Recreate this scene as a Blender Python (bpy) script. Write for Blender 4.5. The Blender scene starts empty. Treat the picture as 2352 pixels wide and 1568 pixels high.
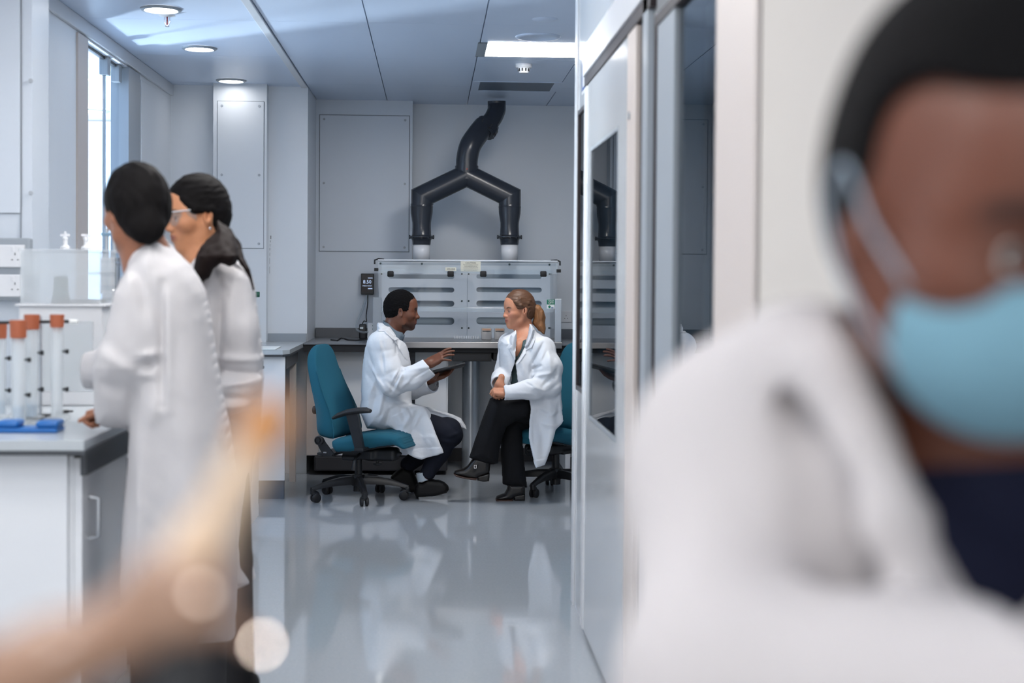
WORLD_STR=0.8; SIDE_P=50.0; STREAK_P=150.0; FILL_E=8.0; EXPOSURE=1.35
import bpy, bmesh, math, random
import numpy as np
from mathutils import Vector, Matrix
random.seed(7)
SC = bpy.context.scene
COL = SC.collection
PI = math.pi

# ------------------------------------------------------------------ camera model (metres; +Y runs down the room)
W, H, F = 2352, 1568, 3266.0
YAW, PITCH, ROLL = math.radians(3.26), 0.022, 0.007
CAM = np.array([0, 0, 1.38]); CX, CY = 1176.0, 707.0
_f = np.array([math.sin(YAW)*math.cos(PITCH), math.cos(YAW)*math.cos(PITCH), -math.sin(PITCH)])
_r0 = np.array([math.cos(YAW), -math.sin(YAW), 0.0]); _u0 = np.cross(_r0, _f)
_r = _r0*math.cos(ROLL) + _u0*math.sin(ROLL)
_u = -_r0*math.sin(ROLL) + _u0*math.cos(ROLL)

def at(px, py, Y):
    """point of the room at distance Y that the photograph shows at (px, py)"""
    d = _f + _r*(px-CX)/F + _u*(CY-py)/F
    return CAM + d*(Y/d[1])

def atz(px, py, z):
    d = _f + _r*(px-CX)/F + _u*(CY-py)/F
    return CAM + d*((z-CAM[2])/d[2])

def lin(c):
    return c/12.92 if c <= 0.04045 else ((c+0.055)/1.055)**2.4
def rgb(r, g, b):
    return (lin(r/255), lin(g/255), lin(b/255), 1.0)

# ------------------------------------------------------------------ materials
def mat(name, col, rough=0.5, metal=0.0, spec=0.5, bump=0.0, bscale=200.0, var=0.0, vscale=3.0, coat=0.0,
        emit=None, estr=0.0, stretch=None, detail=4.0, bdist=0.002, sheen=0.0, sss=0.0):
    m = bpy.data.materials.new(name); m.use_nodes = True
    nt = m.node_tree; n = nt.nodes; l = nt.links
    b = n['Principled BSDF']
    b.inputs['Base Color'].default_value = col
    b.inputs['Roughness'].default_value = rough
    b.inputs['Metallic'].default_value = metal
    b.inputs['Specular IOR Level'].default_value = spec
    b.inputs['Coat Weight'].default_value = coat
    b.inputs['Coat Roughness'].default_value = 0.05
    if sheen: b.inputs['Sheen Weight'].default_value = sheen
    if sss:
        b.inputs['Subsurface Weight'].default_value = sss
        b.inputs['Subsurface Radius'].default_value = (0.01, 0.004, 0.002)
        b.inputs['Subsurface Scale'].default_value = 0.6
    if emit is not None:
        b.inputs['Emission Color'].default_value = emit
        b.inputs['Emission Strength'].default_value = estr
    tc = n.new('ShaderNodeTexCoord')
    src = tc.outputs['Object']
    if stretch is not None:
        mp = n.new('ShaderNodeMapping'); mp.inputs['Scale'].default_value = stretch
        l.new(src, mp.inputs['Vector']); src = mp.outputs['Vector']
    if var > 0:
        nz = n.new('ShaderNodeTexNoise'); nz.inputs['Scale'].default_value = vscale; nz.inputs['Detail'].default_value = detail
        l.new(src, nz.inputs['Vector'])
        mx = n.new('ShaderNodeMix'); mx.data_type = 'RGBA'
        mx.inputs['A'].default_value = tuple(max(0, c*(1-var)) for c in col[:3])+(1,)
        mx.inputs['B'].default_value = tuple(min(1, c*(1+var)) for c in col[:3])+(1,)
        l.new(nz.outputs['Fac'], mx.inputs['Factor']); l.new(mx.outputs['Result'], b.inputs['Base Color'])
    if bump > 0:
        nb = n.new('ShaderNodeTexNoise'); nb.inputs['Scale'].default_value = bscale; nb.inputs['Detail'].default_value = 3
        l.new(src, nb.inputs['Vector'])
        bp = n.new('ShaderNodeBump'); bp.inputs['Strength'].default_value = bump; bp.inputs['Distance'].default_value = bdist
        l.new(nb.outputs['Fac'], bp.inputs['Height']); l.new(bp.outputs['Normal'], b.inputs['Normal'])
    return m

def glass_mat(name, tint=(0.9, 0.95, 0.97, 1), ior=1.5, rough=0.0, body=0.0, bodycol=(0.8, 0.85, 0.88, 1)):
    """a clear sheet: fresnel reflection on its faces, tinted see-through, optional faint body colour"""
    m = bpy.data.materials.new(name); m.use_nodes = True
    nt = m.node_tree; n = nt.nodes; l = nt.links
    n.remove(n['Principled BSDF']); out = n['Material Output']
    tr = n.new('ShaderNodeBsdfTransparent'); tr.inputs['Color'].default_value = tint
    gl = n.new('ShaderNodeBsdfGlossy'); gl.inputs['Roughness'].default_value = rough
    geo = n.new('ShaderNodeNewGeometry')
    fr = n.new('ShaderNodeFresnel'); fr.inputs['IOR'].default_value = ior
    sub = n.new('ShaderNodeMath'); sub.operation = 'SUBTRACT'; sub.inputs[0].default_value = 1.0
    l.new(geo.outputs['Backfacing'], sub.inputs[1])
    mul = n.new('ShaderNodeMath'); mul.operation = 'MULTIPLY'
    l.new(fr.outputs['Fac'], mul.inputs[0]); l.new(sub.outputs[0], mul.inputs[1])
    base = tr.outputs[0]
    if body > 0:
        df = n.new('ShaderNodeBsdfDiffuse'); df.inputs['Color'].default_value = bodycol
        mb = n.new('ShaderNodeMixShader'); mb.inputs[0].default_value = body
        l.new(tr.outputs[0], mb.inputs[1]); l.new(df.outputs[0], mb.inputs[2]); base = mb.outputs[0]
    mx = n.new('ShaderNodeMixShader')
    l.new(mul.outputs[0], mx.inputs[0]); l.new(base, mx.inputs[1]); l.new(gl.outputs[0], mx.inputs[2])
    l.new(mx.outputs[0], out.inputs['Surface'])
    return m

# ------------------------------------------------------------------ object helpers
def _tag(o, label=None, cat=None, group=None, kind=None):
    if label: o['label'] = label
    if cat: o['category'] = cat
    if group: o['group'] = group
    if kind: o['kind'] = kind
    return o

def thing(name, label, cat, loc=(0, 0, 0), group=None, kind=None):
    o = bpy.data.objects.new(name, None); COL.objects.link(o)
    o.location = tuple(float(v) for v in loc); o.empty_display_size = 0.1
    return _tag(o, label, cat, group, kind)

def _world(o):
    M = Matrix.LocRotScale(o.location, o.rotation_euler, o.scale)
    return (_world(o.parent) @ o.matrix_parent_inverse @ M) if o.parent else M

def mesh_obj(name, me, m, parent=None, label=None):
    o = bpy.data.objects.new(name, me); COL.objects.link(o)
    if m is not None and not me.materials: me.materials.append(m)
    if parent is not None:
        o.parent = parent; o.matrix_parent_inverse = _world(parent).inverted()
    if label: o['label'] = label
    return o

def obj(name, bm, m, parent=None, label=None, smooth=None):
    """link a bmesh as ONE object; smooth = angle (deg) below which edges are shaded smooth"""
    me = bpy.data.meshes.new(name)
    bmesh.ops.recalc_face_normals(bm, faces=bm.faces)
    if smooth is not None:
        ang = math.radians(smooth)
        for f in bm.faces: f.smooth = True
        for e in bm.edges:
            e.smooth = len(e.link_faces) == 2 and e.calc_face_angle(0) < ang
    bm.to_mesh(me); bm.free()
    return mesh_obj(name, me, m, parent, label)

def solo(name, bm, m, label, cat, group=None, smooth=None):
    return _tag(obj(name, bm, m, None, None, smooth), label, cat, group)

def struct(name, bm, m, parent=None, smooth=None):
    o = obj(name, bm, m, parent, None, smooth)
    if parent is None: o['kind'] = 'structure'
    return o

def copy_tree(o, parent=None):
    c = o.copy(); COL.objects.link(c)
    if parent is not None: c.parent = parent; c.matrix_parent_inverse = o.matrix_parent_inverse.copy()
    for ch in list(o.children): copy_tree(ch, c)
    return c

# ------------------------------------------------------------------ bmesh builders
def B(): return bmesh.new()

def box(bm, x0, x1, y0, y1, z0, z1, bev=0.0, seg=2, M=None):
    r = bmesh.ops.create_cube(bm, size=1.0)
    vs = r['verts']
    for v in vs:
        v.co = Vector(((x0+x1)/2+v.co.x*(x1-x0), (y0+y1)/2+v.co.y*(y1-y0), (z0+z1)/2+v.co.z*(z1-z0)))
    if bev > 0:
        es = list({e for v in vs for e in v.link_edges})
        rb = bmesh.ops.bevel(bm, geom=es, offset=bev, segments=seg, affect='EDGES', profile=0.5)
        vs = list({v for f in rb['faces'] for v in f.verts} | {v for v in vs if v.is_valid})
    if M is not None:
        for v in vs: v.co = M @ v.co
    return vs

def cyl(bm, p0, p1, r0, r1=None, seg=24, caps=True):
    r1 = r0 if r1 is None else r1
    return tube(bm, [p0, p1], [r0, r1], seg, caps)

def tube(bm, pts, rad, seg=12, caps=True):
    """a swept round tube along points; rad one number or one per point"""
    pts = [Vector([float(c) for c in p]) for p in pts]
    if not hasattr(rad, '__len__'): rad = [rad]*len(pts)
    n = len(pts); rings = []
    up = None
    for i, p in enumerate(pts):
        t = (pts[min(i+1, n-1)] - pts[max(i-1, 0)])
        if t.length < 1e-9: t = Vector((0, 0, 1))
        t.normalize()
        if up is None:
            a = Vector((0, 0, 1)) if abs(t.z) < 0.9 else Vector((1, 0, 0))
            up = (a - t*a.dot(t)).normalized()
        else:
            up = up - t*up.dot(t)
            up = up.normalized() if up.length > 1e-6 else t.orthogonal().normalized()
        s = t.cross(up)
        rings.append([bm.verts.new(p + (up*math.cos(2*PI*k/seg) + s*math.sin(2*PI*k/seg))*rad[i]) for k in range(seg)])
    for a, b in zip(rings[:-1], rings[1:]):
        for k in range(seg):
            bm.faces.new((a[k], a[(k+1) % seg], b[(k+1) % seg], b[k]))
    if caps:
        bm.faces.new(list(reversed(rings[0]))); bm.faces.new(rings[-1])
    return rings

def lathe(bm, prof, origin=(0, 0, 0), axis='Z', seg=32):
    """prof: list of (radius, height); closed at ends when radius is 0"""
    o = Vector(origin); rings = []
    for r, h in prof:
        ring = []
        for k in range(seg if r > 1e-6 else 1):
            a = 2*PI*k/seg
            c = (r*math.cos(a), r*math.sin(a))
            v = {'Z': (c[0], c[1], h), 'Y': (c[0], h, c[1]), 'X': (h, c[0], c[1])}[axis]
            ring.append(bm.verts.new(o+Vector(v)))
        rings.append(ring)
    for a, b in zip(rings[:-1], rings[1:]):
        for k in range(seg):
            k2 = (k+1) % seg
            if len(a) == 1 and len(b) == 1: continue
            if len(a) == 1: bm.faces.new((a[0], b[k], b[k2]))
            elif len(b) == 1: bm.faces.new((a[k], b[0], a[k2]))
            else: bm.faces.new((a[k], b[k], b[k2], a[k2]))
    return rings

def prism(bm, poly, lo, hi, axis='Z'):
    """extrude a 2-D outline along an axis"""
    def mk(p, h): return {'Z': (p[0], p[1], h), 'Y': (p[0], h, p[1]), 'X': (h, p[0], p[1])}[axis]
    a = [bm.verts.new(mk(p, lo)) for p in poly]; b = [bm.verts.new(mk(p, hi)) for p in poly]
    n = len(poly)
    bm.faces.new(a); bm.faces.new(list(reversed(b)))
    for i in range(n): bm.faces.new((a[i], b[i], b[(i+1) % n], a[(i+1) % n]))

def frame_xz(bm, x0, x1, z0, z1, w, y0, y1):
    """rectangular frame in an XZ plane"""
    box(bm, x0, x1, y0, y1, z0, z0+w); box(bm, x0, x1, y0, y1, z1-w, z1)
    box(bm, x0, x0+w, y0, y1, z0+w, z1-w); box(bm, x1-w, x1, y0, y1, z0+w, z1-w)

def frame_yz(bm, y0, y1, z0, z1, w, x0, x1):
    box(bm, x0, x1, y0, y1, z0, z0+w); box(bm, x0, x1, y0, y1, z1-w, z1)
    box(bm, x0, x1, y0, y0+w, z0+w, z1-w); box(bm, x0, x1, y1-w, y1, z0+w, z1-w)

def bez(pts, n=8):
    """Catmull-Rom through points"""
    P = [np.array(p, float) for p in pts]; out = []
    for i in range(len(P)-1):
        p0, p1, p2, p3 = P[max(i-1, 0)], P[i], P[i+1], P[min(i+2, len(P)-1)]
        for t in np.linspace(0, 1, n, endpoint=False):
            out.append(0.5*((2*p1)+(-p0+p2)*t+(2*p0-5*p1+4*p2-p3)*t*t+(-p0+3*p1-3*p2+p3)*t**3))
    out.append(P[-1]); return out

def text_mesh(body, size, name='text', extr=0.0006, align='CENTER'):
    cu = bpy.data.curves.new(name, 'FONT'); cu.body = body; cu.size = size; cu.extrude = extr
    cu.align_x = align; cu.align_y = 'CENTER'; cu.resolution_u = 2
    o = bpy.data.objects.new(name, cu); COL.objects.link(o)
    dg = bpy.context.evaluated_depsgraph_get(); dg.update()
    me = bpy.data.meshes.new_from_object(o.evaluated_get(dg))
    bpy.data.objects.remove(o); bpy.data.curves.remove(cu)
    me.materials.clear()
    return me

def text_on(name, body, size, loc, m, parent, rot=(PI/2, 0, 0), align='CENTER', sx=1.0):
    """lettering standing in an XZ plane, facing the viewer's side (-Y)"""
    me = text_mesh(body, size, name, align=align)
    me.transform(Matrix.LocRotScale(Vector([float(c) for c in loc]), Matrix.Rotation(rot[2], 3, 'Z').to_quaternion() @ Matrix.Rotation(rot[0], 3, 'X').to_quaternion(), Vector((sx, 1, 1))))
    return mesh_obj(name, me, m, parent)
# ------------------------------------------------------------------ implicit modelling: smooth bodies and cloth
class Field:
    """signed field on a regular grid; negative inside"""
    def __init__(s, lo, hi, h):
        s.h = h; s.lo = np.array(lo, float)
        s.n = np.maximum(4, np.ceil((np.array(hi, float)-s.lo)/h).astype(int)+1)
        s.D = np.full(tuple(s.n), 0.25, np.float32)
    def sub(s, lo, hi):
        a = np.clip(np.floor((np.asarray(lo)-s.lo)/s.h).astype(int), 0, s.n-1)
        b = np.clip(np.ceil((np.asarray(hi)-s.lo)/s.h).astype(int)+1, 1, s.n)
        if np.any(b <= a): return None, None
        sl = tuple(slice(int(i), int(j)) for i, j in zip(a, b))
        ax = [(s.lo[k]+s.h*np.arange(a[k], b[k])).astype(np.float32) for k in range(3)]
        return sl, (ax[0][:, None, None], ax[1][None, :, None], ax[2][None, None, :])
    def put(s, sl, d, k=0.0, op='u'):
        A = s.D[sl]
        d = d.astype(np.float32)
        if op == 'u':
            if k > 0:
                hh = np.maximum(k-np.abs(A-d), 0)/k
                s.D[sl] = np.minimum(A, d)-hh*hh*k*0.25
            else: s.D[sl] = np.minimum(A, d)
        elif op == 's':
            if k > 0:
                hh = np.maximum(k-np.abs(A+d), 0)/k
                s.D[sl] = np.maximum(A, -d)+hh*hh*k*0.25
            else: s.D[sl] = np.maximum(A, -d)
        elif op == 'i':
            s.D[sl] = np.maximum(A, d)
    # --- primitives
    def cone(s, a, b, ra, rb=None, k=0.0, op='u', flat=None, fs=1.0):
        """round cone a->b; flat = unit axis along which the section is scaled by fs"""
        rb = ra if rb is None else rb
        a = np.asarray(a, float); b = np.asarray(b, float)
        m = max(ra, rb)*max(1, fs)+max(k, 0.0)+3*s.h
        sl, g = s.sub(np.minimum(a, b)-m, np.maximum(a, b)+m)
        if sl is None: return
        p = [g[i]-np.float32(a[i]) for i in range(3)]
        ab = b-a
        if flat is not None:
            fl = np.asarray(flat, float); fl = fl/np.linalg.norm(fl)
            q = p[0]*fl[0]+p[1]*fl[1]+p[2]*fl[2]
            c = 1.0/fs-1.0
            p = [p[i]+q*(c*fl[i]) for i in range(3)]
            ab = ab+fl*(ab@fl)*c
        L2 = max(float(ab@ab), 1e-12)
        t = np.clip((p[0]*ab[0]+p[1]*ab[1]+p[2]*ab[2])/L2, 0, 1)
        d = np.sqrt((p[0]-t*ab[0])**2+(p[1]-t*ab[1])**2+(p[2]-t*ab[2])**2)-(ra+(rb-ra)*t)
        if fs < 1: d = d*fs
        s.put(sl, d, k, op)
    def chain(s, pts, rad, k=0.0, op='u', flat=None, fs=1.0):
        for i in range(len(pts)-1): s.cone(pts[i], pts[i+1], rad[i], rad[i+1], k, op, flat, fs)
    def ell(s, c, r, k=0.0, op='u', R=None):
        """ellipsoid, R columns = its axes"""
        c = np.asarray(c, float); r = np.asarray(r, float)
        m = r.max()+max(k, 0)+3*s.h
        sl, g = s.sub(c-m, c+m)
        if sl is None: return
        p = [g[i]-np.float32(c[i]) for i in range(3)]
        if R is not None:
            p = [p[0]*R[0, j]+p[1]*R[1, j]+p[2]*R[2, j] for j in range(3)]
        k0 = np.sqrt((p[0]/r[0])**2+(p[1]/r[1])**2+(p[2]/r[2])**2)
        k1 = np.sqrt((p[0]/r[0]**2)**2+(p[1]/r[1]**2)**2+(p[2]/r[2]**2)**2)+1e-6
        s.put(sl, k0*(k0-1)/k1, k, op)
    def rbox(s, c, half, rad, k=0.0, op='u', R=None):
        c = np.asarray(c, float); half = np.asarray(half, float)
        m = float(np.linalg.norm(half))+max(k, 0)+3*s.h
        sl, g = s.sub(c-m, c+m)
        if sl is None: return
        p = [g[i]-np.float32(c[i]) for i in range(3)]
        if R is not None: p = [p[0]*R[0, j]+p[1]*R[1, j]+p[2]*R[2, j] for j in range(3)]
        q = [np.abs(p[i])-(half[i]-rad) for i in range(3)]
        d = np.sqrt(np.maximum(q[0], 0)**2+np.maximum(q[1], 0)**2+np.maximum(q[2], 0)**2)+np.minimum(np.maximum(q[0], np.maximum(q[1], q[2])), 0)-rad
        s.put(sl, d, k, op)
    def plane(s, p, n, op='i'):
        sl, g = s.sub(s.lo, s.lo+s.h*s.n)
        n = np.asarray(n, float); n = n/np.linalg.norm(n); p = np.asarray(p, float)
        s.put(sl, (g[0]-p[0])*n[0]+(g[1]-p[1])*n[1]+(g[2]-p[2])*n[2], 0, op)
    def cut(s, p, n, r):
        """slice off everything beyond the plane through p (normal n) within r of p"""
        p = np.asarray(p, float); n = np.asarray(n, float); n = n/np.linalg.norm(n)
        sl, g = s.sub(p-r, p+r)
        if sl is None: return
        q = [g[i]-np.float32(p[i]) for i in range(3)]
        d = np.maximum(-(q[0]*n[0]+q[1]*n[1]+q[2]*n[2]), np.sqrt(q[0]**2+q[1]**2+q[2]**2)-r)
        s.put(sl, d, 0, 's')
    def puff(s, poly, yc, half, R, k=0.0, op='u', edge=0.0, p=2.0):
        """outline in the XZ plane swelled along Y: half-thickness `half` reached R inside the outline, `edge` at it.
        yc: number or function(x, z)"""
        poly = np.asarray(poly, float)
        m = max(k, 0)+3*s.h+edge
        yl = yc if not callable(yc) else None
        lo = [poly[:, 0].min()-m, (yl-half-m) if yl is not None else s.lo[1], poly[:, 1].min()-m]
        hi = [poly[:, 0].max()+m, (yl+half+m) if yl is not None else s.lo[1]+s.h*s.n[1], poly[:, 1].max()+m]
        sl, g = s.sub(lo, hi)
        if sl is None: return
        d2 = poly_sd(poly, g[0][:, 0, 0][:, None], g[2][0, 0, :][None, :])      # negative inside
        t = np.clip(-d2/R, 0, 1)
        w = edge+(half-edge)*(1-(1-t)**p)**(1/p)
        y0 = yc(g[0][:, 0, 0][:, None], g[2][0, 0, :][None, :]) if callable(yc) else np.full(d2.shape, yc)
        ay = np.abs(g[1]-y0[:, None, :])-w[:, None, :]
        o = np.maximum(d2, 0)[:, None, :]
        d = np.where(o > 0, np.sqrt(o*o+np.maximum(ay, 0)**2), ay)
        s.put(sl, d, k, op)
    def fold(s, segs, side=None):
        """pleats: list of (x0, z0, x1, z1, height, width); raises (height > 0) or sinks the surface along a line in XZ.
        side = (y, sign) limits it to y*sign < side"""
        for (x0, z0, x1, z1, a, w) in segs:
            m = w*2.6
            lo = [min(x0, x1)-m, s.lo[1], min(z0, z1)-m]; hi = [max(x0, x1)+m, s.lo[1]+s.h*s.n[1], max(z0, z1)+m]
            sl, g = s.sub(lo, hi)
            if sl is None: continue
            X = g[0][:, 0, 0][:, None]; Z = g[2][0, 0, :][None, :]
            dx, dz = x1-x0, z1-z0; L2 = dx*dx+dz*dz+1e-12
            t = np.clip(((X-x0)*dx+(Z-z0)*dz)/L2, 0, 1)
            dd = (X-x0-t*dx)**2+(Z-z0-t*dz)**2
            f = (a*np.exp(-dd/(w*w))*(0.35+0.65*np.sin(np.clip(t, 0.02, 0.98)*PI)))[:, None, :]
            if side is not None:
                wgt = np.clip(((side[0]-g[1])*side[1])/0.03+0.5, 0, 1)
                f = f*wgt
            s.D[sl] -= f.astype(np.float32)
    def patch(s, poly, h, y0, sign=1):
        """raise the surface by h inside an XZ outline, on the side where y*sign < y0*sign (lapels, flaps, hems)"""
        poly = np.asarray(poly, float); m = 4*s.h
        lo = [poly[:, 0].min()-m, s.lo[1], poly[:, 1].min()-m]; hi = [poly[:, 0].max()+m, s.lo[1]+s.h*s.n[1], poly[:, 1].max()+m]
        sl, g = s.sub(lo, hi)
        if sl is None: return
        d2 = poly_sd(poly, g[0][:, 0, 0][:, None], g[2][0, 0, :][None, :])[:, None, :]
        D = s.D[sl]
        s.D[sl] = np.minimum(D, np.maximum(np.maximum(D-h, d2), (g[1]-y0)*sign)).astype(np.float32)
    def crease(s, amp, freq, seed=0, aniso=(1, 1, 1), n=4):
        """sharper random creases"""
        rs = np.random.RandomState(seed); sl, g = s.sub(s.lo, s.lo+s.h*s.n)
        acc = np.zeros(s.D.shape, np.float32)
        for i in range(n):
            v = rs.normal(size=3)*np.array(aniso); v = v/np.linalg.norm(v)*freq*rs.uniform(0.7, 1.4); ph = rs.uniform(0, 6.28)
            w2 = rs.normal(size=3); w2 = w2/np.linalg.norm(w2)*freq*0.6
            a = np.abs(np.sin(g[0]*v[0]+g[1]*v[1]+g[2]*v[2]+ph+1.8*np.sin(g[0]*w2[0]+g[1]*w2[1]+g[2]*w2[2]+ph*2))).astype(np.float32)
            acc += np.minimum(a, .45)
        s.D -= (amp/n)*(acc-.36*n)
    def wrinkle(s, amp, freq, seed=0, aniso=(1, 1, 1), n=7):
        """soft random creasing"""
        rs = np.random.RandomState(seed)
        sl, g = s.sub(s.lo, s.lo+s.h*s.n)
        acc = np.zeros(s.D.shape, np.float32)
        for i in range(n):
            v = rs.normal(size=3)*np.array(aniso); v = v/np.linalg.norm(v)*freq*rs.uniform(0.6, 1.6)
            ph = rs.uniform(0, 6.28)
            w2 = rs.normal(size=3); w2 = w2/np.linalg.norm(w2)*freq*0.45
            acc += np.sin(g[0]*v[0]+g[1]*v[1]+g[2]*v[2]+ph+1.3*np.sin(g[0]*w2[0]+g[1]*w2[1]+g[2]*w2[2]+ph*2)).astype(np.float32)
        s.D += (amp/math.sqrt(n))*acc
    def mesh(s, name):
        v, q = surface_nets(s.D)
        v = s.lo+v*s.h
        me = bpy.data.meshes.new(name)
        me.vertices.add(len(v)); me.vertices.foreach_set('co', v.astype(np.float32).ravel())
        me.loops.add(q.size); me.loops.foreach_set('vertex_index', q.astype(np.int32).ravel())
        me.polygons.add(len(q)); me.polygons.foreach_set('loop_start', np.arange(0, q.size, 4, dtype=np.int32))
        me.polygons.foreach_set('loop_total', np.full(len(q), 4, np.int32))
        me.polygons.foreach_set('use_smooth', np.ones(len(q), bool))
        me.update(calc_edges=True); me.validate()
        return me

def poly_sd(poly, X, Z):
    shp = np.broadcast(X, Z).shape
    d = np.full(shp, 1e9); sgn = np.ones(shp)
    n = len(poly)
    for i in range(n):
        a, b = poly[i], poly[i-1]
        ex, ez = b[0]-a[0], b[1]-a[1]
        wx, wz = X-a[0], Z-a[1]
        t = np.clip((wx*ex+wz*ez)/(ex*ex+ez*ez+1e-12), 0, 1)
        d = np.minimum(d, (wx-ex*t)**2+(wz-ez*t)**2)
        c1 = Z >= a[1]; c2 = Z < b[1]; c3 = ex*wz > ez*wx
        flip = (c1 & c2 & c3) | (~c1 & ~c2 & ~c3)
        sgn = np.where(flip, -sgn, sgn)
    return sgn*np.sqrt(d)

def surface_nets(D):
    D = D.copy()
    D[0] = np.maximum(D[0], 0.001); D[-1] = np.maximum(D[-1], 0.001)
    D[:, 0] = np.maximum(D[:, 0], 0.001); D[:, -1] = np.maximum(D[:, -1], 0.001)
    D[:, :, 0] = np.maximum(D[:, :, 0], 0.001); D[:, :, -1] = np.maximum(D[:, :, -1], 0.001)
    S = D < 0
    c = np.zeros(tuple(k-1 for k in D.shape), np.uint8)
    for i in (0, 1):
        for j in (0, 1):
            for k in (0, 1):
                c += S[i:S.shape[0]-1+i, j:S.shape[1]-1+j, k:S.shape[2]-1+k]
    cells = np.argwhere((c > 0) & (c < 8))
    idx = np.full(c.shape, -1, np.int32); idx[tuple(cells.T)] = np.arange(len(cells))
    corner = [(i, j, k) for i in (0, 1) for j in (0, 1) for k in (0, 1)]
    val = {q: D[cells[:, 0]+q[0], cells[:, 1]+q[1], cells[:, 2]+q[2]].astype(np.float64) for q in corner}
    acc = np.zeros((len(cells), 3)); cnt = np.zeros(len(cells))
    for q in corner:
        for ax in range(3):
            if q[ax]: continue
            r = list(q); r[ax] = 1; r = tuple(r)
            a, b = val[q], val[r]
            m = (a < 0) != (b < 0)
            t = np.where(m, a/np.where(m, a-b, 1), 0)
            p = np.zeros((len(cells), 3)); p += np.array(q, float); p[:, ax] += t
            acc += p*m[:, None]; cnt += m
    V = cells+acc/cnt[:, None]
    quads = []
    for ax in range(3):
        o = [0, 1, 2]; o.remove(ax); u, w = o
        sl0 = [slice(None)]*3; sl1 = [slice(None)]*3
        sl0[ax] = slice(0, -1); sl1[ax] = slice(1, None)
        for k in (u, w): sl0[k] = slice(1, -1); sl1[k] = slice(1, -1)
        a = S[tuple(sl0)]; b = S[tuple(sl1)]
        e = np.argwhere(a != b)
        inside = a[tuple(e.T)]
        e = e.copy(); e[:, u] += 1; e[:, w] += 1
        def cell(du, dw):
            q = e.copy(); q[:, u] -= du; q[:, w] -= dw
            return idx[tuple(q.T)]
        quad = np.stack([cell(1, 1), cell(0, 1), cell(0, 0), cell(1, 0)], 1)
        if ax == 1: inside = ~inside
        quad[~inside] = quad[~inside][:, ::-1]
        quads.append(quad)
    Q = np.concatenate(quads)
    Q = Q[(Q >= 0).all(1)]
    return V, Q

def px(poly, Y):
    """outline given in photograph pixels at distance Y -> (x, z) metres"""
    return [tuple(at(a, b, Y)[[0, 2]]) for a, b in poly]

def pfold(segs, Y, sc=1.0):
    out = []
    for (a, b, c, d, h, w) in segs:
        p, q = at(a, b, Y), at(c, d, Y)
        out.append((p[0], p[2], q[0], q[2], h*sc, w))
    return out
# ------------------------------------------------------------------ materials of the place
M = {}
M['wall'] = mat('wall_paint', rgb(224, 229, 235), 0.42, bump=0.05, bscale=500, var=0.015, vscale=2)
M['wall_warm'] = mat('wall_paint_warm', rgb(244, 237, 229), 0.55, bump=0.05, bscale=400)
M['panel'] = mat('panel_laminate', rgb(206, 214, 224), 0.30, var=0.01)
M['ceil'] = mat('ceiling_metal_tile', rgb(208, 222, 242), 0.34, spec=0.6, bump=0.10, bscale=2.5, bdist=0.01, var=0.02, vscale=1.5)
M['trim'] = mat('trim_white', rgb(214, 217, 222), 0.35)
M['trim_grey'] = mat('trim_grey', rgb(150, 158, 166), 0.38)
M['trim_beige'] = mat('trim_beige', rgb(198, 189, 184), 0.45)
M['gasket'] = mat('black_gasket', rgb(38, 28, 32), 0.5)
M['lam_white'] = mat('white_laminate', rgb(232, 235, 239), 0.28, var=0.01)
M['gloss_white'] = mat('gloss_white_panel', rgb(204, 209, 214), 0.12, spec=0.6, bump=0.03, bscale=3, bdist=0.01)
M['top_grey'] = mat('worktop_grey', rgb(182, 189, 194), 0.22, var=0.04, vscale=60)
M['top_edge'] = mat('worktop_edge_dark', rgb(62, 66, 72), 0.35)
M['plinth'] = mat('plinth_dark', rgb(46, 46, 50), 0.4)
M['plinth_grey'] = mat('plinth_grey', rgb(92, 100, 112), 0.35)
M['steel'] = mat('brushed_steel', rgb(168, 166, 166), 0.30, metal=0.9, bump=0.05, bscale=300, stretch=(1, 20, 20))
M['alu'] = mat('aluminium', rgb(190, 196, 202), 0.32, metal=0.7)
M['chrome'] = mat('polished_metal', rgb(225, 225, 228), 0.10, metal=1.0)
M['black'] = mat('black_plastic', rgb(26, 28, 32), 0.42, var=0.1, vscale=40)
M['black_soft'] = mat('black_rubber', rgb(22, 23, 27), 0.6)
M['dark_frame'] = mat('dark_steel', rgb(30, 32, 38), 0.4)
M['pvc'] = mat('dark_grey_pipe', rgb(46, 51, 60), 0.26, spec=0.55, var=0.05, vscale=8)
M['white_pvc'] = mat('white_plastic', rgb(226, 228, 232), 0.25)
M['hood'] = mat('hood_panel_white', rgb(222, 227, 234), 0.30, var=0.012)
M['hood_dark'] = mat('hood_cavity', rgb(176, 190, 202), 0.5)
M['teal'] = mat('teal_upholstery', rgb(18, 88, 108), 0.9, bump=0.25, bscale=700, var=0.12, vscale=300)
M['glass'] = glass_mat('clear_glass', (0.93, 0.96, 0.97, 1))
M['glass_dark'] = glass_mat('tinted_glass', (0.50, 0.60, 0.66, 1), ior=2.1)
M['acrylic'] = glass_mat('clear_acrylic', (0.96, 0.975, 0.985, 1), ior=1.45)
M['acrylic_haze'] = glass_mat('frosted_acrylic', (0.90, 0.93, 0.95, 1), ior=1.45, rough=0.08, body=0.16)
M['lamp'] = mat('lamp_diffuser', (1, 1, 1, 1), 0.5, emit=(1.0, 0.985, 0.97, 1), estr=6.5)
M['lamp_panel'] = mat('panel_lamp_diffuser', (1, 1, 1, 1), 0.5, emit=(1.0, 0.965, 0.93, 1), estr=17.0)
M['screen_glow'] = mat('display_glow', rgb(190, 205, 225), 0.4, emit=rgb(170, 190, 225), estr=0.35)
M['label_cream'] = mat('label_cream', rgb(222, 220, 205), 0.6)
M['ink'] = mat('print_ink', rgb(40, 44, 52), 0.6)
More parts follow.
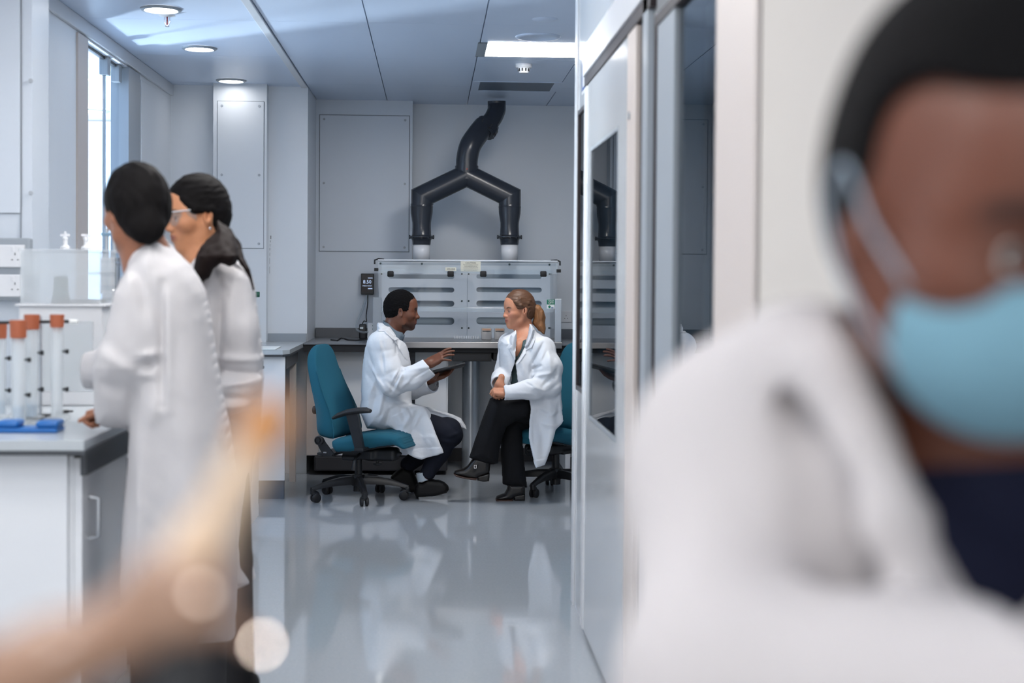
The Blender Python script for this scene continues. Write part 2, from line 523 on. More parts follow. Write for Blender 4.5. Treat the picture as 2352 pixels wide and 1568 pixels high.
M['ink_soft'] = mat('print_ink_soft', rgb(135, 138, 140), 0.6)
M['green'] = mat('green_sign', rgb(20, 120, 92), 0.5)
M['green_dark'] = mat('green_plastic', rgb(20, 84, 62), 0.3)
M['white_print'] = mat('white_print', rgb(235, 240, 240), 0.6)
M['blue_sign'] = mat('blue_sign', rgb(70, 96, 150), 0.4)

M['screw'] = mat('screw_cap', rgb(172, 178, 186), 0.4)
M['gap'] = mat('panel_joint', rgb(140, 147, 156), 0.6)
def floor_mat():
    m = mat('vinyl_floor', rgb(140, 146, 153), 0.10, spec=0.85)
    nt = m.node_tree; n = nt.nodes; l = nt.links; b = n['Principled BSDF']
    b.inputs['IOR'].default_value = 1.62
    tc = n.new('ShaderNodeTexCoord')
    nz = n.new('ShaderNodeTexNoise'); nz.inputs['Scale'].default_value = 90; nz.inputs['Detail'].default_value = 5
    l.new(tc.outputs['Object'], nz.inputs['Vector'])
    nb = n.new('ShaderNodeTexNoise'); nb.inputs['Scale'].default_value = 0.8; nb.inputs['Detail'].default_value = 3
    l.new(tc.outputs['Object'], nb.inputs['Vector'])
    mx = n.new('ShaderNodeMix'); mx.data_type = 'RGBA'
    mx.inputs['A'].default_value = rgb(150, 156, 164); mx.inputs['B'].default_value = rgb(172, 177, 183)
    l.new(nz.outputs['Fac'], mx.inputs['Factor']); l.new(mx.outputs['Result'], b.inputs['Base Color'])
    # scuffs: thin stretched noise raising the roughness
    mp = n.new('ShaderNodeMapping'); mp.inputs['Scale'].default_value = (1.2, 9.0, 1)
    l.new(tc.outputs['Object'], mp.inputs['Vector'])
    ns = n.new('ShaderNodeTexNoise'); ns.inputs['Scale'].default_value = 3.0; ns.inputs['Detail'].default_value = 8
    l.new(mp.outputs['Vector'], ns.inputs['Vector'])
    rr = n.new('ShaderNodeMapRange'); rr.inputs['From Min'].default_value = 0.35; rr.inputs['From Max'].default_value = 0.75
    rr.inputs['To Min'].default_value = 0.03; rr.inputs['To Max'].default_value = 0.12
    l.new(ns.outputs['Fac'], rr.inputs['Value']); l.new(rr.outputs['Result'], b.inputs['Roughness'])
    # slight unevenness of the laid sheet
    bp = n.new('ShaderNodeBump'); bp.inputs['Strength'].default_value = 0.12; bp.inputs['Distance'].default_value = 0.004
    nw = n.new('ShaderNodeTexNoise'); nw.inputs['Scale'].default_value = 5.5; nw.inputs['Detail'].default_value = 6
    mp2 = n.new('ShaderNodeMapping'); mp2.inputs['Scale'].default_value = (0.7, 2.2, 1)
    l.new(tc.outputs['Object'], mp2.inputs['Vector']); l.new(mp2.outputs['Vector'], nw.inputs['Vector'])
    l.new(nw.outputs['Fac'], bp.inputs['Height']); l.new(bp.outputs['Normal'], b.inputs['Normal'])
    return m
M['floor'] = floor_mat()

CZ = 2.685            # ceiling height
YB = 10.85            # back wall
# ------------------------------------------------------------------ shell
b = B(); box(b, -4.6, 2.4, -3.0, 12.6, -0.08, 0.0); struct('floor', b, M['floor'])

b = B()
xs = [-1.8, -0.86, -0.335, 0.265, 0.87, 1.47, 2.3]
ys = [-3.0, -1.0, 0.2, 1.4, 2.6, 3.8, 5.0, 6.2, 7.4, 8.6, 9.8, 11.0]
for x0, x1 in zip(xs[:-1], xs[1:]):
    for y0, y1 in zip(ys[:-1], ys[1:]):
        box(b, x0+0.003, x1-0.003, y0+0.0012, y1-0.0012, CZ, CZ+0.02)
box(b, -4.6, 2.4, -3.0, 12.6, CZ+0.02, CZ+0.06)
struct('ceiling', b, M['ceil'])
b = B(); box(b, -0.905, -0.862, -1, 9.93, CZ-0.012, CZ-0.0005, 0.003); struct('trim_1', b, M['trim'])

# back wall, boxed-in riser with its access panel, side return
b = B(); box(b, -0.95, 2.3, YB, YB+0.1, 0, CZ); struct('wall_back', b, M['wall'])
b = B(); box(b, -0.86, -0.145, 10.66, YB, 0.92, CZ); rz = struct('wall_back_riser', b, M['panel'])
def screws(parent, pts, y, nrm='y'):
    for p in pts:
        q = B()
        if nrm == 'y': cyl(q, (p[0], y, p[1]), (p[0], y-0.004, p[1]), 0.009, 0.008, 12)
        obj('screw', q, M['screw'], parent, smooth=40)
def access_panel(parent, x0, x1, z0, z1, y, m, gap=0.006, sc=True):
    q = B(); box(q, x0-gap, x1+gap, y-0.002, y+0.001, z0-gap, z1+gap); obj('panel_gap', q, M['gap'], parent)
    q = B(); box(q, x0, x1, y-0.006, y-0.001, z0, z1, 0.0015); obj('access_panel', q, m, parent)
    if sc: screws(parent, [(x0+0.03, z1-0.03), (x1-0.03, z1-0.03), (x0+0.03, (z0+z1)/2), (x1-0.03, (z0+z1)/2), (x0+0.03, z0+0.03), (x1-0.03, z0+0.03)], y-0.006)
pa, pb_ = at(734, 576, 10.66), at(940, 267, 10.66)
access_panel(rz, pa[0], pb_[0], pa[2], pb_[2], 10.66, M['panel'])
b = B(); box(b, -0.94, -0.86, 10.1, YB, 0, CZ); struct('wall_return', b, M['wall'])
b = B(); box(b, -1.9, -0.86, 9.95, 10.1, 0, CZ); struct('wall_back_left', b, M['wall'])
wb_ = bpy.data.objects['wall_back_left']
for (x_, y0_, y1_, w_) in ((622, 541, 549, 2.2), (621, 552, 556, 1.2), (620.5, 560, 566, .8), (620, 569, 575, 1.1), (620, 580, 588, .8), (619.5, 592, 606, .7), (619.5, 612, 628, .8)):
    a_, c_ = at(x_-w_/2, y1_, 9.95), at(x_+w_/2, y0_, 9.95)
    q = B(); box(q, a_[0], c_[0], 9.9492, 9.9499, a_[2], c_[2]); obj('scuff_mark', q, M['ink_soft'], wb_)
# pilaster with access panel on the far left wall
c0, c1 = at(490, 205, 9.83), at(613, 205, 9.83)
b = B(); box(b, c0[0], c1[0], 9.83, 9.95, 0.9, CZ); pl = struct('wall_pilaster', b, M['wall'])
pa, pb_ = at(499, 569, 9.83), at(606, 234, 9.83)
access_panel(pl, pa[0], pb_[0], pa[2], pb_[2], 9.83, M['wall'], gap=0.004)

# left wall with a glazed screen to the bright side room
XL = -1.8
b = B()
box(b, XL-0.1, XL, -3.0, 7.33, 0, CZ)                      # near run
box(b, XL-0.1, XL, 8.85, 9.95, 0, CZ)                      # far run
box(b, XL-0.1, XL, 7.33, 8.85, 0, 0.93)                    # below the glass
box(b, XL-0.1, XL, 7.33, 8.85, 2.60, CZ)                   # above the glass
struct('wall_left', b, M['wall'])
b = B(); box(b, XL, XL+0.02, 5.86, 9.95, CZ-0.075, CZ-0.0005, 0.004); struct('trim_2', b, M['trim'])
w = thing('window_1', None, None, (XL, 8.1, 0.93)); w['kind'] = 'structure'
q = B()
box(q, XL-0.09, XL+0.012, 7.33, 7.54, 0.93, 2.60); obj('window_frame', q, M['trim_beige'], w)
q = B(); box(q, XL-0.09, XL+0.014, 8.52, 8.85, 0.93, 2.60); obj('window_frame', q, M['trim_grey'], w)
q = B(); box(q, XL-0.054, XL-0.044, 7.54, 8.165, 0.93, 2.60); obj('glass_pane', q, M['glass'], w)
q = B(); box(q, XL-0.054, XL-0.044, 8.171, 8.52, 0.93, 2.60); obj('glass_pane', q, M['glass'], w)
q = B(); box(q, XL-0.057, XL-0.041, 8.164, 8.172, 0.93, 2.60); obj('glazing_joint', q, M['trim_grey'], w)
for yy in (7.56, 8.17, 8.46):
    q = B(); box(q, XL-0.07, XL-0.02, yy-0.035, yy+0.035, 2.50, 2.60, 0.004); obj('glass_clamp', q, M['trim_grey'], w)
q = B(); box(q, XL-0.06, XL-0.038, 7.54, 8.52, 2.585, 2.60); obj('head_channel', q, M['top_edge'], w)
# light panels on the wall either side of the glass
b = B(); box(b, XL, XL+0.008, 8.93, 9.85, 0.9, 2.58, 0.003); struct('wall_left_panel', b, M['wall'])
# side room beyond the glass
b = B(); box(b, -4.6, XL-0.1, 12.5, 12.6, 0, CZ); struct('wall_side_room_back', b, M['wall'])
b = B(); box(b, -4.6, -4.5, 4.0, 12.6, 0, CZ); struct('wall_side_room_left', b, M['wall'])
b = B(); box(b, XL-0.12, XL, 10.1, 12.6, 0, CZ); struct('wall_side_room_right', b, M['wall'])
b = B(); box(b, -4.6, XL-0.1, 3.9, 4.0, 0, CZ); struct('wall_side_room_front', b, M['wall'])

# projecting riser on the left wall, with sockets
b = B(); box(b, XL, -1.547, 5.62, 5.86, 0.92, CZ); rl = struct('wall_left_riser', b, M['panel'])
pz = at(40, 489, 5.62)[2]
q = B(); box(q, XL, -1.592, 5.614, 5.62, pz, CZ, 0.001); obj('access_panel', q, M['panel'], rl)
q = B(); box(q, XL, -1.586, 5.617, 5.621, pz-0.004, CZ); obj('panel_gap', q, M['gap'], rl)
q = B(); box(q, -1.592, -1.586, 5.616, 5.62, 0.92, CZ); obj('panel_gap', q, M['gap'], rl)
screws(rl, [tuple(at(70, 185, 5.61)[[0, 2]]), tuple(at(70, 443, 5.61)[[0, 2]])], 5.614)
t0, t1 = at(0, 690, 5.6), at(73, 547, 5.6)
b = B(); box(b, XL, t1[0], 5.57, 5.62, t0[2], t1[2], 0.006); struct('trim_3', b, M['trim_grey'])

# ------------------------------------------------------------------ partition on the right
XP = 0.61
def yp(px_): return XP*3266/(px_-990.4)
def zp(px_, py): return float(at(px_, py, yp(px_))[2])
b = B()
Y0, Y1 = 2.70, 6.03
wy = [(yp(1655), yp(1506)), (4.52, 5.35)]
zw0, zw1 = 0.90, 2.12
# solid panels: below sills, between the openings, above the heads
box(b, XP, XP+0.08, Y0, yp(1657), 0, CZ)                           # corner post towards the viewer
box(b, XP, XP+0.08, yp(1657), 3.92, 0, zp(1560, 1062))             # below the near window
box(b, XP, XP+0.08, yp(1657), 3.92, 2.20, CZ)
box(b, XP, XP+0.08, 3.92, Y1, 2.20, CZ)
box(b, XP, XP+0.08, 5.93, Y1, 0, 2.20)
box(b, XP, XP+0.08, 5.53, 5.93, 0, zp(1336, 900))
box(b, XP, XP+0.08, 5.53, 5.93, zp(1336, 245), 2.20)
box(b, XP, XP+0.08, 3.86, 4.05, 0, 2.20)
box(b, XP, XP+0.08, 5.45, 5.53, 0, 2.20)
struct('wall_partition', b, M['gloss_white'])
b = B(); box(b, XP-0.012, XP-0.0005, Y0-0.081, yp(1657), 0, CZ, 0.003); struct('trim_4', b, M['trim_beige'])
b = B(); box(b, XP-0.006, XP-0.0005, 5.94, Y1, 0, CZ); struct('trim_5', b, M['trim'])
# near window
zs0 = zp(1506, 1022); zs1 = zp(1506, 62)
w = thing('window_2', None, None, (XP, 3.4, zs0)); w['kind'] = 'structure'
q = B(); frame_yz(q, yp(1657), 3.88, zs0-0.02, zs1+0.03, 0.03, XP-0.004, XP+0.08); obj('gasket_frame', q, M['gasket'], w)
q = B(); box(q, XP+0.0, XP+0.078, yp(1548), yp(1507), zs0, zs1); obj('window_frame', q, M['trim_grey'], w)
q = B(); box(q, XP+0.0, XP+0.03, yp(1657), yp(1548), zs0-0.0, zs0+0.03); obj('window_frame', q, M['trim_grey'], w)
q = B(); box(q, XP+0.012, XP+0.020, yp(1657), yp(1548), zs0+0.02, zs1+0.02); obj('glass_pane', q, M['glass_dark'], w)
# far strip window
z0, z1 = zp(1336, 900), zp(1336, 245)
w = thing('window_3', None, None, (XP, 5.73, z0)); w['kind'] = 'structure'
q = B(); frame_yz(q, 5.53, 5.93, z0, z1, 0.018, XP-0.003, XP+0.06); obj('gasket_frame', q, M['gasket'], w)
q = B(); box(q, XP+0.004, XP+0.012, 5.53, 5.93, z0+0.01, z1-0.01); obj('glass_pane', q, M['glass_dark'], w)
# sliding door hung on the room side of the partition
d = thing('door_1', None, None, (XP, 4.8, 0)); d['kind'] = 'structure'
XD0, XD1 = XP-0.016, XP-0.003
dy0, dy1 = 4.12, 5.52
vz0, vz1 = zp(1395, 985), zp(1395, 318)
vy0, vy1 = 4.52, 5.30
ztop = zp(1362, 190)
q = B(); box(q, XD0, XD1, dy0+0.18, vy0, 0.02, ztop); box(q, XD0, XD1, vy1, dy1-0.08, 0.02, ztop)
box(q, XD0, XD1, vy0, vy1, 0.02, vz0); box(q, XD0, XD1, vy0, vy1, vz1, ztop)
obj('door_leaf', q, M['gloss_white'], d)
q = B(); box(q, XD0-0.004, XD1, dy0, dy0+0.18, 0.02, ztop, 0.003); obj('door_stile', q, M['trim_beige'], d)
q = B(); box(q, XD0-0.004, XD1, dy1-0.08, dy1, 0.02, ztop, 0.003); obj('door_stile', q, M['trim'], d)
q = B(); box(q, XD0+0.003, XD0+0.010, vy0+0.005, vy1-0.005, vz0+0.005, vz1-0.005); obj('glass_pane', q, M['glass_dark'], d)
q = B(); frame_yz(q, vy0, vy1, vz0, vz1, 0.012, XD0-0.002, XD0+0.003); obj('glazing_bead', q, M['trim_grey'], d)
q = B(); box(q, XP-0.006, XP-0.001, 3.93, dy0+0.02, 0, ztop+0.06); obj('jamb_gap', q, M['gasket'], d)
q = B(); box(q, XP-0.02, XP-0.001, 3.90, 3.99, 0, ztop+0.05, 0.003); obj('door_jamb', q, M['trim_grey'], d)
q = B(); box(q, XP-0.026, XP-0.001, 3.86, dy1+0.02, ztop+0.045, ztop+0.16, 0.004); obj('track_cover', q, M['trim'], d)
q = B(); box(q, XP-0.020, XP-0.001, 3.86, dy1, ztop+0.004, ztop+0.045); obj('track', q, M['gasket'], d)
q = B(); cyl(q, (XD0-0.004, 4.24, zp(1460, 266)), (XD0-0.008, 4.24, zp(1460, 266)), 0.012, seg=12); obj('screw_cap', q, M['trim_grey'], d, smooth=40)
# door sign
zs = zp(1334, 180)
b = B(); box(b, XP-0.003, XP-0.0005, 5.60, 5.78, zs-0.07, zs+0.07, 0.001)
sg = solo('door_sign', b, M['white_pvc'], 'small white and blue sign on the partition beside the sliding door top', 'sign')
b = B(); frame_yz(b, 5.615, 5.765, zs-0.058, zs+0.058, 0.012, XP-0.0045, XP-0.003); obj('border', b, M['blue_sign'], sg)
# rooms behind
b = B(); box(b, XP+0.08, 2.3, 6.03, 6.10, 0, CZ); struct('wall_behind_partition', b, M['wall'])
b = B(); box(b, 2.3, 2.4, -3.0, YB+0.1, 0, CZ); struct('wall_right', b, M['trim_grey'])
b = B(); box(b, XP+0.08, 2.3, Y0-0.08, Y0-0.01, 0, CZ); box(b, XP+0.001, XP+0.08, Y0-0.08, Y0, 0, CZ); struct('wall_right_near', b, M['wall_warm'])

# ------------------------------------------------------------------ ceiling fittings
def downlight(name, p, r, label, group=None):
    t = thing(name, label, 'ceiling light', (p[0], p[1], CZ), group)
    q = B(); lathe(q, [(r*0.80, -0.001), (r*0.84, -0.012), (r*0.97, -0.010), (r*1.04, -0.003), (r*1.04, -0.0005)], (p[0], p[1], CZ), 'Z', 48); obj('trim_ring', q, M['trim_grey'], t, smooth=50)
    q = B(); lathe(q, [(0, -0.008), (r*0.55, -0.0075), (r*0.81, -0.003), (r*0.81, -0.0006), (0, -0.0006)], (p[0], p[1], CZ), 'Z', 48); obj('diffuser', q, M['lamp'], t, smooth=60)
    return t
for i, (pp, lb) in enumerate([((370, 20), 'round glowing ceiling downlight nearest to the camera'), ((458, 110), 'round glowing ceiling downlight, middle one of the row of three'), ((531, 184), 'round glowing ceiling downlight farthest away, by the pilaster')]):
    p = atz(pp[0], pp[1], CZ); downlight('downlight', p, 0.098, lb, 'downlights along the glazed wall')

def sprinkler(p, label):
    t = thing('sprinkler', label, 'sprinkler', (p[0], p[1], CZ), 'ceiling sprinklers')
    q = B(); lathe(q, [(0.0, -0.006), (0.022, -0.006), (0.042, -0.001), (0.042, 0), (0, 0)], (p[0], p[1], CZ), 'Z', 28); obj('escutcheon', q, M['trim'], t, smooth=50)
    q = B(); lathe(q, [(0, -0.045), (0.004, -0.045), (0.004, -0.006), (0, -0.006)], (p[0], p[1], CZ), 'Z', 10); obj('bulb', q, mat('sprinkler_bulb', rgb(150, 30, 40), 0.2), t, smooth=50)
    q = B()
    for s in (-1, 1):
        tube(q, [(p[0]+s*0.012, p[1], CZ-0.005), (p[0]+s*0.014, p[1], CZ-0.03), (p[0]+s*0.004, p[1], CZ-0.05)], 0.003, 8)
    lathe(q, [(0, -0.056), (0.011, -0.055), (0.011, -0.05), (0, -0.05)], (p[0], p[1], CZ), 'Z', 16)
    obj('frame_arms', q, M['chrome'], t, smooth=50)
sprinkler(atz(384, 36, CZ), 'ceiling sprinkler head in front of the nearest downlight')
sprinkler(atz(541, 193, CZ), 'ceiling sprinkler head just in front of the far pilaster')

a0, a1 = atz(1113, 129, CZ), atz(1321, 101, CZ)
lx0, lx1, ly0, ly1 = a0[0], 0.842, a0[1], a1[1]
t = thing('ceiling_panel_light', 'rectangular glowing ceiling panel light beside the partition', 'ceiling light', (0.58, 8.2, CZ))
q = B()
box(q, lx0-0.055, lx1+0.02, ly1+0.0, ly1+0.02, CZ-0.004, CZ-0.0005); box(q, lx0-0.055, lx1+0.02, ly0-0.02, ly0, CZ-0.004, CZ-0.0005)
box(q, lx0-0.055, lx0, ly0, ly1, CZ-0.004, CZ-0.0005); box(q, lx1, lx1+0.02, ly0, ly1, CZ-0.004, CZ-0.0005)
obj('frame', q, M['trim_grey'], t)
q = B(); box(q, lx0, lx1, ly0, ly1, CZ-0.003, CZ-0.0006); obj('diffuser', q, M['lamp_panel'], t)
# unseen copies of the fitting, added towards the viewer as fill light
M['panel_fill'] = mat('panel_fill_diffuser_bright', (1, 1, 1, 1), 0.5, emit=(1.0, 0.965, 0.93, 1), estr=FILL_E)
M['panel_fill_mid'] = mat('panel_fill_diffuser_mid', (1, 1, 1, 1), 0.5, emit=(1.0, 0.965, 0.93, 1), estr=13.0)
def add_fill_panel(loc, lb):
    c = copy_tree(t); c.location = loc; c['label'] = lb
    for k in c.children:
        if k.name.startswith('diffuser'):
            k.data = k.data.copy(); k.data.materials[0] = M['panel_fill' if 2 < loc[1] < 4 else 'lamp_panel' if loc[1] > 5 else 'panel_fill_mid']
for k, (yy, lb) in enumerate([(5.2, 'unseen ceiling fill panel added above the sliding door'), (2.2, 'unseen ceiling fill panel added over the man in the mask'), (-0.6, 'unseen ceiling fill panel added behind the camera')]):
    add_fill_panel((0.58-1.0, yy, CZ), lb)
add_fill_panel((0.58-1.0, 3.7, CZ), 'unseen ceiling fill panel added over the person seen from behind')
for yy, lb in ((3.0, 'unseen ceiling fill panel added above the near end of the peninsula bench'), (0.8, 'unseen ceiling fill panel added over the microscope')):
    add_fill_panel((0.58-1.8, yy, CZ), lb)
# round speaker and blank plate
p = atz(1236, 84, CZ)
b = B(); lathe(b, [(0, -0.005), (0.09, -0.005), (0.095, -0.009), (0.118, -0.008), (0.124, -0.001), (0.124, -0.0005), (0, -0.0005)], (p[0], p[1], CZ), 'Z', 48)
solo('ceiling_speaker', b, M['ceil'], 'round flush ceiling speaker in front of the rectangular panel light', 'speaker', smooth=50)
p = atz(1252, 44, CZ)
b = B(); lathe(b, [(0, -0.010), (0.03, -0.010), (0.058, -0.006), (0.066, -0.001), (0.066, -0.0005), (0, -0.0005)], (p[0], p[1], CZ), 'Z', 40)
solo('ceiling_rose', b, M['ceil'], 'small round ceiling plate nearest the camera in front of the speaker', 'ceiling plate', smooth=50)
p = atz(1203, 147, CZ)
t = thing('smoke_detector', 'white smoke detector on the ceiling behind the panel light', 'smoke detector', (p[0], p[1], CZ))
q = B(); lathe(q, [(0, -0.024), (0.045, -0.024), (0.051, -0.018), (0.051, -0.0005), (0, -0.0005)], (p[0], p[1], CZ), 'Z', 36); obj('base', q, M['white_pvc'], t, smooth=40)
q = B()
lathe(q, [(0, -0.056), (0.026, -0.056), (0.030, -0.052), (0.036, -0.024), (0, -0.024)], (p[0], p[1], CZ), 'Z', 36); obj('chamber', q, M['white_pvc'], t, smooth=40)
for k in range(10):
    a = 2*PI*k/10; q = B()
    Mx = Matrix.Translation((p[0], p[1], CZ-0.036)) @ Matrix.Rotation(a, 4, 'Z')
    box(q, 0.0315, 0.0365, -0.004, 0.004, -0.010, 0.008, M=Mx); obj('slot', q, M['dark_frame'], t)
a0, a1 = atz(1098, 207, CZ), atz(1274, 190, CZ)
t = thing('ceiling_vent', 'recessed rectangular grey ceiling vent near the black exhaust pipe', 'vent', (0.56, 9.8, CZ))
q = B()
x0, x1, y0, y1 = a0[0], a1[0], a0[1], a1[1]
if y0 > y1: y0, y1 = y1, y0
for bx in ((x0-0.05, x1+0.05, y1, y1+0.012), (x0-0.05, x1+0.05, y0-0.03, y0), (x0-0.05, x0, y0, y1), (x1, x1+0.05, y0, y1)):
    box(q, bx[0], bx[1], bx[2], bx[3], CZ-0.003, CZ-0.0005)
obj('frame', q, M['ceil'], t)
q = B(); box(q, x0, x1, y0, y1, CZ-0.001, CZ-0.0004); obj('grille', q, mat('vent_grille', rgb(92, 104, 118), 0.5), t)
# assumed downlights, added to light the side room beyond the glass
for k, (p, lb) in enumerate([((-2.6, 9.6), 'assumed round ceiling downlight added in the bright room beyond the glass, nearer one'), ((-2.75, 11.6), 'assumed round ceiling downlight added in the bright room beyond the glass, farther one'), ((-3.9, 8.0), 'assumed round ceiling downlight added deep inside the bright side room')]):
    downlight('downlight', p, 0.16, lb, 'assumed downlights beyond the glass')
# ------------------------------------------------------------------ teal office chairs
def lx(zx, off=0.080): return ((zx-535)/1400+off)/.94
def lz(zy): return (1440-zy)/1400
def smooth_obj(name, me, m, parent, label=None):
    return mesh_obj(name, me, m, parent, label)

def make_chair(label):
    c = thing('office_chair', label, 'chair', (0, 0, 0), 'teal office chairs')
    # backrest: lofted from measured side profile
    outer = [(60, 112), (46, 170), (48, 250), (62, 310), (85, 400), (110, 490), (130, 570), (148, 650), (157, 720), (160, 790), (163, 850), (178, 890)]
    inner = [(118, 100), (128, 160), (142, 250), (162, 330), (200, 440), (240, 535), (280, 625), (312, 710), (330, 790), (337, 850), (325, 890), (290, 908)]
    O = [(lx(a), lz(b)) for a, b in outer]; I = [(lx(a), lz(b)) for a, b in inner]
    q = B(); rings = []
    n = len(O); seg = 40
    for i in range(n):
        t = i/(n-1)
        w = np.interp(t, [0, .06, .15, .45, .8, .93, 1], [.085, .13, .155, .195, .215, .205, .17])
        o = np.array([O[i][0], O[i][1]]); f = np.array([I[i][0], I[i][1]])
        if i == 0: o, f = o+(f-o)*.25, f-(f-o)*.25
        if i == n-1: o, f = o+(f-o)*.15, f-(f-o)*.15
        ring = []
        bulge = .030*math.sin(PI*min(1, t*1.1))
        for k in range(seg):
            a = 2*PI*k/seg; ca, sa = math.cos(a), math.sin(a)
            e = 0.28
            yy = w*math.copysign(abs(sa)**e, sa); uu = math.copysign(abs(ca)**e, ca)
            m_ = (o+f)/2; h_ = (f-o)/2
            p = m_+h_*uu
            if ca > 0: p = p+np.array([bulge*max(0, 1-(yy/w)**2), 0])
            ring.append(q.verts.new((p[0], yy, p[1])))
        rings.append(ring)
    for a, b in zip(rings[:-1], rings[1:]):
        for k in range(seg): q.faces.new((a[k], a[(k+1) % seg], b[(k+1) % seg], b[k]))
    def capr(r):
        cc = sum((v.co for v in r), Vector())/len(r); cv = q.verts.new(cc)
        for k in range(seg): q.faces.new((r[k], r[(k+1) % seg], cv))
    capr(rings[0]); capr(rings[-1])
    b = obj('backrest', q, M['teal'], c, smooth=70)
    md = b.modifiers.new('soft', 'SUBSURF'); md.levels = 1; md.render_levels = 1
    # piping seam round the front cushion
    for sg in (-1, 1):
        pts = []; q = B()
        for i in range(3, n-1):
            t = i/(n-1); w = np.interp(t, [0, .06, .15, .45, .8, .93, 1], [.085, .13, .155, .195, .215, .205, .17])
            pts.append((I[i][0]-.006, sg*w*1.002, I[i][1]))
        tube(q, bez(pts, 4), .0035, 6)
        obj('piping', q, M['teal'], b, smooth=60)
    # seat
    G = Field((-.16, -.27, .28), (.46, .27, .47), .006)
    st = [(305, 915), (350, 890), (480, 862), (600, 836), (720, 826), (830, 830), (890, 852), (930, 950), (900, 952), (870, 935), (830, 920), (700, 940), (520, 985), (340, 1000), (312, 960)]
    G.puff([(lx(a), lz(b_)) for a, b_ in st], 0.0, .235, .035, edge=.195)
    mesh_obj('seat', G.mesh('seat'), M['teal'], c)
    q = B(); prism(q, [(lx(330), lz(1003)), (lx(520), lz(990)), (lx(700), lz(946)), (lx(820), lz(928)), (lx(820), lz(938)), (lx(700), lz(958)), (lx(520), lz(1002)), (lx(330), lz(1014))], -.18, .18, 'Y'); obj('seat_pan', q, M['black'], c)
    # hinge plate and adjuster knobs
    for sg in (-1, 1):
        q = B(); prism(q, [(lx(172), lz(895)), (lx(200), lz(868)), (lx(240), lz(885)), (lx(262), lz(925)), (lx(332), lz(1012)), (lx(322), lz(1035)), (lx(250), lz(1040)), (lx(215), lz(980))], sg*.214, sg*.228, 'Y'); hp_ = obj('hinge_plate', q, M['black'], c)
        q = B(); lathe(q, [(0, 0), (.028, 0), (.028, sg*.012), (.022, sg*.014), (.020, sg*.008), (.012, sg*.008), (.011, sg*.016), (0, sg*.016)], (lx(212), sg*.2285, lz(905)), 'Y', 28); obj('pivot', q, M['black'], hp_, smooth=40)
        for zx in (255, 270):
            q = B(); cyl(q, (lx(zx), sg*.2285, lz(1006)), (lx(zx), sg*.231, lz(1006)), .005, seg=8); obj('bolt', q, M['chrome'], hp_)
    q = B(); box(q, lx(180), lx(330), -.21, .21, lz(1036), lz(1014), .004); obj('back_bar', q, M['black'], c)
    q = B(); lathe(q, [(0, 0), (.012, 0), (.014, -.012), (.024, -.016), (.026, -.024), (.024, -.032), (0, -.034)], (lx(160)-.016, -.12, lz(664)), 'X', 24); obj('pump_knob', q, M['black_soft'], c, smooth=40)
    # arms
    for sg in (-1, 1):
        A = lambda zx, zy: ((zx-535)/1400/.94+.103/.94, lz(zy)+.012)
        p = [A(330, 722), A(380, 695), A(450, 668), A(540, 650), A(610, 645), A(648, 652)]
        q = B(); rr = [.010, .018, .021, .022, .021, .013]
        rings_ = tube(q, [(a, sg*.285, b_) for a, b_ in p], rr, 20)
        for r_ in rings_:
            cc = sum((v.co for v in r_), Vector())/len(r_)
            for v in r_: v.co.y = cc.y+(v.co.y-cc.y)*1.9; v.co.z = cc.z+(v.co.z-cc.z)*.85
        ar = obj('armrest', q, M['black_soft'], c, smooth=60)
        lo_, hi_ = A(557, 962), A(492, 680)
        q = B()
        Mx = Matrix(((hi_[0]-lo_[0], 0, 1, 0), (0, 1, 0, 0), (hi_[1]-lo_[1], 0, 0, 0), (0, 0, 0, 1)))
        prism(q, [(hi_[0]-.034, hi_[1]), (hi_[0]+.038, hi_[1]+.01), (lo_[0]+.028, lo_[1]), (lo_[0]-.026, lo_[1])], sg*.270, sg*.300, 'Y')
        obj('arm_post', q, M['black'], ar)
        q = B(); box(q, lo_[0]-.03, lo_[0]+.03, min(sg*.12, sg*.30), max(sg*.12, sg*.30), lo_[1]-.018, lo_[1]-.0005, .004); obj('arm_bracket', q, M['black'], ar)
    # mechanism
    G = Field((-.12, -.12, .20), (.33, .12, .36), .005)
    cx0 = lambda zx: (zx-535)/1400/.94
    G.rbox((.02, 0, .285), (.10, .075, .030), .014, .02); G.rbox((.16, 0, .288), (.10, .055, .040), .025, .03)
    G.cone((.22, 0, .29), (.275, 0, .292), .035, .012, .02); G.rbox((-.03, 0, .26), (.05, .08, .014), .008, .01)
    mesh_obj('mechanism', G.mesh('mechanism'), M['black'], c)
    q = B(); tube(q, [(cx0(590), -.08, .29), (cx0(590), -.14, .275), (cx0(585), -.15, .25), (cx0(580), -.15, .20)], [.008, .008, .014, .020], 12); obj('lever', q, M['black'], c, smooth=50)
    q = B(); lathe(q, [(0, .245), (.010, .245), (.010, .232), (.029, .230), (.029, .222), (.016, .216), (0, .216)], (cx0(700), 0, 0), 'Z', 20); obj('tension_knob', q, M['black'], c, smooth=40)
    q = B(); cyl(q, (0, 0, .11), (0, 0, .26), .0245, .022, 24); cyl(q, (0, 0, .05), (0, 0, .1095), .031, .031, 24); obj('gas_column', q, M['black'], c, smooth=40)
    # star base on five twin castors
    base = B(); lathe(base, [(0, .155), (.036, .155), (.044, .14), (.046, .095), (.040, .085), (0, .085)], (0, 0, 0), 'Z', 24)
    bs = obj('hub', base, M['black'], c, smooth=40)
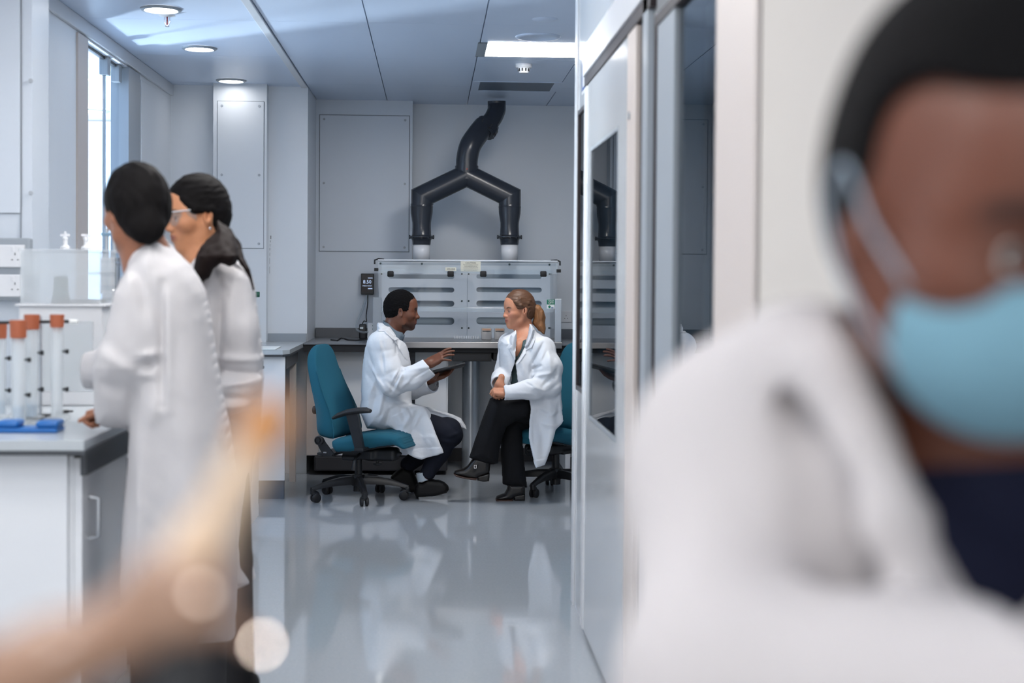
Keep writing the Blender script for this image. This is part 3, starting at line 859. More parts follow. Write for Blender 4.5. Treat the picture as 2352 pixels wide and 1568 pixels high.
    for k in range(5):
        a = math.radians(-60+72*k)
        ca, sa = math.cos(a), math.sin(a)
        P_ = lambda r, z, s=0: (ca*r-sa*s, sa*r+ca*s, z)
        q = B(); prof = [(.035, .026, .145, .095), (.12, .024, .142, .095), (.20, .021, .128, .092), (.27, .019, .106, .082), (.315, .018, .092, .072)]
        rg = []
        for r, w_, zt, zb_ in prof:
            rg.append([q.verts.new(P_(r, z, s)) for s, z in ((-w_, zb_), (-w_*.95, zt-.012), (-w_*.55, zt), (w_*.55, zt), (w_*.95, zt-.012), (w_, zb_))])
        for r0, r1 in zip(rg[:-1], rg[1:]):
            for j in range(6): q.faces.new((r0[j], r0[(j+1) % 6], r1[(j+1) % 6], r1[j]))
        q.faces.new(rg[0]); q.faces.new(list(reversed(rg[-1])))
        lg = obj('leg', q, M['black'], c, smooth=50)
        q = B(); cyl(q, P_(.303, .052), P_(.303, .085), .017, .019, 16)
        tube(q, [P_(.300, .056), P_(.285, .054), P_(.27, .045)], [.018, .02, .016], 14); cs = obj('castor', q, M['black'], lg, smooth=50)
        for sg in (-1, 1):
            q = B(); p0 = Vector(P_(.285, .0285, sg*.006)); p1 = Vector(P_(.285, .0285, sg*.026))
            tube(q, [p0, p0+(p1-p0)*.1, p0+(p1-p0)*.75, p1], [.022, .028, .028, .020], 24); obj('wheel', q, M['black_soft'], cs, smooth=40)
    return c
ch = make_chair('teal office chair with black arms under the seated person gesturing with a tablet')
YC1 = 8.80
cp = at(823, 1146, YC1); ch.location = (cp[0], YC1, 0); ch.rotation_euler = (0, 0, math.radians(-20))
c2_ = copy_tree(ch)
c2_['label'] = 'teal office chair under the seated ponytailed person, partly hidden by the glass partition'
YC2 = 9.08
cp = at(1276, 1140, YC2); c2_.location = (cp[0], YC2, 0); c2_.rotation_euler = (0, 0, math.radians(225))
for k in [o for o in c2_.children if o.name.startswith('armrest')][1:]:      # this chair has no arm on the near side
    for g in list(k.children): bpy.data.objects.remove(g)
    bpy.data.objects.remove(k)
# ------------------------------------------------------------------ apparatus on the peninsula bench
BZ = 0.9205
M['stopper'] = mat('orange_brown_stopper', rgb(168, 92, 62), 0.55)
M['blue_plastic'] = mat('blue_plastic', rgb(28, 98, 170), 0.35)
M['pale_liquid'] = mat('pale_blue_liquid', rgb(150, 186, 216), 0.1)
M['acrylic_body'] = glass_mat('cloudy_acrylic', (0.97, 0.98, 0.985, 1), ior=1.5, rough=0.05, body=0.30, bodycol=(0.84, 0.88, 0.92, 1))
M['white_stand'] = mat('white_stand', rgb(214, 216, 220), 0.4)
M['motor'] = mat('grey_green_motor', rgb(104, 124, 124), 0.4)
def column(lb, x, ytop, ystop, Y, r, rs, liquid=0.0, neck=False):
    p = at(x, ytop, Y); zt = float(p[2]); zs = float(at(x, ystop, Y)[2]); X = float(p[0])
    t = thing('glass_column', lb, 'glass tube', (X, Y, BZ), 'tall clear columns with orange stoppers')
    q = B(); box(q, X-.032, X+.032, Y-.032, Y+.032, BZ, BZ+.012, .002); obj('foot', q, M['acrylic_body'], t)
    q = B(); lathe(q, [(r-.003, 0), (r, 0), (r, zs-BZ-.012), (r-.003, zs-BZ-.012), (r-.003, 0)], (X, Y, BZ+.0125), 'Z', 32); obj('tube', q, M['acrylic_body'], t, smooth=40)
    if liquid:
        q = B(); cyl(q, (X, Y, BZ+.0128), (X, Y, BZ+liquid), r-.0035, seg=28); obj('liquid', q, M['pale_liquid'], t, 'pale blue liquid', smooth=40)
    q = B(); cyl(q, (X, Y, zs-.018), (X, Y, zt), rs*.92, rs, 28); st = obj('stopper', q, M['stopper'], t, 'orange brown stopper', smooth=40)
    if neck:
        q = B(); cyl(q, (X, Y, zs-.03), (X, Y, zs-.0185), rs*.6, seg=20); obj('collar', q, M['stopper'], st, smooth=40)
    for k, zf in enumerate((.32, .70)):
        z = BZ+(zs-BZ)*zf; q = B(); cyl(q, (X+r, Y-.004, z), (X+r+.014, Y-.010, z), .0035, seg=10); cyl(q, (X+r+.014, Y-.010, z-.007), (X+r+.014, Y-.010, z+.007), .006, seg=12); obj('tap', q, M['black'], t, smooth=40)
    return t
column('clear column with orange brown stopper and blue liquid, frontmost of the stoppered columns', 42, 735, 762, 4.40, .021, .026, .055, True)
column('clear column with orange brown stopper just behind the frontmost one', 73, 722, 743, 4.52, .020, .024, .05)
column('clear column with orange brown stopper nearest the standing person, under the end of the rod', 131, 722, 738, 4.50, .019, .022, 0, True)
column('clear column with orange brown stopper farthest to the left, half outside the photo', -2, 740, 764, 4.62, .021, .025, .05)
t = thing('support_rod', 'dark horizontal rod with white end clamped across the stoppered columns', 'rod', tuple(at(90, 740, 4.56)))
q = B(); tube(q, [at(-20, 741, 4.556), at(160, 738, 4.556)], .005, 12); obj('rod', q, M['black'], t, smooth=40)
q = B(); tube(q, [at(160, 738, 4.556), at(178, 738, 4.556)], .006, 12); obj('end_cap', q, M['white_print'], t, smooth=40)
a, c = at(90, 741, 4.556), at(90, 741, 4.556)
q = B(); cyl(q, (a[0], 4.57, BZ), (a[0], 4.57, a[2]+.02), .005, seg=12); obj('upright', q, M['alu'], t, smooth=40)
q = B(); box(q, a[0]-.05, a[0]+.05, 4.565, 4.62, BZ, BZ+.012, .003); obj('foot', q, M['black'], t)
# blue tray
a, c = at(-20, 998, 4.18), at(137, 970, 4.18)
t = thing('blue_tray', 'bright blue plastic tray lying at the front of the bench', 'tray', ((a[0]+c[0])/2, 4.2, BZ))
q = B(); box(q, a[0], c[0], 4.15, 4.24, BZ, BZ+.014, .004); obj('base', q, M['blue_plastic'], t)
for xx in (20, 112):
    p = at(xx, 980, 4.18); q = B(); box(q, p[0]-.032, p[0]+.032, 4.155, 4.235, BZ+.0142, BZ+.034, .008, 3); obj('holder', q, M['blue_plastic'], t, smooth=50)
# white stand and clear chamber
SY = 5.12
a, c = at(62, 935, SY), at(250, 697, SY)
t = thing('apparatus_stand', 'white box stand under the clear acrylic tank', 'stand', ((a[0]+c[0])/2, SY, BZ))
q = B(); box(q, a[0], c[0], SY-.10, SY+.16, BZ, c[2]-.008, .004); obj('body', q, M['white_stand'], t)
q = B(); box(q, a[0]-.01, c[0]+.012, SY-.115, SY+.17, c[2]-.0078, c[2], .002); obj('shelf', q, M['white_pvc'], t)
q = B(); box(q, a[0]+.03, c[0]-.03, SY-.1045, SY-.1005, BZ+.05, c[2]-.06, .001); obj('front_panel', q, M['acrylic_body'], t)
zt0 = float(c[2])
ta, tc_ = at(65, 692, SY), at(246, 580, SY)
t = thing('acrylic_tank', 'clear acrylic tank with white valves on its lid, on the white stand', 'tank', ((ta[0]+tc_[0])/2, SY, zt0))
zb = zt0+.0005; X0, X1 = float(ta[0]), float(tc_[0]); zt1 = float(tc_[2])
q = B()
box(q, X0, X1, SY-.10, SY-.094, zb, zt1); obj('front_wall', q, M['acrylic_body'], t)
q = B(); box(q, X0, X1, SY+.134, SY+.14, zb, zt1); obj('rear_wall', q, M['acrylic'], t)
for xx in (X0, X1-.006): q = B(); box(q, xx, xx+.006, SY-.0935, SY+.1335, zb, zt1); obj('side_wall', q, M['acrylic_body'], t)
q = B(); box(q, X0-.004, X1+.004, SY-.105, SY+.145, zt1+.0002, zt1+.010, .002); lid_ = obj('lid', q, M['acrylic_body'], t)
zr = float(at(150, 627, SY)[2]); q = B(); box(q, X0+.007, X1-.007, SY-.093, SY+.133, zr-.006, zr+.006); obj('inner_shelf', q, M['acrylic_body'], t)
p = at(140, 690, SY); q = B(); box(q, p[0]-.02, p[0]+.15, SY-.06, SY+.06, zb+.001, zb+.014, .002); obj('base_plate', q, M['plinth'], t)
q = B(); lathe(q, [(0, 0), (.030, 0), (.030, .022), (.024, .026), (.024, .075), (.018, .082), (0, .082)], (p[0]+.005, SY-.02, zb+.0145), 'Z', 24); obj('motor', q, M['motor'], t, smooth=40)
for xx, yt in ((150, 532), (198, 553)):
    p = at(xx, yt, SY); q = B(); z0 = zt1+.0102
    lathe(q, [(0, z0), (.016, z0), (.016, z0+.010), (.008, z0+.014), (.007, z0+.034), (.010, z0+.036), (.010, z0+.042), (.004, z0+.046), (.004, float(p[2])), (0, float(p[2]))], (p[0], SY, 0), 'Z', 18); vv = obj('valve', q, M['white_pvc'], t, smooth=40)
    q = B(); tube(q, [(p[0]-.016, SY, z0+.050), (p[0]+.016, SY, z0+.050)], .004, 8); obj('handle', q, M['white_pvc'], vv, smooth=40)
# metal cylinder with piston
CYY = 5.45
pa_, pb2 = at(254, 672, CYY), at(254, 592, CYY)
t = thing('metal_cylinder', 'shiny metal cylinder with twin piston rods, beside the acrylic tank', 'cylinder', (pa_[0], CYY, BZ))
r = 21/3266*CYY
z1_, z2_ = float(pa_[2]), float(pb2[2])
q = B(); lathe(q, [(0, BZ), (r*.8, BZ), (r*.8, z1_-.004), (r*1.08, z1_-.002), (r*1.08, z1_+.01), (r, z1_+.012), (r, z2_-.03), (r*1.05, z2_-.028), (r*1.05, z2_-.018), (r, z2_-.016), (r, z2_), (0, z2_)], (pa_[0], CYY, 0), 'Z', 36); obj('barrel', q, M['chrome'], t, smooth=30)
for dx in (-.014, .014):
    q = B(); cyl(q, (pa_[0]+dx, CYY, z2_), (pa_[0]+dx, CYY, float(at(250, 525, CYY)[2])), .007, seg=14); obj('piston_rod', q, M['alu'], t, smooth=40)
zc_ = float(at(250, 538, CYY)[2]); q = B(); box(q, pa_[0]-.034, pa_[0]+.034, CYY-.01, CYY+.01, zc_-.006, zc_+.006, .002); obj('crossbar', q, mat('blue_grey_bar', rgb(120, 150, 172), .3), t)
# small things lying on the bench
for lb, x0, y0, x1, y1, Y, r, m in (('thin black pen lying on the bench just behind the blue tray', 60, 962, 130, 962, 4.30, .004, 'black'), ('thick black marker lying on the bench beside the clear columns', 128, 946, 168, 944, 4.62, .006, 'black'),
        ('short black pen lying nearest the standing person\'s cuff', 178, 918, 212, 903, 4.85, .008, 'black'), ('thin grey rod lying across the bench beside the black pen', 140, 922, 190, 908, 4.72, .003, 'plinth')):
    a, c = atz(x0, y0, BZ+r), atz(x1, y1, BZ+r)
    b = B(); tube(b, [a, a+(c-a)*.7, a+(c-a)*.75, c], [r, r, r*.6, r*.5], 12)
    solo('pen', b, M[m], lb, 'pen', smooth=40)
p = atz(206, 972, BZ)
b = B(); lathe(b, [(0, 0), (.008, 0), (.008, .012), (0, .013)], (p[0], p[1], BZ), 'Z', 16); solo('vial_cap', b, mat('red_cap', rgb(206, 92, 80), .4), 'small red vial cap on the bench by the white cuff', 'cap', smooth=40)

# ------------------------------------------------------------------ microscope on a bench close to the camera
t = thing('worktop', 'grey worktop holding the microscope close to the camera', 'worktop', (-.45, .45, .88))
q = B(); box(q, -1.3, .02, .22, .70, .88, .90, .003); obj('top', q, M['top_grey'], t)
for xx in (-1.25, -.03):
    for yy in (.26, .66): q = B(); box(q, xx-.02, xx+.02, yy-.02, yy+.02, 0, .8798); obj('leg', q, M['trim_grey'], t)
MY = .50
M['cream'] = mat('cream_enamel', rgb(214, 188, 160), 0.35, coat=0.4)
M['tan'] = mat('tan_enamel', rgb(150, 116, 94), 0.4, coat=0.3)
M['orange'] = mat('orange_ring', rgb(196, 138, 84), 0.35)
def mp(x, y, dy=0.0): return np.array(at(x, y, MY+dy))
m_ = thing('microscope', 'cream and tan microscope, badly out of focus right in front of the camera', 'microscope', (-.16, MY, .9005))
e0, e1 = mp(425, 1330), mp(622, 955)
dd = (e1-e0)/np.linalg.norm(e1-e0)
q = B(); tube(q, [e0, e0+dd*.02, e0+dd*.021, e1-dd*.012], [.0115, .0110, .0082, .0076], 28); et = obj('eyepiece_tube', q, M['cream'], m_, smooth=40)
q = B(); tube(q, [e1-dd*.012, e1-dd*.010, e1+dd*.004, e1+dd*.006], [.0080, .0090, .0090, .006], 28); obj('eyepiece', q, M['orange'], et, 'orange eyepiece', smooth=40)
G = Field(mp(150, 1568)-np.array([.03, .06, .03]), mp(560, 1230)+np.array([.03, .06, .03]), .0022)
G.rbox(mp(420, 1360), (.018, .018, .014), .008, .01)
G.chain([mp(420, 1385), mp(300, 1440), mp(120, 1515), mp(-40, 1590)], [.0105, .011, .013, .016], .012)
mesh_obj('arm', G.mesh('arm'), M['tan'], m_)
pp = mp(-60, 1600)
q = B(); tube(q, bez([pp+np.array([.01, 0, .004]), pp+np.array([-.02, 0, -.02]), pp+np.array([-.03, 0, -.10]), pp+np.array([-.02, 0, -.22]), np.array([pp[0]-.01, MY, .93])], 8), .019, 24); obj('pillar', q, M['tan'], m_, smooth=50)
q = B(); box(q, pp[0]-.05, pp[0]+.14, MY-.06, MY+.06, .9005, .932, .012, 3); obj('foot', q, M['cream'], m_, smooth=50)
st0 = mp(420, 1385)
q = B(); tube(q, [st0, st0-np.array([0, 0, .05])], [.013, .015], 24); obj('nosepiece', q, M['black'], m_, smooth=40)
q = B(); tube(q, [st0-np.array([0, 0, .05]), st0-np.array([0, 0, .085]), st0-np.array([0, 0, .095])], [.010, .009, .005], 20); obj('objective', q, M['chrome'], m_, smooth=40)
q = B(); box(q, pp[0]-.01, st0[0]+.06, MY-.055, MY+.055, st0[2]-.12, st0[2]-.108, .003); obj('stage', q, M['black'], m_)
for x, y, r, dy, es in ((598, 1478, .0015, .0, 13.0), (461, 1362, .0015, -.022, 1.6)):  # added glowing beads on stalks, made to blur into bright highlight discs
    c = mp(x, y, dy); q = B(); tube(q, [c, c+(mp(430, 1385)-c)*.95], .0030, 10); sk = obj('bead_arm', q, M['tan'], m_, smooth=50)
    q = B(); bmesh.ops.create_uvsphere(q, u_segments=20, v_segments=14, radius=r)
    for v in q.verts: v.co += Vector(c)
    obj('highlight_bead', q, mat('warm_highlight', (1, .9, .8, 1), .3, emit=(1.0, .84, .72, 1), estr=es), sk, 'small glowing bead added as a warm white highlight', smooth=80)
# ------------------------------------------------------------------ peninsula bench on the left
def lerp2(a, b, t): return (a[0]+(b[0]-a[0])*t, a[1]+(b[1]-a[1])*t)
ea, eb = (-0.952, 3.965), (-0.893, 7.66)          # right edge of the worktop
def ex(y, off=0.0): return ea[0]+(eb[0]-ea[0])*(y-ea[1])/(eb[1]-ea[1])-off
t = thing('worktop', 'grey laboratory worktop carrying the glassware, in front of the two standing women', 'worktop', (-1.35, 5.6, 0.88))
q = B(); prism(q, [(XL+0.002, 3.965), ea, eb, (XL+0.002, 7.66)], 0.893, 0.92); obj('top', q, M['top_grey'], t)
q = B(); prism(q, [(XL+0.004, 3.962), (ea[0]+0.004, 3.962), (eb[0]+0.004, 7.664), (XL+0.004, 7.664)], 0.880, 0.8925); obj('edge_band', q, M['top_edge'], t)
# side rail under the edge
q = B(); prism(q, [(ex(4.03, 0.026), 4.03), (ex(4.03, 0.010), 4.03), (ex(6.3, 0.010), 6.3), (ex(6.3, 0.026), 6.3)], 0.815, 0.8795); obj('rail', q, M['top_edge'], t)

def base_cab(name, label, y0, y1, x0, xf0, xf1, doors=1, end=False, handle=True, mat_=None, h=0.866, drawer=False):
    """cabinet whose doors face +X at x = xf0 (near end) .. xf1 (far end)"""
    mm = mat_ or M['lam_white']
    t = thing(name, label, 'cabinet', ((x0+xf0)/2, (y0+y1)/2, 0), 'cabinets under the peninsula bench')
    q = B(); prism(q, [(x0, y0), (xf0-0.022, y0), (xf1-0.022, y1), (x0, y1)], 0.10, h); obj('body', q, mm, t)
    q = B(); prism(q, [(x0, y0+0.01), (xf0-0.07, y0+0.01), (xf1-0.07, y1-0.002), (x0, y1-0.002)], 0.0, 0.0995); obj('plinth', q, M['plinth_grey'], t)
    n = doors
    for i in range(n):
        a, c = y0+(y1-y0)*i/n+0.003, y0+(y1-y0)*(i+1)/n-0.003
        fa = xf0+(xf1-xf0)*(a-y0)/(y1-y0); fc = xf0+(xf1-xf0)*(c-y0)/(y1-y0)
        zt = h-0.006 if not drawer else h-0.17
        q = B(); prism(q, [(fa-0.0215, a), (fa, a), (fc, c), (fc-0.0215, c)], 0.105, zt); dr = obj('door', q, mm, t)
        if handle:
            hy = a+0.07; fx = fa+(fc-fa)*0.2
            q = B(); tube(q, [(fx, hy, 0.62), (fx+0.028, hy, 0.625), (fx+0.028, hy, 0.735), (fx, hy, 0.74)], 0.006, 10); obj('handle', q, M['alu'], dr, smooth=50)
        for hz in (0.2, zt-0.1):
            q = B(); fx = fc; cyl(q, (fx-0.002, c-0.004, hz-0.03), (fx-0.002, c-0.004, hz+0.03), 0.005, seg=10); obj('hinge', q, M['plinth_grey'], dr, smooth=50)
        if drawer:
            q = B(); prism(q, [(fa-0.0215, a), (fa, a), (fc, c), (fc-0.0215, c)], h-0.164, h-0.006); dw = obj('drawer', q, mm, t)
            q = B(); ym = (a+c)/2; fx = (fa+fc)/2; tube(q, [(fx, ym-0.06, h-0.09), (fx+0.026, ym-0.055, h-0.09), (fx+0.026, ym+0.055, h-0.09), (fx, ym+0.06, h-0.09)], 0.006, 10); obj('handle', q, M['alu'], dw, smooth=50)
    if end:
        q = B(); box(q, x0, xf0-0.035, y0-0.025, y0-0.001, 0.0, h+0.010); obj('end_panel', q, M['lam_white'], t)
    return t
base_cab('base_cabinet', 'white base cabinet with plain white end panel nearest the camera', 4.06, 4.62, XL+0.002, ex(4.06, 0.03), ex(4.62, 0.03), 1, True)
base_cab('base_cabinet', 'white drawer cabinet under the bench beside the front standing woman', 5.05, 5.85, XL+0.002, ex(5.05, 0.03), ex(5.85, 0.03), 2, drawer=True)
base_cab('base_cabinet', 'white base cabinet at the far end of the peninsula bench', 6.35, 7.58, XL+0.002, ex(6.35, 0.012), ex(7.58, 0.012), 2, handle=False)

# ------------------------------------------------------------------ bench beyond it (far left)
t = thing('worktop', 'pale grey worktop of the short bench beyond the standing women', 'worktop', (-1.3, 9.3, 0.88))
q = B(); prism(q, [(XL+0.002, 8.76), (-0.905, 8.76), (-0.87, 8.84), (-0.862, 9.645), (-0.862, 9.947), (XL+0.002, 9.947)], 0.893, 0.92); obj('top', q, M['top_grey'], t)
q = B(); prism(q, [(XL+0.004, 8.758), (-0.904, 8.758), (-0.868, 8.838), (-0.861, 9.645), (-0.9, 9.645), (XL+0.004, 9.645)], 0.880, 0.8925); obj('edge_band', q, M['top_edge'], t)
q = B(); box(q, -0.93, -0.89, 8.84, 9.6, 0.80, 0.8795); obj('rail', q, M['top_edge'], t)
q = B(); box(q, XL+0.012, -0.862, 9.915, 9.949, 0.9205, 0.975); obj('upstand', q, M['trim_grey'], t)
t = thing('end_cabinet', 'white cabinet end with dark plinth beside the teal chair', 'cabinet', (-1.3, 9.2, 0))
q = B(); box(q, XL+0.002, -0.895, 8.80, 8.83, 0.115, 0.879); obj('end_panel', q, M['lam_white'], t)
q = B(); box(q, XL+0.002, -0.899, 8.815, 8.84, 0.0, 0.1145); obj('plinth', q, M['plinth_grey'], t)
q = B(); box(q, XL+0.002, -1.0, 8.831, 9.3, 0.10, 0.879); obj('body', q, M['plinth'], t)
q = B(); box(q, -0.94, -0.90, 9.55, 9.60, 0.0, 0.799); obj('leg', q, M['trim_beige'], t)
b = B(); box(b, -1.20, -0.955, 8.80, 9.15, 0.921, 0.926, 0.002)
solo('paper_pad', b, M['white_print'], 'white paper sheet lying on the short bench behind the women', 'paper')
# gas tap with green knob
p = at(588, 676, 9.0)
t = thing('gas_tap', 'bench tap with a dark green knob behind the ponytailed woman', 'tap', (p[0]-0.10, 9.0, 0.92))
q = B(); lathe(q, [(0, 0), (0.03, 0), (0.03, 0.012), (0.012, 0.02), (0.012, p[2]-0.92-0.02), (0, p[2]-0.92-0.01)], (p[0]-0.10, 9.0, 0.9205), 'Z', 20); obj('post', q, M['white_pvc'], t, smooth=40)
q = B(); tube(q, [(p[0]-0.10, 9.0, p[2]-0.015), (p[0]-0.05, 9.0, p[2]), (p[0]-0.012, 9.0, p[2])], 0.009, 12); obj('arm', q, M['white_pvc'], t, smooth=50)
q = B(); cyl(q, (p[0]-0.013, 9.0, p[2]), (p[0]+0.022, 9.0, p[2]), 0.019, 0.017, 20); obj('knob', q, M['green_dark'], t, smooth=40)

# ------------------------------------------------------------------ bench along the back wall
t = thing('worktop', 'long dark-edged worktop along the back wall under the fume hood', 'worktop', (0.3, 10.2, 0.88))
q = B(); box(q, -0.857, 2.295, 9.652, YB-0.002, 0.912, 0.92); obj('top', q, mat('worktop_back', rgb(112, 116, 122), 0.25, var=0.03, vscale=50), t)
q = B(); box(q, -0.857, 2.295, 9.665, 10.55, 0.862, 0.9115); obj('edge_band', q, M['black_soft'], t)
q = B(); box(q, -0.855, 2.29, 10.60, 10.655, 0.9205, 0.99); obj('upstand', q, mat('upstand', rgb(88, 92, 98), 0.3), t)
c = thing('base_cabinet', 'white cabinet with dark plinth under the back worktop behind the seated man', 'cabinet', (-0.5, 10.2, 0), 'cabinets under the back worktop')
q = B(); box(q, -0.855, 0.12, 9.86, 10.6, 0.135, 0.861); obj('body', q, M['lam_white'], c)
q = B(); box(q, -0.76, 0.11, 9.84, 9.8595, 0.14, 0.856, 0.002); obj('door', q, M['lam_white'], c)
q = B(); box(q, -0.853, -0.77, 9.845, 9.8595, 0.14, 0.856, 0.002); obj('filler', q, M['trim_beige'], c)
q = B(); box(q, -0.80, 0.12, 9.84, 10.55, 0.03, 0.1345, 0.012); obj('plinth', q, M['plinth'], c)
c = thing('base_cabinet', 'white cabinet under the back worktop behind the seated woman', 'cabinet', (1.6, 10.2, 0), 'cabinets under the back worktop')
q = B(); box(q, 0.98, 2.25, 9.92, 10.6, 0.36, 0.861); obj('body', q, M['lam_white'], c)
q = B(); box(q, 0.945, 0.98, 9.90, 10.6, 0.02, 0.861); obj('side_panel', q, M['lam_white'], c)
q = B(); box(q, 1.02, 2.25, 9.96, 10.6, 0.30, 0.359); obj('plinth', q, M['plinth'], c)
b = B(); box(b, 0.125, 0.94, 10.60, 10.63, 0.10, 0.86)
t = solo('modesty_panel', b, M['lam_white'], 'white back panel in the kneehole between the two seated people', 'panel')
q = B(); box(q, 0.125, 0.94, 10.575, 10.63, 0.0, 0.0995); obj('skirting', q, M['plinth'], t)
t = thing('bench_leg', 'round pale metal leg under the fume hood between the two seated people', 'table leg', (0.287, 10.12, 0))
q = B(); cyl(q, (0.287, 10.12, 0.0), (0.287, 10.12, 0.80), 0.062, seg=36); obj('tube', q, M['alu'], t, smooth=40)
q = B(); box(q, 0.16, 0.42, 10.0, 10.3, 0.8005, 0.8615); obj('bracket', q, M['dark_frame'], t)
b = B(); box(b, -0.145, -0.105, 9.68, 9.72, 0.0, 0.861)
solo('support_post', b, M['dark_frame'], 'black square post under the worktop in front of the seated man', 'support post')
bx = at(1040, 812, 9.70); by = at(1129, 820, 9.70)
t = thing('hanging_drawer', 'flat black box hanging under the worktop between the two people', 'drawer', ((bx[0]+by[0])/2, 9.9, 0.80))
q = B(); box(q, bx[0], by[0], 9.70, 10.0, 0.80, 0.861, 0.004); obj('body', q, M['black'], t)
q = B(); box(q, bx[0]+0.02, by[0]-0.02, 9.695, 9.6995, 0.812, 0.848); obj('front', q, M['dark_frame'], t)
bx = at(1133, 812, 9.70); by = at(1240, 818, 9.70)
t = thing('hanging_drawer', 'flat black box under the worktop hidden partly by the seated woman', 'drawer', ((bx[0]+by[0])/2, 9.9, 0.805))
q = B(); box(q, bx[0], by[0], 9.72, 10.0, 0.805, 0.861, 0.004); obj('body', q, M['black'], t)

# ------------------------------------------------------------------ fume hood on the back worktop
HY0, HY1 = 9.78, 10.50
hl, hr = at(868, 600, HY0)[0], at(1281, 600, HY0)[0]
htop = float(at(1075, 598, HY0)[2]); HZ = 0.935
hood = thing('fume_hood', 'wide white fume hood with slotted back panel and clear front sash', 'fume hood', ((hl+hr)/2, 10.1, 0.92))
q = B(); box(q, hl+0.10, hr+0.02, 9.66, HY1+0.04, 0.9205, HZ, 0.003); box(q, hl+0.10, hr+0.02, 9.625, 9.6495, 0.893, HZ, 0.003); box(q, hl+0.10, hr+0.02, 9.64, 9.67, HZ-0.008, HZ); obj('base_tray', q, M['steel'], hood)
q = B(); box(q, hl, hr, HY0, HY1, htop-0.008, htop); obj('top_panel', q, M['acrylic'], hood)
q = B(); box(q, hl, hr, HY0-0.004, HY0+0.02, htop-0.004, htop+0.004, 0.001); box(q, hl, hr, HY1-0.02, HY1, htop-0.004, htop+0.004, 0.001); obj('top_edge', q, M['hood'], hood)
q = B(); box(q, hl, hr, HY1-0.012, HY1, HZ, htop-0.012); obj('rear_panel', q, M['hood_dark'], hood)
# slotted baffle: panel with real rounded slots, built as strips around them
BY = 10.30
def slot_panel(bm, x0, x1, z0, z1, slots, y, th):
    """plate in XZ with stadium slots (xa, xb, zc, r)"""
    zs = sorted(slots, key=lambda s: s[2])
    zc = z0
    n = 10
    for (xa, xb, z, r) in zs:
        box(bm, x0, x1, y, y+th, zc, z-r)
        for side in (0, 1):
            xo = x0 if side == 0 else x1; cxx = xa+r if side == 0 else xb-r
            sg = -1 if side == 0 else 1
            poly = [(xo, z-r), (cxx, z-r)] + [(cxx+sg*r*math.sin(a), z-r*math.cos(a)) for a in np.linspace(0, PI, n+1)[1:-1]] + [(cxx, z+r), (xo, z+r)]
            prism(bm, poly, y, y+th, 'Y')
        zc = z+r
    box(bm, x0, x1, y, y+th, zc, z1)
def hp(x, y): 
    p = at(x, y, BY); return float(p[0]), float(p[2])
rows = [(634.5, 5.0), (665.0, 5.8), (696.5, 6.8), (736.5, 8.3)]
mid = hp(1073.5, 650)[0]
for k, (xa, xb, lx, rx) in enumerate([(892, 1043.5, hl+0.004, mid-0.001), (1094, 1244.5, mid+0.001, hr-0.004)]):
    q = B()
    slots = [(hp(xa, yy)[0], hp(xb, yy)[0], hp(xa, yy)[1], rr*BY/3266) for yy, rr in rows]
    slot_panel(q, lx, rx, HZ+0.0005, htop-0.03, slots, BY, 0.012)
    bp_ = obj('baffle_panel', q, M['hood'], hood)
    pts = [(1060 if k == 0 else 1075+6, 629), (1060 if k == 0 else 1081, 691), (1060 if k == 0 else 1081, 752)]
    pts = [((1061, y) if k == 0 else (1076.5, y)) for y in (629, 691, 753)]
    if k == 1: pts += [(1261, 753), (1262, 629)]
    else: pts += [(876, 629)]
    for pxx in pts:
        c = hp(*pxx); q = B(); cyl(q, (c[0], BY, c[1]), (c[0], BY-0.006, c[1]), 0.0068, 0.0058, 12); obj('screw', q, mat('dark_screw', rgb(20, 48, 52), 0.4), bp_, smooth=40)
# side walls of clear sheet, aluminium front posts
for nm, xx in (('left', hl), ('right', hr-0.008)):
    q = B(); box(q, xx, xx+0.008, HY0+0.03, HY1-0.014, HZ+0.0005, htop-0.013); obj('side_panel', q, M['acrylic'], hood)
fz = at(1075, 628, HY0)[2]
q = B(); box(q, hl, hr, HY0, HY0+0.008, fz, htop-0.0125); obj('front_rail', q, M['acrylic_haze'], hood)
sz = at(1075, 716, HY0)[2]
q = B(); box(q, hl+0.004, hr-0.03, HY0-0.012, HY0-0.004, sz, fz+0.028); sash = obj('sash', q, M['acrylic'], hood)
q = B(); box(q, hl+0.004, hr-0.03, HY0-0.020, HY0-0.0125, sz, sz+0.030, 0.002); obj('sash_grip', q, M['acrylic_haze'], sash)
for pxx in (897, 1035, 1110, 1248):
    c = at(pxx, 629, HY0-0.02); q = B(); box(q, c[0]-0.022, c[0]+0.022, HY0-0.040, HY0-0.0125, c[2]-0.020, c[2]+0.020, 0.008, 3); box(q, c[0]-0.020, c[0]+0.020, HY0-0.043, HY0-0.040, c[2]-0.003, c[2]+0.001)
    obj('clip', q, M['black_soft'], hood, smooth=40)
for pxx, pyy in ((865, 619), (1284, 622)):
    c = at(pxx, pyy, HY0); q = B(); box(q, c[0]-0.016, c[0]+0.012, HY0-0.02, HY0+0.05, c[2]-0.011, c[2]+0.011, 0.002); obj('hinge', q, M['black_soft'], hood)
for sx, pxx in ((1, 862), (-1, 1285)):
    c = at(pxx, 595, HY0+0.02); q = B()
    tube(q, [(c[0]+sx*0.06, HY0+0.02, htop+0.003), (c[0]+sx*0.02, HY0+0.02, htop+0.006), (c[0]-sx*0.004, HY0+0.02, htop-0.002), (c[0]-sx*0.004, HY0+0.02, htop-0.03)], 0.006, 8); obj('corner_bracket', q, M['black_soft'], hood, smooth=50)
lp0, lp1 = at(857, 683, HY0-0.03), at(876, 790, HY0-0.03)
q = B(); box(q, lp0[0], lp1[0], HY0-0.06, HY0-0.022, HZ, lp0[2], 0.002); obj('post', q, M['trim_grey'], hood)
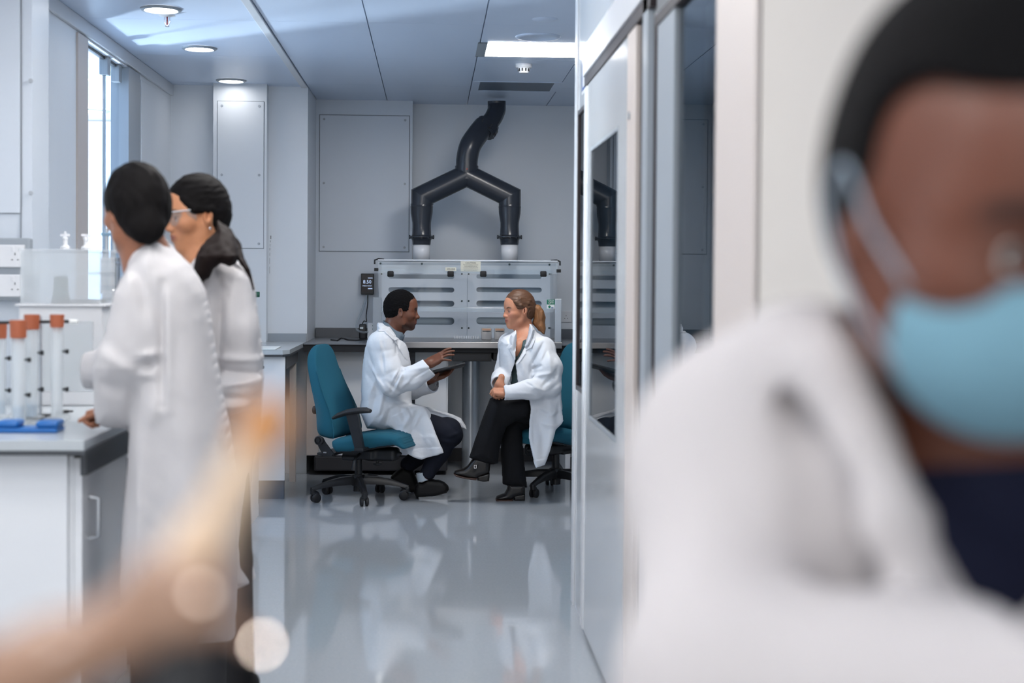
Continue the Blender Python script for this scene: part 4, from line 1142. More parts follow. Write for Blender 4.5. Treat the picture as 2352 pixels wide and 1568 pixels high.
lp0, lp1 = at(1274, 686, HY0-0.03), at(1288, 790, HY0-0.03)
q = B(); box(q, lp0[0], lp1[0], HY0-0.06, HY0-0.022, HZ, lp0[2], 0.002); obj('post', q, M['alu'], hood, 'shiny aluminium post on the right side')
for xx in (at(874, 606, HY0)[0], at(969, 606, HY0)[0], at(1170, 606, HY0)[0], at(1262, 607, HY0)[0]):
    c = at(900, 605, HY0); q = B(); cyl(q, (xx, HY0-0.005, c[2]), (xx, HY0, c[2]), 0.007, seg=12); obj('screw', q, mat('dark_screw', rgb(20, 48, 52), 0.4), hood, smooth=40)
# paper notices stuck on it (part of the hood)
def notice(x0, y0, x1, y1, Y, m, nm):
    a, c = at(x0, y1, Y), at(x1, y0, Y); q = B(); box(q, a[0], c[0], Y-0.0012, Y-0.0002, a[2], c[2])
    return obj(nm, q, m, hood), a, c
nt, a, c = notice(1058, 600, 1104, 623, HY0-0.0005, M['label_cream'], 'notice')
text_on('lettering', 'CAUTION', 0.016, ((a[0]+c[0])/2, HY0-0.0025, c[2]-0.012), M['ink'], nt)
for i, s in enumerate(['This hood is for laboratory use only and', 'must be checked before every use', 'Do not store chemicals inside the hood', 'Keep the sash closed when not in use', 'Report any fault to the safety officer']):
    text_on('lettering', s, 0.0088, ((a[0]+c[0])/2, HY0-0.0025, c[2]-0.024-i*0.0095), M['ink_soft'] if i > 1 else M['ink'], nt, sx=0.72)
nt, a, c = notice(1023, 614, 1048, 622, HY0-0.0125, M['label_cream'], 'asset_label')
text_on('lettering', 'WS 034', 0.017, ((a[0]+c[0])/2, HY0-0.0145, (a[2]+c[2])/2), M['ink'], nt)
nt, a, c = notice(1256, 688, 1275, 699, HY0-0.0125, M['green'], 'sign')
text_on('lettering', 'TURN ME', 0.012, ((a[0]+c[0])/2, HY0-0.0145, c[2]-0.007), M['white_print'], nt, sx=.8)
text_on('lettering', 'OFF!', 0.022, ((a[0]+c[0])/2, HY0-0.0145, c[2]-0.022), M['white_print'], nt, sx=.85)
nt, a, c = notice(1256, 699.5, 1275, 709, HY0-0.0125, M['white_print'], 'sign')
q = B(); cyl(q, (a[0]+0.018, HY0-0.0137, (a[2]+c[2])/2), (a[0]+0.018, HY0-0.015, (a[2]+c[2])/2), 0.009, seg=16); obj('symbol', q, M['green'], nt)
q = B(); box(q, a[0]+0.03, a[0]+0.046, HY0-0.0145, HY0-0.0137, a[2]+0.004, a[2]+0.010); obj('symbol', q, M['blue_sign'], nt)

# things inside the hood
for lb, x0, x1 in (('clear plastic slide box, left one of two inside the fume hood', 1105, 1129), ('clear plastic slide box, right one beside the seated woman', 1135, 1159)):
    a, c = at(x0, 779, 10.0), at(x1, 752, 10.0)
    zt = c[2]-a[2]
    t = thing('slide_box', lb, 'plastic box', ((a[0]+c[0])/2, 10.0, HZ), 'clear boxes in the hood')
    q = B(); box(q, a[0], c[0], 9.97, 10.03, HZ+0.0005, HZ+zt, 0.006); obj('case', q, mat('clear_box', rgb(176, 172, 170), 0.12, spec=0.7), t, smooth=40)
    q = B(); box(q, a[0]+0.008, c[0]-0.008, 9.9665, 9.9695, HZ+zt*0.70, HZ+zt*0.76); obj('slot', q, M['ink'], t)
    q = B(); box(q, a[0]+0.006, c[0]-0.006, 9.967, 9.9695, HZ+zt*0.80, HZ+zt*0.96); obj('lid', q, mat('box_lid_copper', rgb(205, 160, 132), 0.25), t)
a, c = at(1042, 778, 10.05), at(1101, 771, 10.05)
t = thing('tube_rack', 'low clear rack of small tubes in the fume hood beside the slide boxes', 'tube rack', ((a[0]+c[0])/2, 10.05, HZ))
q = B(); box(q, a[0], c[0], 10.03, 10.07, HZ+0.0005, HZ+0.006); obj('base', q, M['acrylic_haze'], t)
for k in range(11):
    xx = a[0]+0.008+(c[0]-a[0]-0.016)*k/10
    q = B(); cyl(q, (xx, 10.05, HZ+0.006), (xx, 10.05, HZ+0.024), 0.006, 0.0065, 10); obj('tube', q, M['white_pvc'], t, smooth=40)

# ------------------------------------------------------------------ exhaust pipework
DY = 10.18
t = thing('exhaust_pipe', 'dark grey Y-shaped exhaust pipe running from the fume hood to the ceiling', 'pipe', (at(1072, 400, DY)[0], DY, htop))
def dp(x, y, dy=0.0): return at(x, y, DY+dy)
for k, xx in enumerate((968, 1170)):
    p0 = dp(xx, 596); 
    def zz(y): return float(dp(xx, y)[2])
    X = float(p0[0])
    q = B(); cyl(q, (X, DY, htop+0.001), (X, DY, zz(560)), 0.060, seg=40); obj('spigot', q, M['white_pvc'], t, 'white plastic spigot')
    t.children[-1].data.polygons.foreach_set('use_smooth', [len(f.vertices) == 4 for f in t.children[-1].data.polygons])
    q = B(); lathe(q, [(0, zz(562)), (0.064, zz(562)), (0.068, zz(551)), (0.078, zz(547)), (0.092, zz(545.5)), (0.092, zz(543)), (0.072, zz(541)), (0.068, zz(538)), (0.066, zz(520)), (0.0665, zz(512)), (0.078, zz(490)), (0.0800, zz(477)), (0.0815, zz(475)), (0.079, zz(473)), (0.079, zz(468)), (0, zz(468))], (X, DY, 0), 'Z', 44)
    obj('reducer', q, M['pvc'], t, smooth=35)
    for a in range(8):
        q = B(); aa = 2*PI*a/8; cx_, cy_ = X+0.084*math.cos(aa), DY+0.084*math.sin(aa)
        cyl(q, (cx_, cy_, zz(549)), (cx_, cy_, zz(540)), 0.006, seg=8); obj('bolt', q, M['black'], t)
    el = dp((970 if k == 0 else 1171), 451)
    q = B(); R_ = 0.079
    jn = dp(1072, 402)
    d_ = np.array(jn)-np.array(el); d_ /= np.linalg.norm(d_)
    # mitred bend: vertical stub meeting the slanted arm in one plane
    bn = Vector(d_)+Vector((0, 0, 1)); 
    def mring(bm, c, dirv, nrm, r, seg=44):
        """ring of a pipe of direction dirv cut by the plane through c with normal nrm"""
        dirv = Vector(dirv).normalized(); nrm = Vector(nrm).normalized()
        u_ = Vector((0, 1, 0)); v_ = dirv.cross(u_).normalized(); out = []
        for i in range(seg):
            a = 2*PI*i/seg; w_ = u_*math.cos(a)*r+v_*math.sin(a)*r
            s_ = -w_.dot(nrm)/dirv.dot(nrm)
            out.append(bm.verts.new(Vector(c)+w_+dirv*s_))
        return out
    def skin(bm, r0, r1):
        n_ = len(r0)
        for i in range(n_): bm.faces.new((r0[i], r0[(i+1) % n_], r1[(i+1) % n_], r1[i]))
    elv = (float(el[0]), DY, float(el[2]))
    s0 = mring(q, (elv[0], DY, zz(470)), (0, 0, 1), (0, 0, 1), R_)
    s1 = mring(q, elv, (0, 0, 1), bn, R_); skin(q, s0, s1)
    obj('elbow', q, M['pvc'], t, smooth=35)
    q = B()
    s1 = mring(q, elv, d_, bn, R_)
    s2 = mring(q, (float(jn[0]), DY, float(jn[2])), d_, (1, 0, 0), R_); skin(q, s1, s2)
    obj('arm', q, M['pvc'], t, smooth=35)
path = bez([dp(1072, 412), dp(1072, 388), dp(1073, 364), dp(1080, 335), dp(1096, 310, 0.03), dp(1112, 290, 0.07)], 6)
q = B(); tube(q, path, [0.078]*len(path), 40); obj('bend', q, M['pvc'], t, smooth=40)
q = B(); tube(q, [dp(1072, 393), dp(1072, 381)], 0.0835, 40); obj('collar', q, M['pvc'], t, smooth=40)
d0, d1 = np.array(dp(1109, 304, 0.06)), np.array(dp(1122, 283, 0.09))
q = B(); tube(q, [d0, d0+(d1-d0)*0.25, d0+(d1-d0)*0.3, d0+(d1-d0)*0.7, d0+(d1-d0)*0.75, d1], [0.083, 0.085, 0.092, 0.092, 0.085, 0.083], 40); fl = obj('flange', q, M['pvc'], t, smooth=35)
dn = (d1-d0)/np.linalg.norm(d1-d0)
for a in range(8):
    u1 = np.cross(dn, [0, 1, 0]); u1 /= np.linalg.norm(u1); u2 = np.cross(dn, u1); aa = 2*PI*a/8+0.3
    c = d0+(u1*math.cos(aa)+u2*math.sin(aa))*0.087; q = B(); tube(q, [c+dn*0.012, c+dn*0.055], 0.006, 8); obj('bolt', q, M['black'], fl)
path = bez([dp(1120, 287, 0.085), dp(1132, 272, 0.12), dp(1140, 255, 0.16), dp(1141, 243, 0.18), dp(1141, 232, 0.18)], 6)
path = [p if p[2] < CZ else np.array([p[0], p[1], CZ]) for p in path]
q = B(); tube(q, path, 0.066, 40); obj('upper_bend', q, M['pvc'], t, smooth=40)
q = B(); c = dp(1072, 390); cyl(q, (c[0], DY-0.0845, c[2]), (c[0], DY-0.082, c[2]), 0.006, seg=12); obj('sticker', q, mat('red_sticker', rgb(150, 50, 40), 0.5), t)

# ------------------------------------------------------------------ hood controller, sockets, cables
a, c = at(829, 676, 10.62), at(858.5, 628, 10.62)
t = thing('hood_controller', 'black wall controller with a small digital display at the left of the fume hood', 'controller', ((a[0]+c[0])/2, 10.62, a[2]))
q = B(); box(q, a[0], c[0], 10.60, 10.659, a[2], c[2], 0.004); obj('housing', q, M['black'], t)
cxm = (a[0]+c[0])/2
q = B(); box(q, a[0]+0.006, c[0]-0.006, 10.5985, 10.5998, a[2]+0.016, c[2]-0.010); sc_ = obj('screen', q, mat('screen_dark', rgb(16, 20, 30), 0.12), t)
text_on('digits', '8.50', 0.036, (cxm, 10.597, c[2]-0.063), M['screen_glow'], sc_)
text_on('lettering', 'PRESS RESET', 0.0125, (cxm, 10.597, c[2]-0.092), M['screen_glow'], sc_)
q = B(); box(q, cxm+0.005, cxm+0.040, 10.597, 10.5984, c[2]-0.036, c[2]-0.031); obj('bar', q, M['screen_glow'], sc_)
q = B(); box(q, cxm+0.006, cxm+0.038, 10.597, 10.5984, c[2]-0.115, c[2]-0.109); obj('bar', q, M['screen_glow'], sc_)

def socket(name, x, z, y, label, wdt=0.146, rock=True, group=None):
    t = thing(name, label, 'socket', (x, y, z), group)
    q = B(); box(q, x-wdt/2, x+wdt/2, y-0.010, y-0.0005, z-0.043, z+0.043, 0.003); obj('plate', q, M['white_pvc'], t)
    n = 2 if wdt > 0.1 else 1
    for k in range(n):
        xx = x+(0.037 if n == 2 else 0)*(1 if k else -1)
        for dx, dz, w_, h_ in ((0, 0.008, 0.0035, 0.009), (-0.011, -0.014, 0.007, 0.0035), (0.011, -0.014, 0.007, 0.0035)):
            q = B(); box(q, xx+dx-w_/2, xx+dx+w_/2, y-0.0112, y-0.0098, z+dz-h_/2, z+dz+h_/2); obj('pin_hole', q, M['ink'], t)
        if rock:
            q = B(); box(q, xx-0.014, xx-0.002, y-0.014, y-0.0101, z+0.018, z+0.036, 0.0015); obj('rocker_switch', q, M['white_pvc'], t)
    return t
for lb, yy in (('upper white double socket on the grey trunking by the glassware', 588), ('lower white double socket on the grey trunking by the glassware', 656)):
    p = at(32, yy, 5.57); socket('double_socket', p[0]-0.03, p[2], 5.57, lb, 0.146, True, 'sockets on the left trunking')
b = B()
p = at(1300, 727, 10.85); 
socket('wall_socket', p[0], p[2], YB, 'white wall socket low on the back wall right of the fume hood', 0.086, False)
# plugs and leads left of the hood
p0, p1 = at(844, 768, 10.35), at(856, 741, 10.35)
t = thing('power_adaptor', 'white power adaptor standing on the worktop behind the seated man', 'adaptor', ((p0[0]+p1[0])/2, 10.35, 0.92))
q = B(); box(q, p0[0], p1[0]+0.02, 10.33, 10.37, 0.9205, p1[2], 0.004); obj('body', q, M['white_pvc'], t)
for dz in (0.02, 0.045):
    q = B(); cyl(q, (p1[0]+0.004, 10.3305, p1[2]-dz), (p1[0]+0.004, 10.326, p1[2]-dz), 0.006, seg=12); obj('jack', q, M['green_dark'], t)
p0, p1 = at(825, 768, 10.36), at(842, 744, 10.36)
t = thing('plug', 'black mains plug on the worktop beside the white adaptor', 'plug', ((p0[0]+p1[0])/2, 10.36, 0.92))
q = B(); box(q, p0[0], p1[0], 10.34, 10.38, 0.9205, p1[2], 0.008, 3); obj('body', q, M['black'], t, smooth=40)
q = B(); box(q, p0[0]+0.006, p0[0]+0.03, 10.338, 10.3395, p1[2]-0.035, p1[2]-0.02); obj('rating_label', q, M['white_print'], t)
b = B(); tube(b, bez([at(845, 677, 10.58), at(844, 700, 10.57), at(841, 725, 10.5), at(842, 738, 10.40), at(836, 737, 10.37), at(832, 744, 10.36)], 8), 0.0035, 8)
solo('controller_lead', b, M['black_soft'], 'thin black lead hanging from the hood controller to the plug', 'cable', smooth=60)
b = B(); tube(b, bez([at(843, 677, 10.60), at(836, 700, 10.60), at(828, 722, 10.58), at(820, 740, 10.42), at(820, 757, 10.31), at(834, 763, 10.30), at(846, 761, 10.31)], 8), 0.008, 10)
solo('clear_hose', b, M['acrylic_haze'], 'pale flexible hose looping below the hood controller', 'hose', smooth=60)
b = B(); tube(b, [(x, y, 0.925) for x, y in [tuple(at(a_, 783, c_)[:2]) for a_, c_ in ((760, 10.1), (775, 10.0), (782, 10.35), (790, 10.35), (800, 10.1), (818, 10.05), (836, 10.15), (843, 10.3))]], 0.004, 8)
solo('loose_cable', b, M['black_soft'], 'loose black cable lying on the back worktop behind the teal chair', 'cable', smooth=60)
# ------------------------------------------------------------------ people: shared anatomy
def frame(fwd, up=(0, 0, 1), roll=0.0):
    """columns = forward, left, up"""
    f = np.array(fwd, float); f /= np.linalg.norm(f)
    u = np.array(up, float); u = u-f*(u@f); u /= np.linalg.norm(u)
    l = np.cross(u, f)
    if roll:
        c, s = math.cos(roll), math.sin(roll); l, u = l*c+u*s, u*c-l*s
    return np.stack([f, l, u], 1)

class Head:
    def __init__(s, c, R, sc=1.0, nose=1.0, jaw=1.0, lips=1.0, brow=1.0, wide=1.0, ear=1.0):
        s.ear = ear
        s.c = np.array(c, float); s.R = R; s.sc = sc; s.nose = nose; s.jaw = jaw; s.lips = lips; s.brow = brow; s.wide = wide
    def w(s, x, y, z): return s.c+s.R@(np.array([x, y*s.wide, z])*s.sc)
    def loc(s, P):
        q = (P-s.c)@s.R/s.sc; q[:, 1] /= s.wide; return q
    def build(s, F):
        k = s.sc
        E = lambda c, r, kk, op='u': F.ell(s.w(*c), np.array([r[0], r[1]*s.wide, r[2]])*k, kk*k, op, s.R)
        Cn = lambda a, b, ra, rb, kk, op='u': F.cone(s.w(*a), s.w(*b), ra*k, rb*k, kk*k, op)
        E((-.010, 0, .030), (.096, .075, .094), 0)
        E((-.030, 0, .010), (.072, .068, .075), .03)
        E((.030, 0, -.030), (.058, .058, .082), .03)
        # jaw
        for sg in (-1, 1):
            Cn((-.004, sg*.054, -.045), (.012, sg*.048*s.jaw, -.075), .018, .016, .03)
            Cn((.012, sg*.048*s.jaw, -.075), (.062, sg*.012*s.jaw, -.100), .016, .014, .025)
            E((.056, sg*.046, -.026), (.024, .020, .020), .03)            # cheekbone
            Cn((.064, sg*.012, .014), (.056, sg*.050, .012), .015*s.brow, .011, .02)  # brow
        E((.064, 0, -.101), (.018*s.jaw, .020*s.jaw, .015), .02)           # chin
        E((.060, 0, -.066), (.030, .034, .030), .02)                        # muzzle
        E((.056, 0, .040), (.034, .050, .045), .03)                        # forehead
        # eye sockets
        for sg in (-1, 1):
            E((.092, sg*.033, -.006), (.020, .019, .014), .012, 's')
            E((.071, sg*.032, -.006), (.0145, .0165, .0135), .006)         # lid globe
            Cn((.0825, sg*.020, .0005), (.0785, sg*.046, -.0015), .0028, .0022, .004)  # upper lid fold
        # nose
        n = s.nose
        Cn((.080, 0, .006), (.099+.005*(n-1), 0, -.034), .0075, .0105*n, .012)
        E((.1015+.004*(n-1), 0, -.0365), (.0105*n, .0105*n, .0095*n), .008)
        for sg in (-1, 1): E((.090, sg*.0125*n, -.0395), (.012, .0085*n, .0085*n), .007)
        # lips
        L = s.lips
        Cn((.0885, -.013, -.0605), (.0885, .013, -.0605), .0062*L, .0062*L, .006)
        Cn((.0905, -.004, -.0590), (.0905, .004, -.0590), .0055*L, .0055*L, .006)
        Cn((.0875, -.011, -.0735), (.0875, .011, -.0735), .0072*L, .0072*L, .006)
        Cn((.098, -.020, -.0668), (.098, .020, -.0668), .0028, .0028, .003, 's')
        # ears
        for sg in (-1, 1):
            Rr = s.R @ np.array(Matrix.Rotation(math.radians(-12), 3, 'Y') @ Matrix.Rotation(math.radians(sg*22), 3, 'Z'))
            F.ell(s.w(-.010, sg*(.077+.006*(s.ear-1)), -.010), np.array([.018, .0080*s.ear, .031])*k, .006*k, 'u', Rr)
            F.ell(s.w(-.012, sg*.074, -.032), np.array([.011, .007, .012])*k, .006*k, 'u', Rr)
            F.ell(s.w(-.006, sg*.0850, -.008), np.array([.010, .0060, .019])*k, .004*k, 's', Rr)
            F.cone(s.w(.004, sg*.078, -.016), s.w(.004, sg*.079, -.006), .004*k, .003*k, .004*k)
    def eyes(s, parent, m_white, m_iris, look=(1, 0, 0)):
        lk = np.array(look, float); lk /= np.linalg.norm(lk)
        for sg in (-1, 1):
            c = s.w(.0718, sg*.032, -.0065); q = B()
            bmesh.ops.create_uvsphere(q, u_segments=20, v_segments=14, radius=.0137*s.sc)
            for v in q.verts: v.co += Vector(c)
            e = obj('eye', q, m_white, parent, smooth=80)
            d = s.R @ lk; q = B(); p = c+d*.0125*s.sc
            lathe(q, [(0, .0018), (.0035, .0015), (.0058, 0.0), (0, 0)], (0, 0, 0), 'Z', 20)
            rot = Vector((0, 0, 1)).rotation_difference(Vector(d)).to_matrix().to_4x4()
            q.transform(Matrix.Translation(Vector(p)) @ Matrix.Scale(s.sc, 4) @ rot)
            obj('iris', q, m_iris, e, smooth=80)

def hand(F, wrist, d, back, thumb_sgn, curls, spread=(6, 1, -4, -11), sc=1.0, thumb=(35, 20, 25), k=.006, thick=1.0):
    """wrist position, d = wrist->knuckles, back = out of the back of the hand; thumb_sgn = +1 if the thumb is on the (back x d) side.
    curls = per finger (mcp, pip, dip) degrees towards the palm"""
    X = np.array(d, float); X /= np.linalg.norm(X)
    Z = np.array(back, float); Z = Z-X*(Z@X); Z /= np.linalg.norm(Z)
    Y = np.cross(Z, X)*thumb_sgn
    w = np.array(wrist, float)
    P = lambda x, y, z: w+(X*x+Y*y+Z*z)*sc
    R = np.stack([X, Y, Z], 1)
    t = thick
    F.cone(P(-.05, 0, 0), P(.012, 0, 0), .027*sc, .026*sc, .015, flat=Z, fs=.78)
    F.rbox(P(.050, .001, -.001), np.array([.047, .038, .0135*t])*sc, .012*sc, .014, R=R)
    F.cone(P(.010, .022, -.008), P(.055, .032, -.010), .018*sc, .013*sc, .012)
    F.cone(P(.010, -.024, -.006), P(.060, -.028, -.006), .015*sc, .012*sc, .012)
    base = [(.092, .029), (.097, .010), (.093, -.010), (.083, -.028)]
    ln = [.072, .080, .074, .058]; rr = [.0088, .0090, .0085, .0076]
    for i in range(4):
        b = P(base[i][0], base[i][1], .001)
        sp = math.radians(spread[i]); d0 = X*math.cos(sp)+Y*math.sin(sp)
        ang = 0; p = b; r = rr[i]*sc
        for j, fr in enumerate((.45, .31, .24)):
            ang += math.radians(curls[i][j])
            dd = d0*math.cos(ang)-Z*math.sin(ang)
            q = p+dd*ln[i]*fr*sc
            F.cone(p, q, r, r*.92, .0025 if j else .006); p = q; r *= .92
    # thumb from the side of the palm near its base
    a0, a1, a2 = [math.radians(v) for v in thumb]
    p = P(.022, .026, -.008); dd = X*math.cos(a0+.35)+Y*math.sin(a0+.35)-Z*math.sin(a1)*.6; dd /= np.linalg.norm(dd)
    q = p+dd*.042*sc; F.cone(p, q, .0145*sc, .0108*sc, .010)
    dd2 = dd*math.cos(a2)+(X*.7-Z*.5)*math.sin(a2); dd2 /= np.linalg.norm(dd2)
    r_ = q+dd2*.030*sc; F.cone(q, r_, .0105*sc, .0095*sc, .003)
    dd3 = dd2*math.cos(a2*.7)+(X*.7-Z*.4)*math.sin(a2*.7); dd3 /= np.linalg.norm(dd3)
    F.cone(r_, r_+dd3*.024*sc, .0095*sc, .0080*sc, .003)
    return P

def skin_mat(name, col, lip, rough=0.48):
    m = mat(name, col, rough, spec=0.4, bump=0.08, bscale=900, sss=0.12)
    nt = m.node_tree; n = nt.nodes; l = nt.links; b = n['Principled BSDF']
    at_ = n.new('ShaderNodeAttribute'); at_.attribute_name = 'tone'
    nz = n.new('ShaderNodeTexNoise'); nz.inputs['Scale'].default_value = 120; nz.inputs['Detail'].default_value = 4
    tc = n.new('ShaderNodeTexCoord'); l.new(tc.outputs['Object'], nz.inputs['Vector'])
    mr = n.new('ShaderNodeMapRange'); mr.inputs['To Min'].default_value = 0.88; mr.inputs['To Max'].default_value = 1.1
    l.new(nz.outputs['Fac'], mr.inputs['Value'])
    vm = n.new('ShaderNodeVectorMath'); vm.operation = 'SCALE'
    l.new(at_.outputs['Color'], vm.inputs[0]); l.new(mr.outputs['Result'], vm.inputs['Scale'])
    l.new(vm.outputs['Vector'], b.inputs['Base Color'])
    return m

def tone(me, col, fn=None):
    """per-point complexion: base colour, then fn(points, colours) for lips, brows, stubble"""
    n = len(me.vertices); co_ = np.empty(n*3, np.float32); me.vertices.foreach_get('co', co_); P = co_.reshape(-1, 3).astype(float)
    C_ = np.tile(np.array(col[:3]), (n, 1))
    if fn: C_ = fn(P, C_)
    a = me.attributes.new('tone', 'FLOAT_COLOR', 'POINT')
    a.data.foreach_set('color', np.concatenate([C_, np.ones((n, 1))], 1).astype(np.float32).ravel())

def face_tone(hd, lip, browc, brow_w=1.0, stubble=None, blush=None):
    def fn(P, C_):
        q = hd.loc(P); x, y, z = q.T
        def mix(w, c):
            w = np.clip(w, 0, 1)[:, None]; return C_*(1-w)+np.array(c[:3])*w
        if stubble is not None:
            wgt = np.exp(-((z+.095)/.030)**2)*(x > .005)*(np.abs(y) < .07)+np.exp(-((z+.052)/.006)**2)*(x > .075)*(np.abs(y) < .022)
            C_ = mix(wgt*stubble[1], stubble[0])
        if blush is not None:
            C_ = mix(np.exp(-((z+.03)/.022)**2-((np.abs(y)-.042)/.022)**2)*(x > .03)*.5+np.exp(-((z+.036)/.010)**2-(y/.012)**2)*(x > .09)*.5, blush)
        wl = np.exp(-((z+.0665)/.0105)**4)*np.exp(-(y/.0225)**6)*(x > .0835)
        C_ = mix(wl*.85, lip)
        zb = .0135+.006*np.exp(-((np.abs(y)-.036)/.012)**2)
        wb = np.exp(-((z-zb)/(.0042*brow_w))**4)*np.exp(-((np.abs(y)-.034)/.019)**6)*(x > .035)
        C_ = mix(wb*.9, browc)
        wlid = np.exp(-((z-.0005)/.003)**2)*np.exp(-((np.abs(y)-.033)/.015)**4)*(x > .06)
        C_ = mix(wlid*.75, browc)
        return C_
    return fn

def body_obj(F, parent, m, col, fn=None, name='body', label=None):
    me = F.mesh(name); tone(me, col, fn); return mesh_obj(name, me, m, parent, label)

def cloth_mat(name, col, rough=0.85, scale=35, strength=0.25, sheen=0.0, var=0.0):
    return mat(name, col, rough, spec=0.25, bump=strength, bscale=scale, bdist=0.006, sheen=sheen, var=var, vscale=250)
M['coat'] = cloth_mat('white_coat_cotton', rgb(214, 217, 222), 0.8, 26, 0.42)
M['coat2'] = cloth_mat('white_coat_cotton_warm', rgb(196, 194, 196), 0.8, 22, 0.40)
M['coat3'] = cloth_mat('white_coat_cotton_soft', rgb(184, 180, 181), 0.8, 22, 0.30)
M['navy'] = cloth_mat('navy_trousers', rgb(22, 26, 38), 0.85, 60, 0.15)
M['blacktr'] = cloth_mat('black_trousers', rgb(15, 16, 20), 0.85, 60, 0.15)
M['shirt_grey'] = cloth_mat('blue_grey_shirt', rgb(98, 112, 124), 0.8, 80, 0.1)
M['shirt_teal'] = cloth_mat('grey_green_blouse', rgb(66, 84, 88), 0.7, 60, 0.15)
M['shoe'] = mat('black_leather', rgb(9, 9, 10), 0.6, spec=0.3, bump=0.1, bscale=250)
M['shoe_br'] = mat('dark_boot_leather', rgb(17, 14, 14), 0.36, bump=0.15, bscale=200, var=0.2, vscale=30)
M['sole'] = mat('boot_sole', rgb(58, 36, 28), 0.5)
M['sock'] = cloth_mat('pale_sock', rgb(178, 190, 200), 0.9, 200, 0.2)
M['eye'] = mat('eye_white', rgb(205, 200, 196), 0.15)
M['iris'] = mat('iris_dark', rgb(34, 24, 20), 0.1)
M['hair_black'] = mat('black_short_hair', rgb(11, 10, 12), 0.9, spec=0.15, bump=1.0, bscale=260, bdist=0.006, var=0.15, vscale=200)
M['hair_dark'] = mat('dark_brown_hair', rgb(24, 15, 14), 0.7, spec=0.15, bump=0.3, bscale=60, stretch=(3, 3, 0.6), var=0.3, vscale=60, bdist=0.004)
M['hair_jet'] = mat('black_sleek_hair', rgb(14, 12, 13), 0.75, spec=0.12, bump=0.10, bscale=60, stretch=(3, 3, 0.7), var=0.3, vscale=60, bdist=0.004)
M['hair_blond'] = mat('blonde_brown_hair', rgb(90, 60, 40), 0.5, bump=0.5, bscale=90, stretch=(0.35, 2.5, 2.5), var=0.40, vscale=70, bdist=0.003)
M['hair_blond_tail'] = mat('blonde_ponytail', rgb(132, 90, 55), 0.5, bump=0.8, bscale=60, stretch=(3, 3, 0.5), var=0.42, vscale=40, bdist=0.005)
SK_DARK = rgb(106, 65, 47); SK_FAIR = rgb(190, 132, 103); SK_TAN = rgb(192, 134, 98); SK_FG = rgb(100, 58, 42)
M['skin_dark'] = skin_mat('skin_deep_brown', SK_DARK, None, 0.42)
M['skin_fair'] = skin_mat('skin_fair', SK_FAIR, None)
M['skin_tan'] = skin_mat('skin_tan', SK_TAN, None)
M['skin_fg'] = skin_mat('skin_brown', SK_FG, None)
# ------------------------------------------------------------------ seated man, facing right
def person(loc, label): return thing('person', label, 'person', loc)
Z5 = lambda x, y: (820+x/5.6, 640+y/5.6)          # reading helpers for measured outlines
Z6 = lambda x, y: (820+x/5.6, 900+y/5.6)
YM = 8.88
man = person((at(880, 980, YM)[0], YM, 0), 'seated person with short black hair and white lab coat, gesturing and holding a tablet')
hc = at(923, 713, YM)
hm = Head(hc, frame((1, 0.03, -0.05), (0.06, 0, 1)), 1.0, nose=1.08, jaw=1.06, lips=1.18, brow=1.1)
R_sh, R_el, R_wr = at(876, 792, YM-.20), at(900, 876, YM-.26), at(984, 834, YM-.27)
L_sh, L_el, L_wr = at(890, 792, YM+.18), at(928, 893, YM+.16), at(990, 871, YM-.02)
YR, YL = YM-.08, YM+.11
R_hip, R_kn, R_an = at(872, 955, YR), at(1030, 990, YR-.02), at(979, 1090, YR)
L_hip, L_kn, L_an = at(872, 955, YL), at(1028, 988, YL), at(936, 1072, YL)
F_ = Field((at(820, 0, YM)[0]-.02, YM-.42, 0.0), (at(1075, 0, YM)[0]+.02, YM+.34, 1.40), .0031)
hm.build(F_)
nb = at(893, 772, YM)
F_.cone(hm.w(-.028, 0, -.04), nb, .056, .062, .03)
F_.cone(hm.w(.012, 0, -.085), at(912, 772, YM), .028, .034, .03)
F_.cone(at(894, 790, YM), at(886, 860, YM), .062, .095, .05, flat=(0, 1, 0), fs=1.5)
F_.cone(at(886, 860, YM), at(878, 945, YM), .095, .085, .05, flat=(0, 1, 0), fs=1.45)
F_.chain([nb, R_sh, R_el, R_wr], [.06, .055, .044, .027], .03)
F_.chain([nb, L_sh, L_el, L_wr], [.06, .055, .044, .027], .03)
F_.chain([R_hip, R_kn, R_an], [.062, .06, .038], .03); F_.chain([L_hip, L_kn, L_an], [.062, .06, .038], .03)
rd = np.array(at(1003, 811, YM-.27))-np.array(R_wr)
hand(F_, R_wr, (.86, -.03, .46), (-.42, -.62, .66), 1, [(-4, 14, 10), (2, 16, 12), (6, 18, 12), (16, 6, 4)], spread=(4, 0, -5, -26), sc=.98, thumb=(8, 30, 10))
hand(F_, L_wr, (.90, -.22, .34), (.25, .35, -.9), 1, [(12, 14, 10), (12, 14, 10), (12, 16, 10), (14, 18, 12)], sc=1.0, thumb=(30, 60, 20))
body_obj(F_, man, M['skin_dark'], SK_DARK, face_tone(hm, rgb(112, 60, 52), rgb(20, 15, 14), 1.4, stubble=(rgb(34, 22, 20), .8)))
hm.eyes(man, M['eye'], M['iris'])
# cropped hair
G = Field(hm.c-.14, hm.c+.15, .0026)
G.ell(hm.w(-.011, 0, .031), np.array([.104, .0815, .101]), 0, 'u', hm.R)
G.ell(hm.w(-.033, 0, .004), np.array([.079, .0745, .086]), .02, 'u', hm.R)
G.rbox(hm.w(.128, 0, -.036), np.array([.085, .2, .112]), .03, .006, 's', hm.R)
G.rbox(hm.w(.100, 0, -.090), np.array([.112, .2, .088]), .016, .006, 's', hm.R)
G.rbox(hm.w(-.03, 0, -.150), np.array([.2, .2, .085]), .01, .004, 's', hm.R)
G.wrinkle(.0014, 420, 5, n=10)
mesh_obj('hair', G.mesh('hair'), M['hair_black'], man)

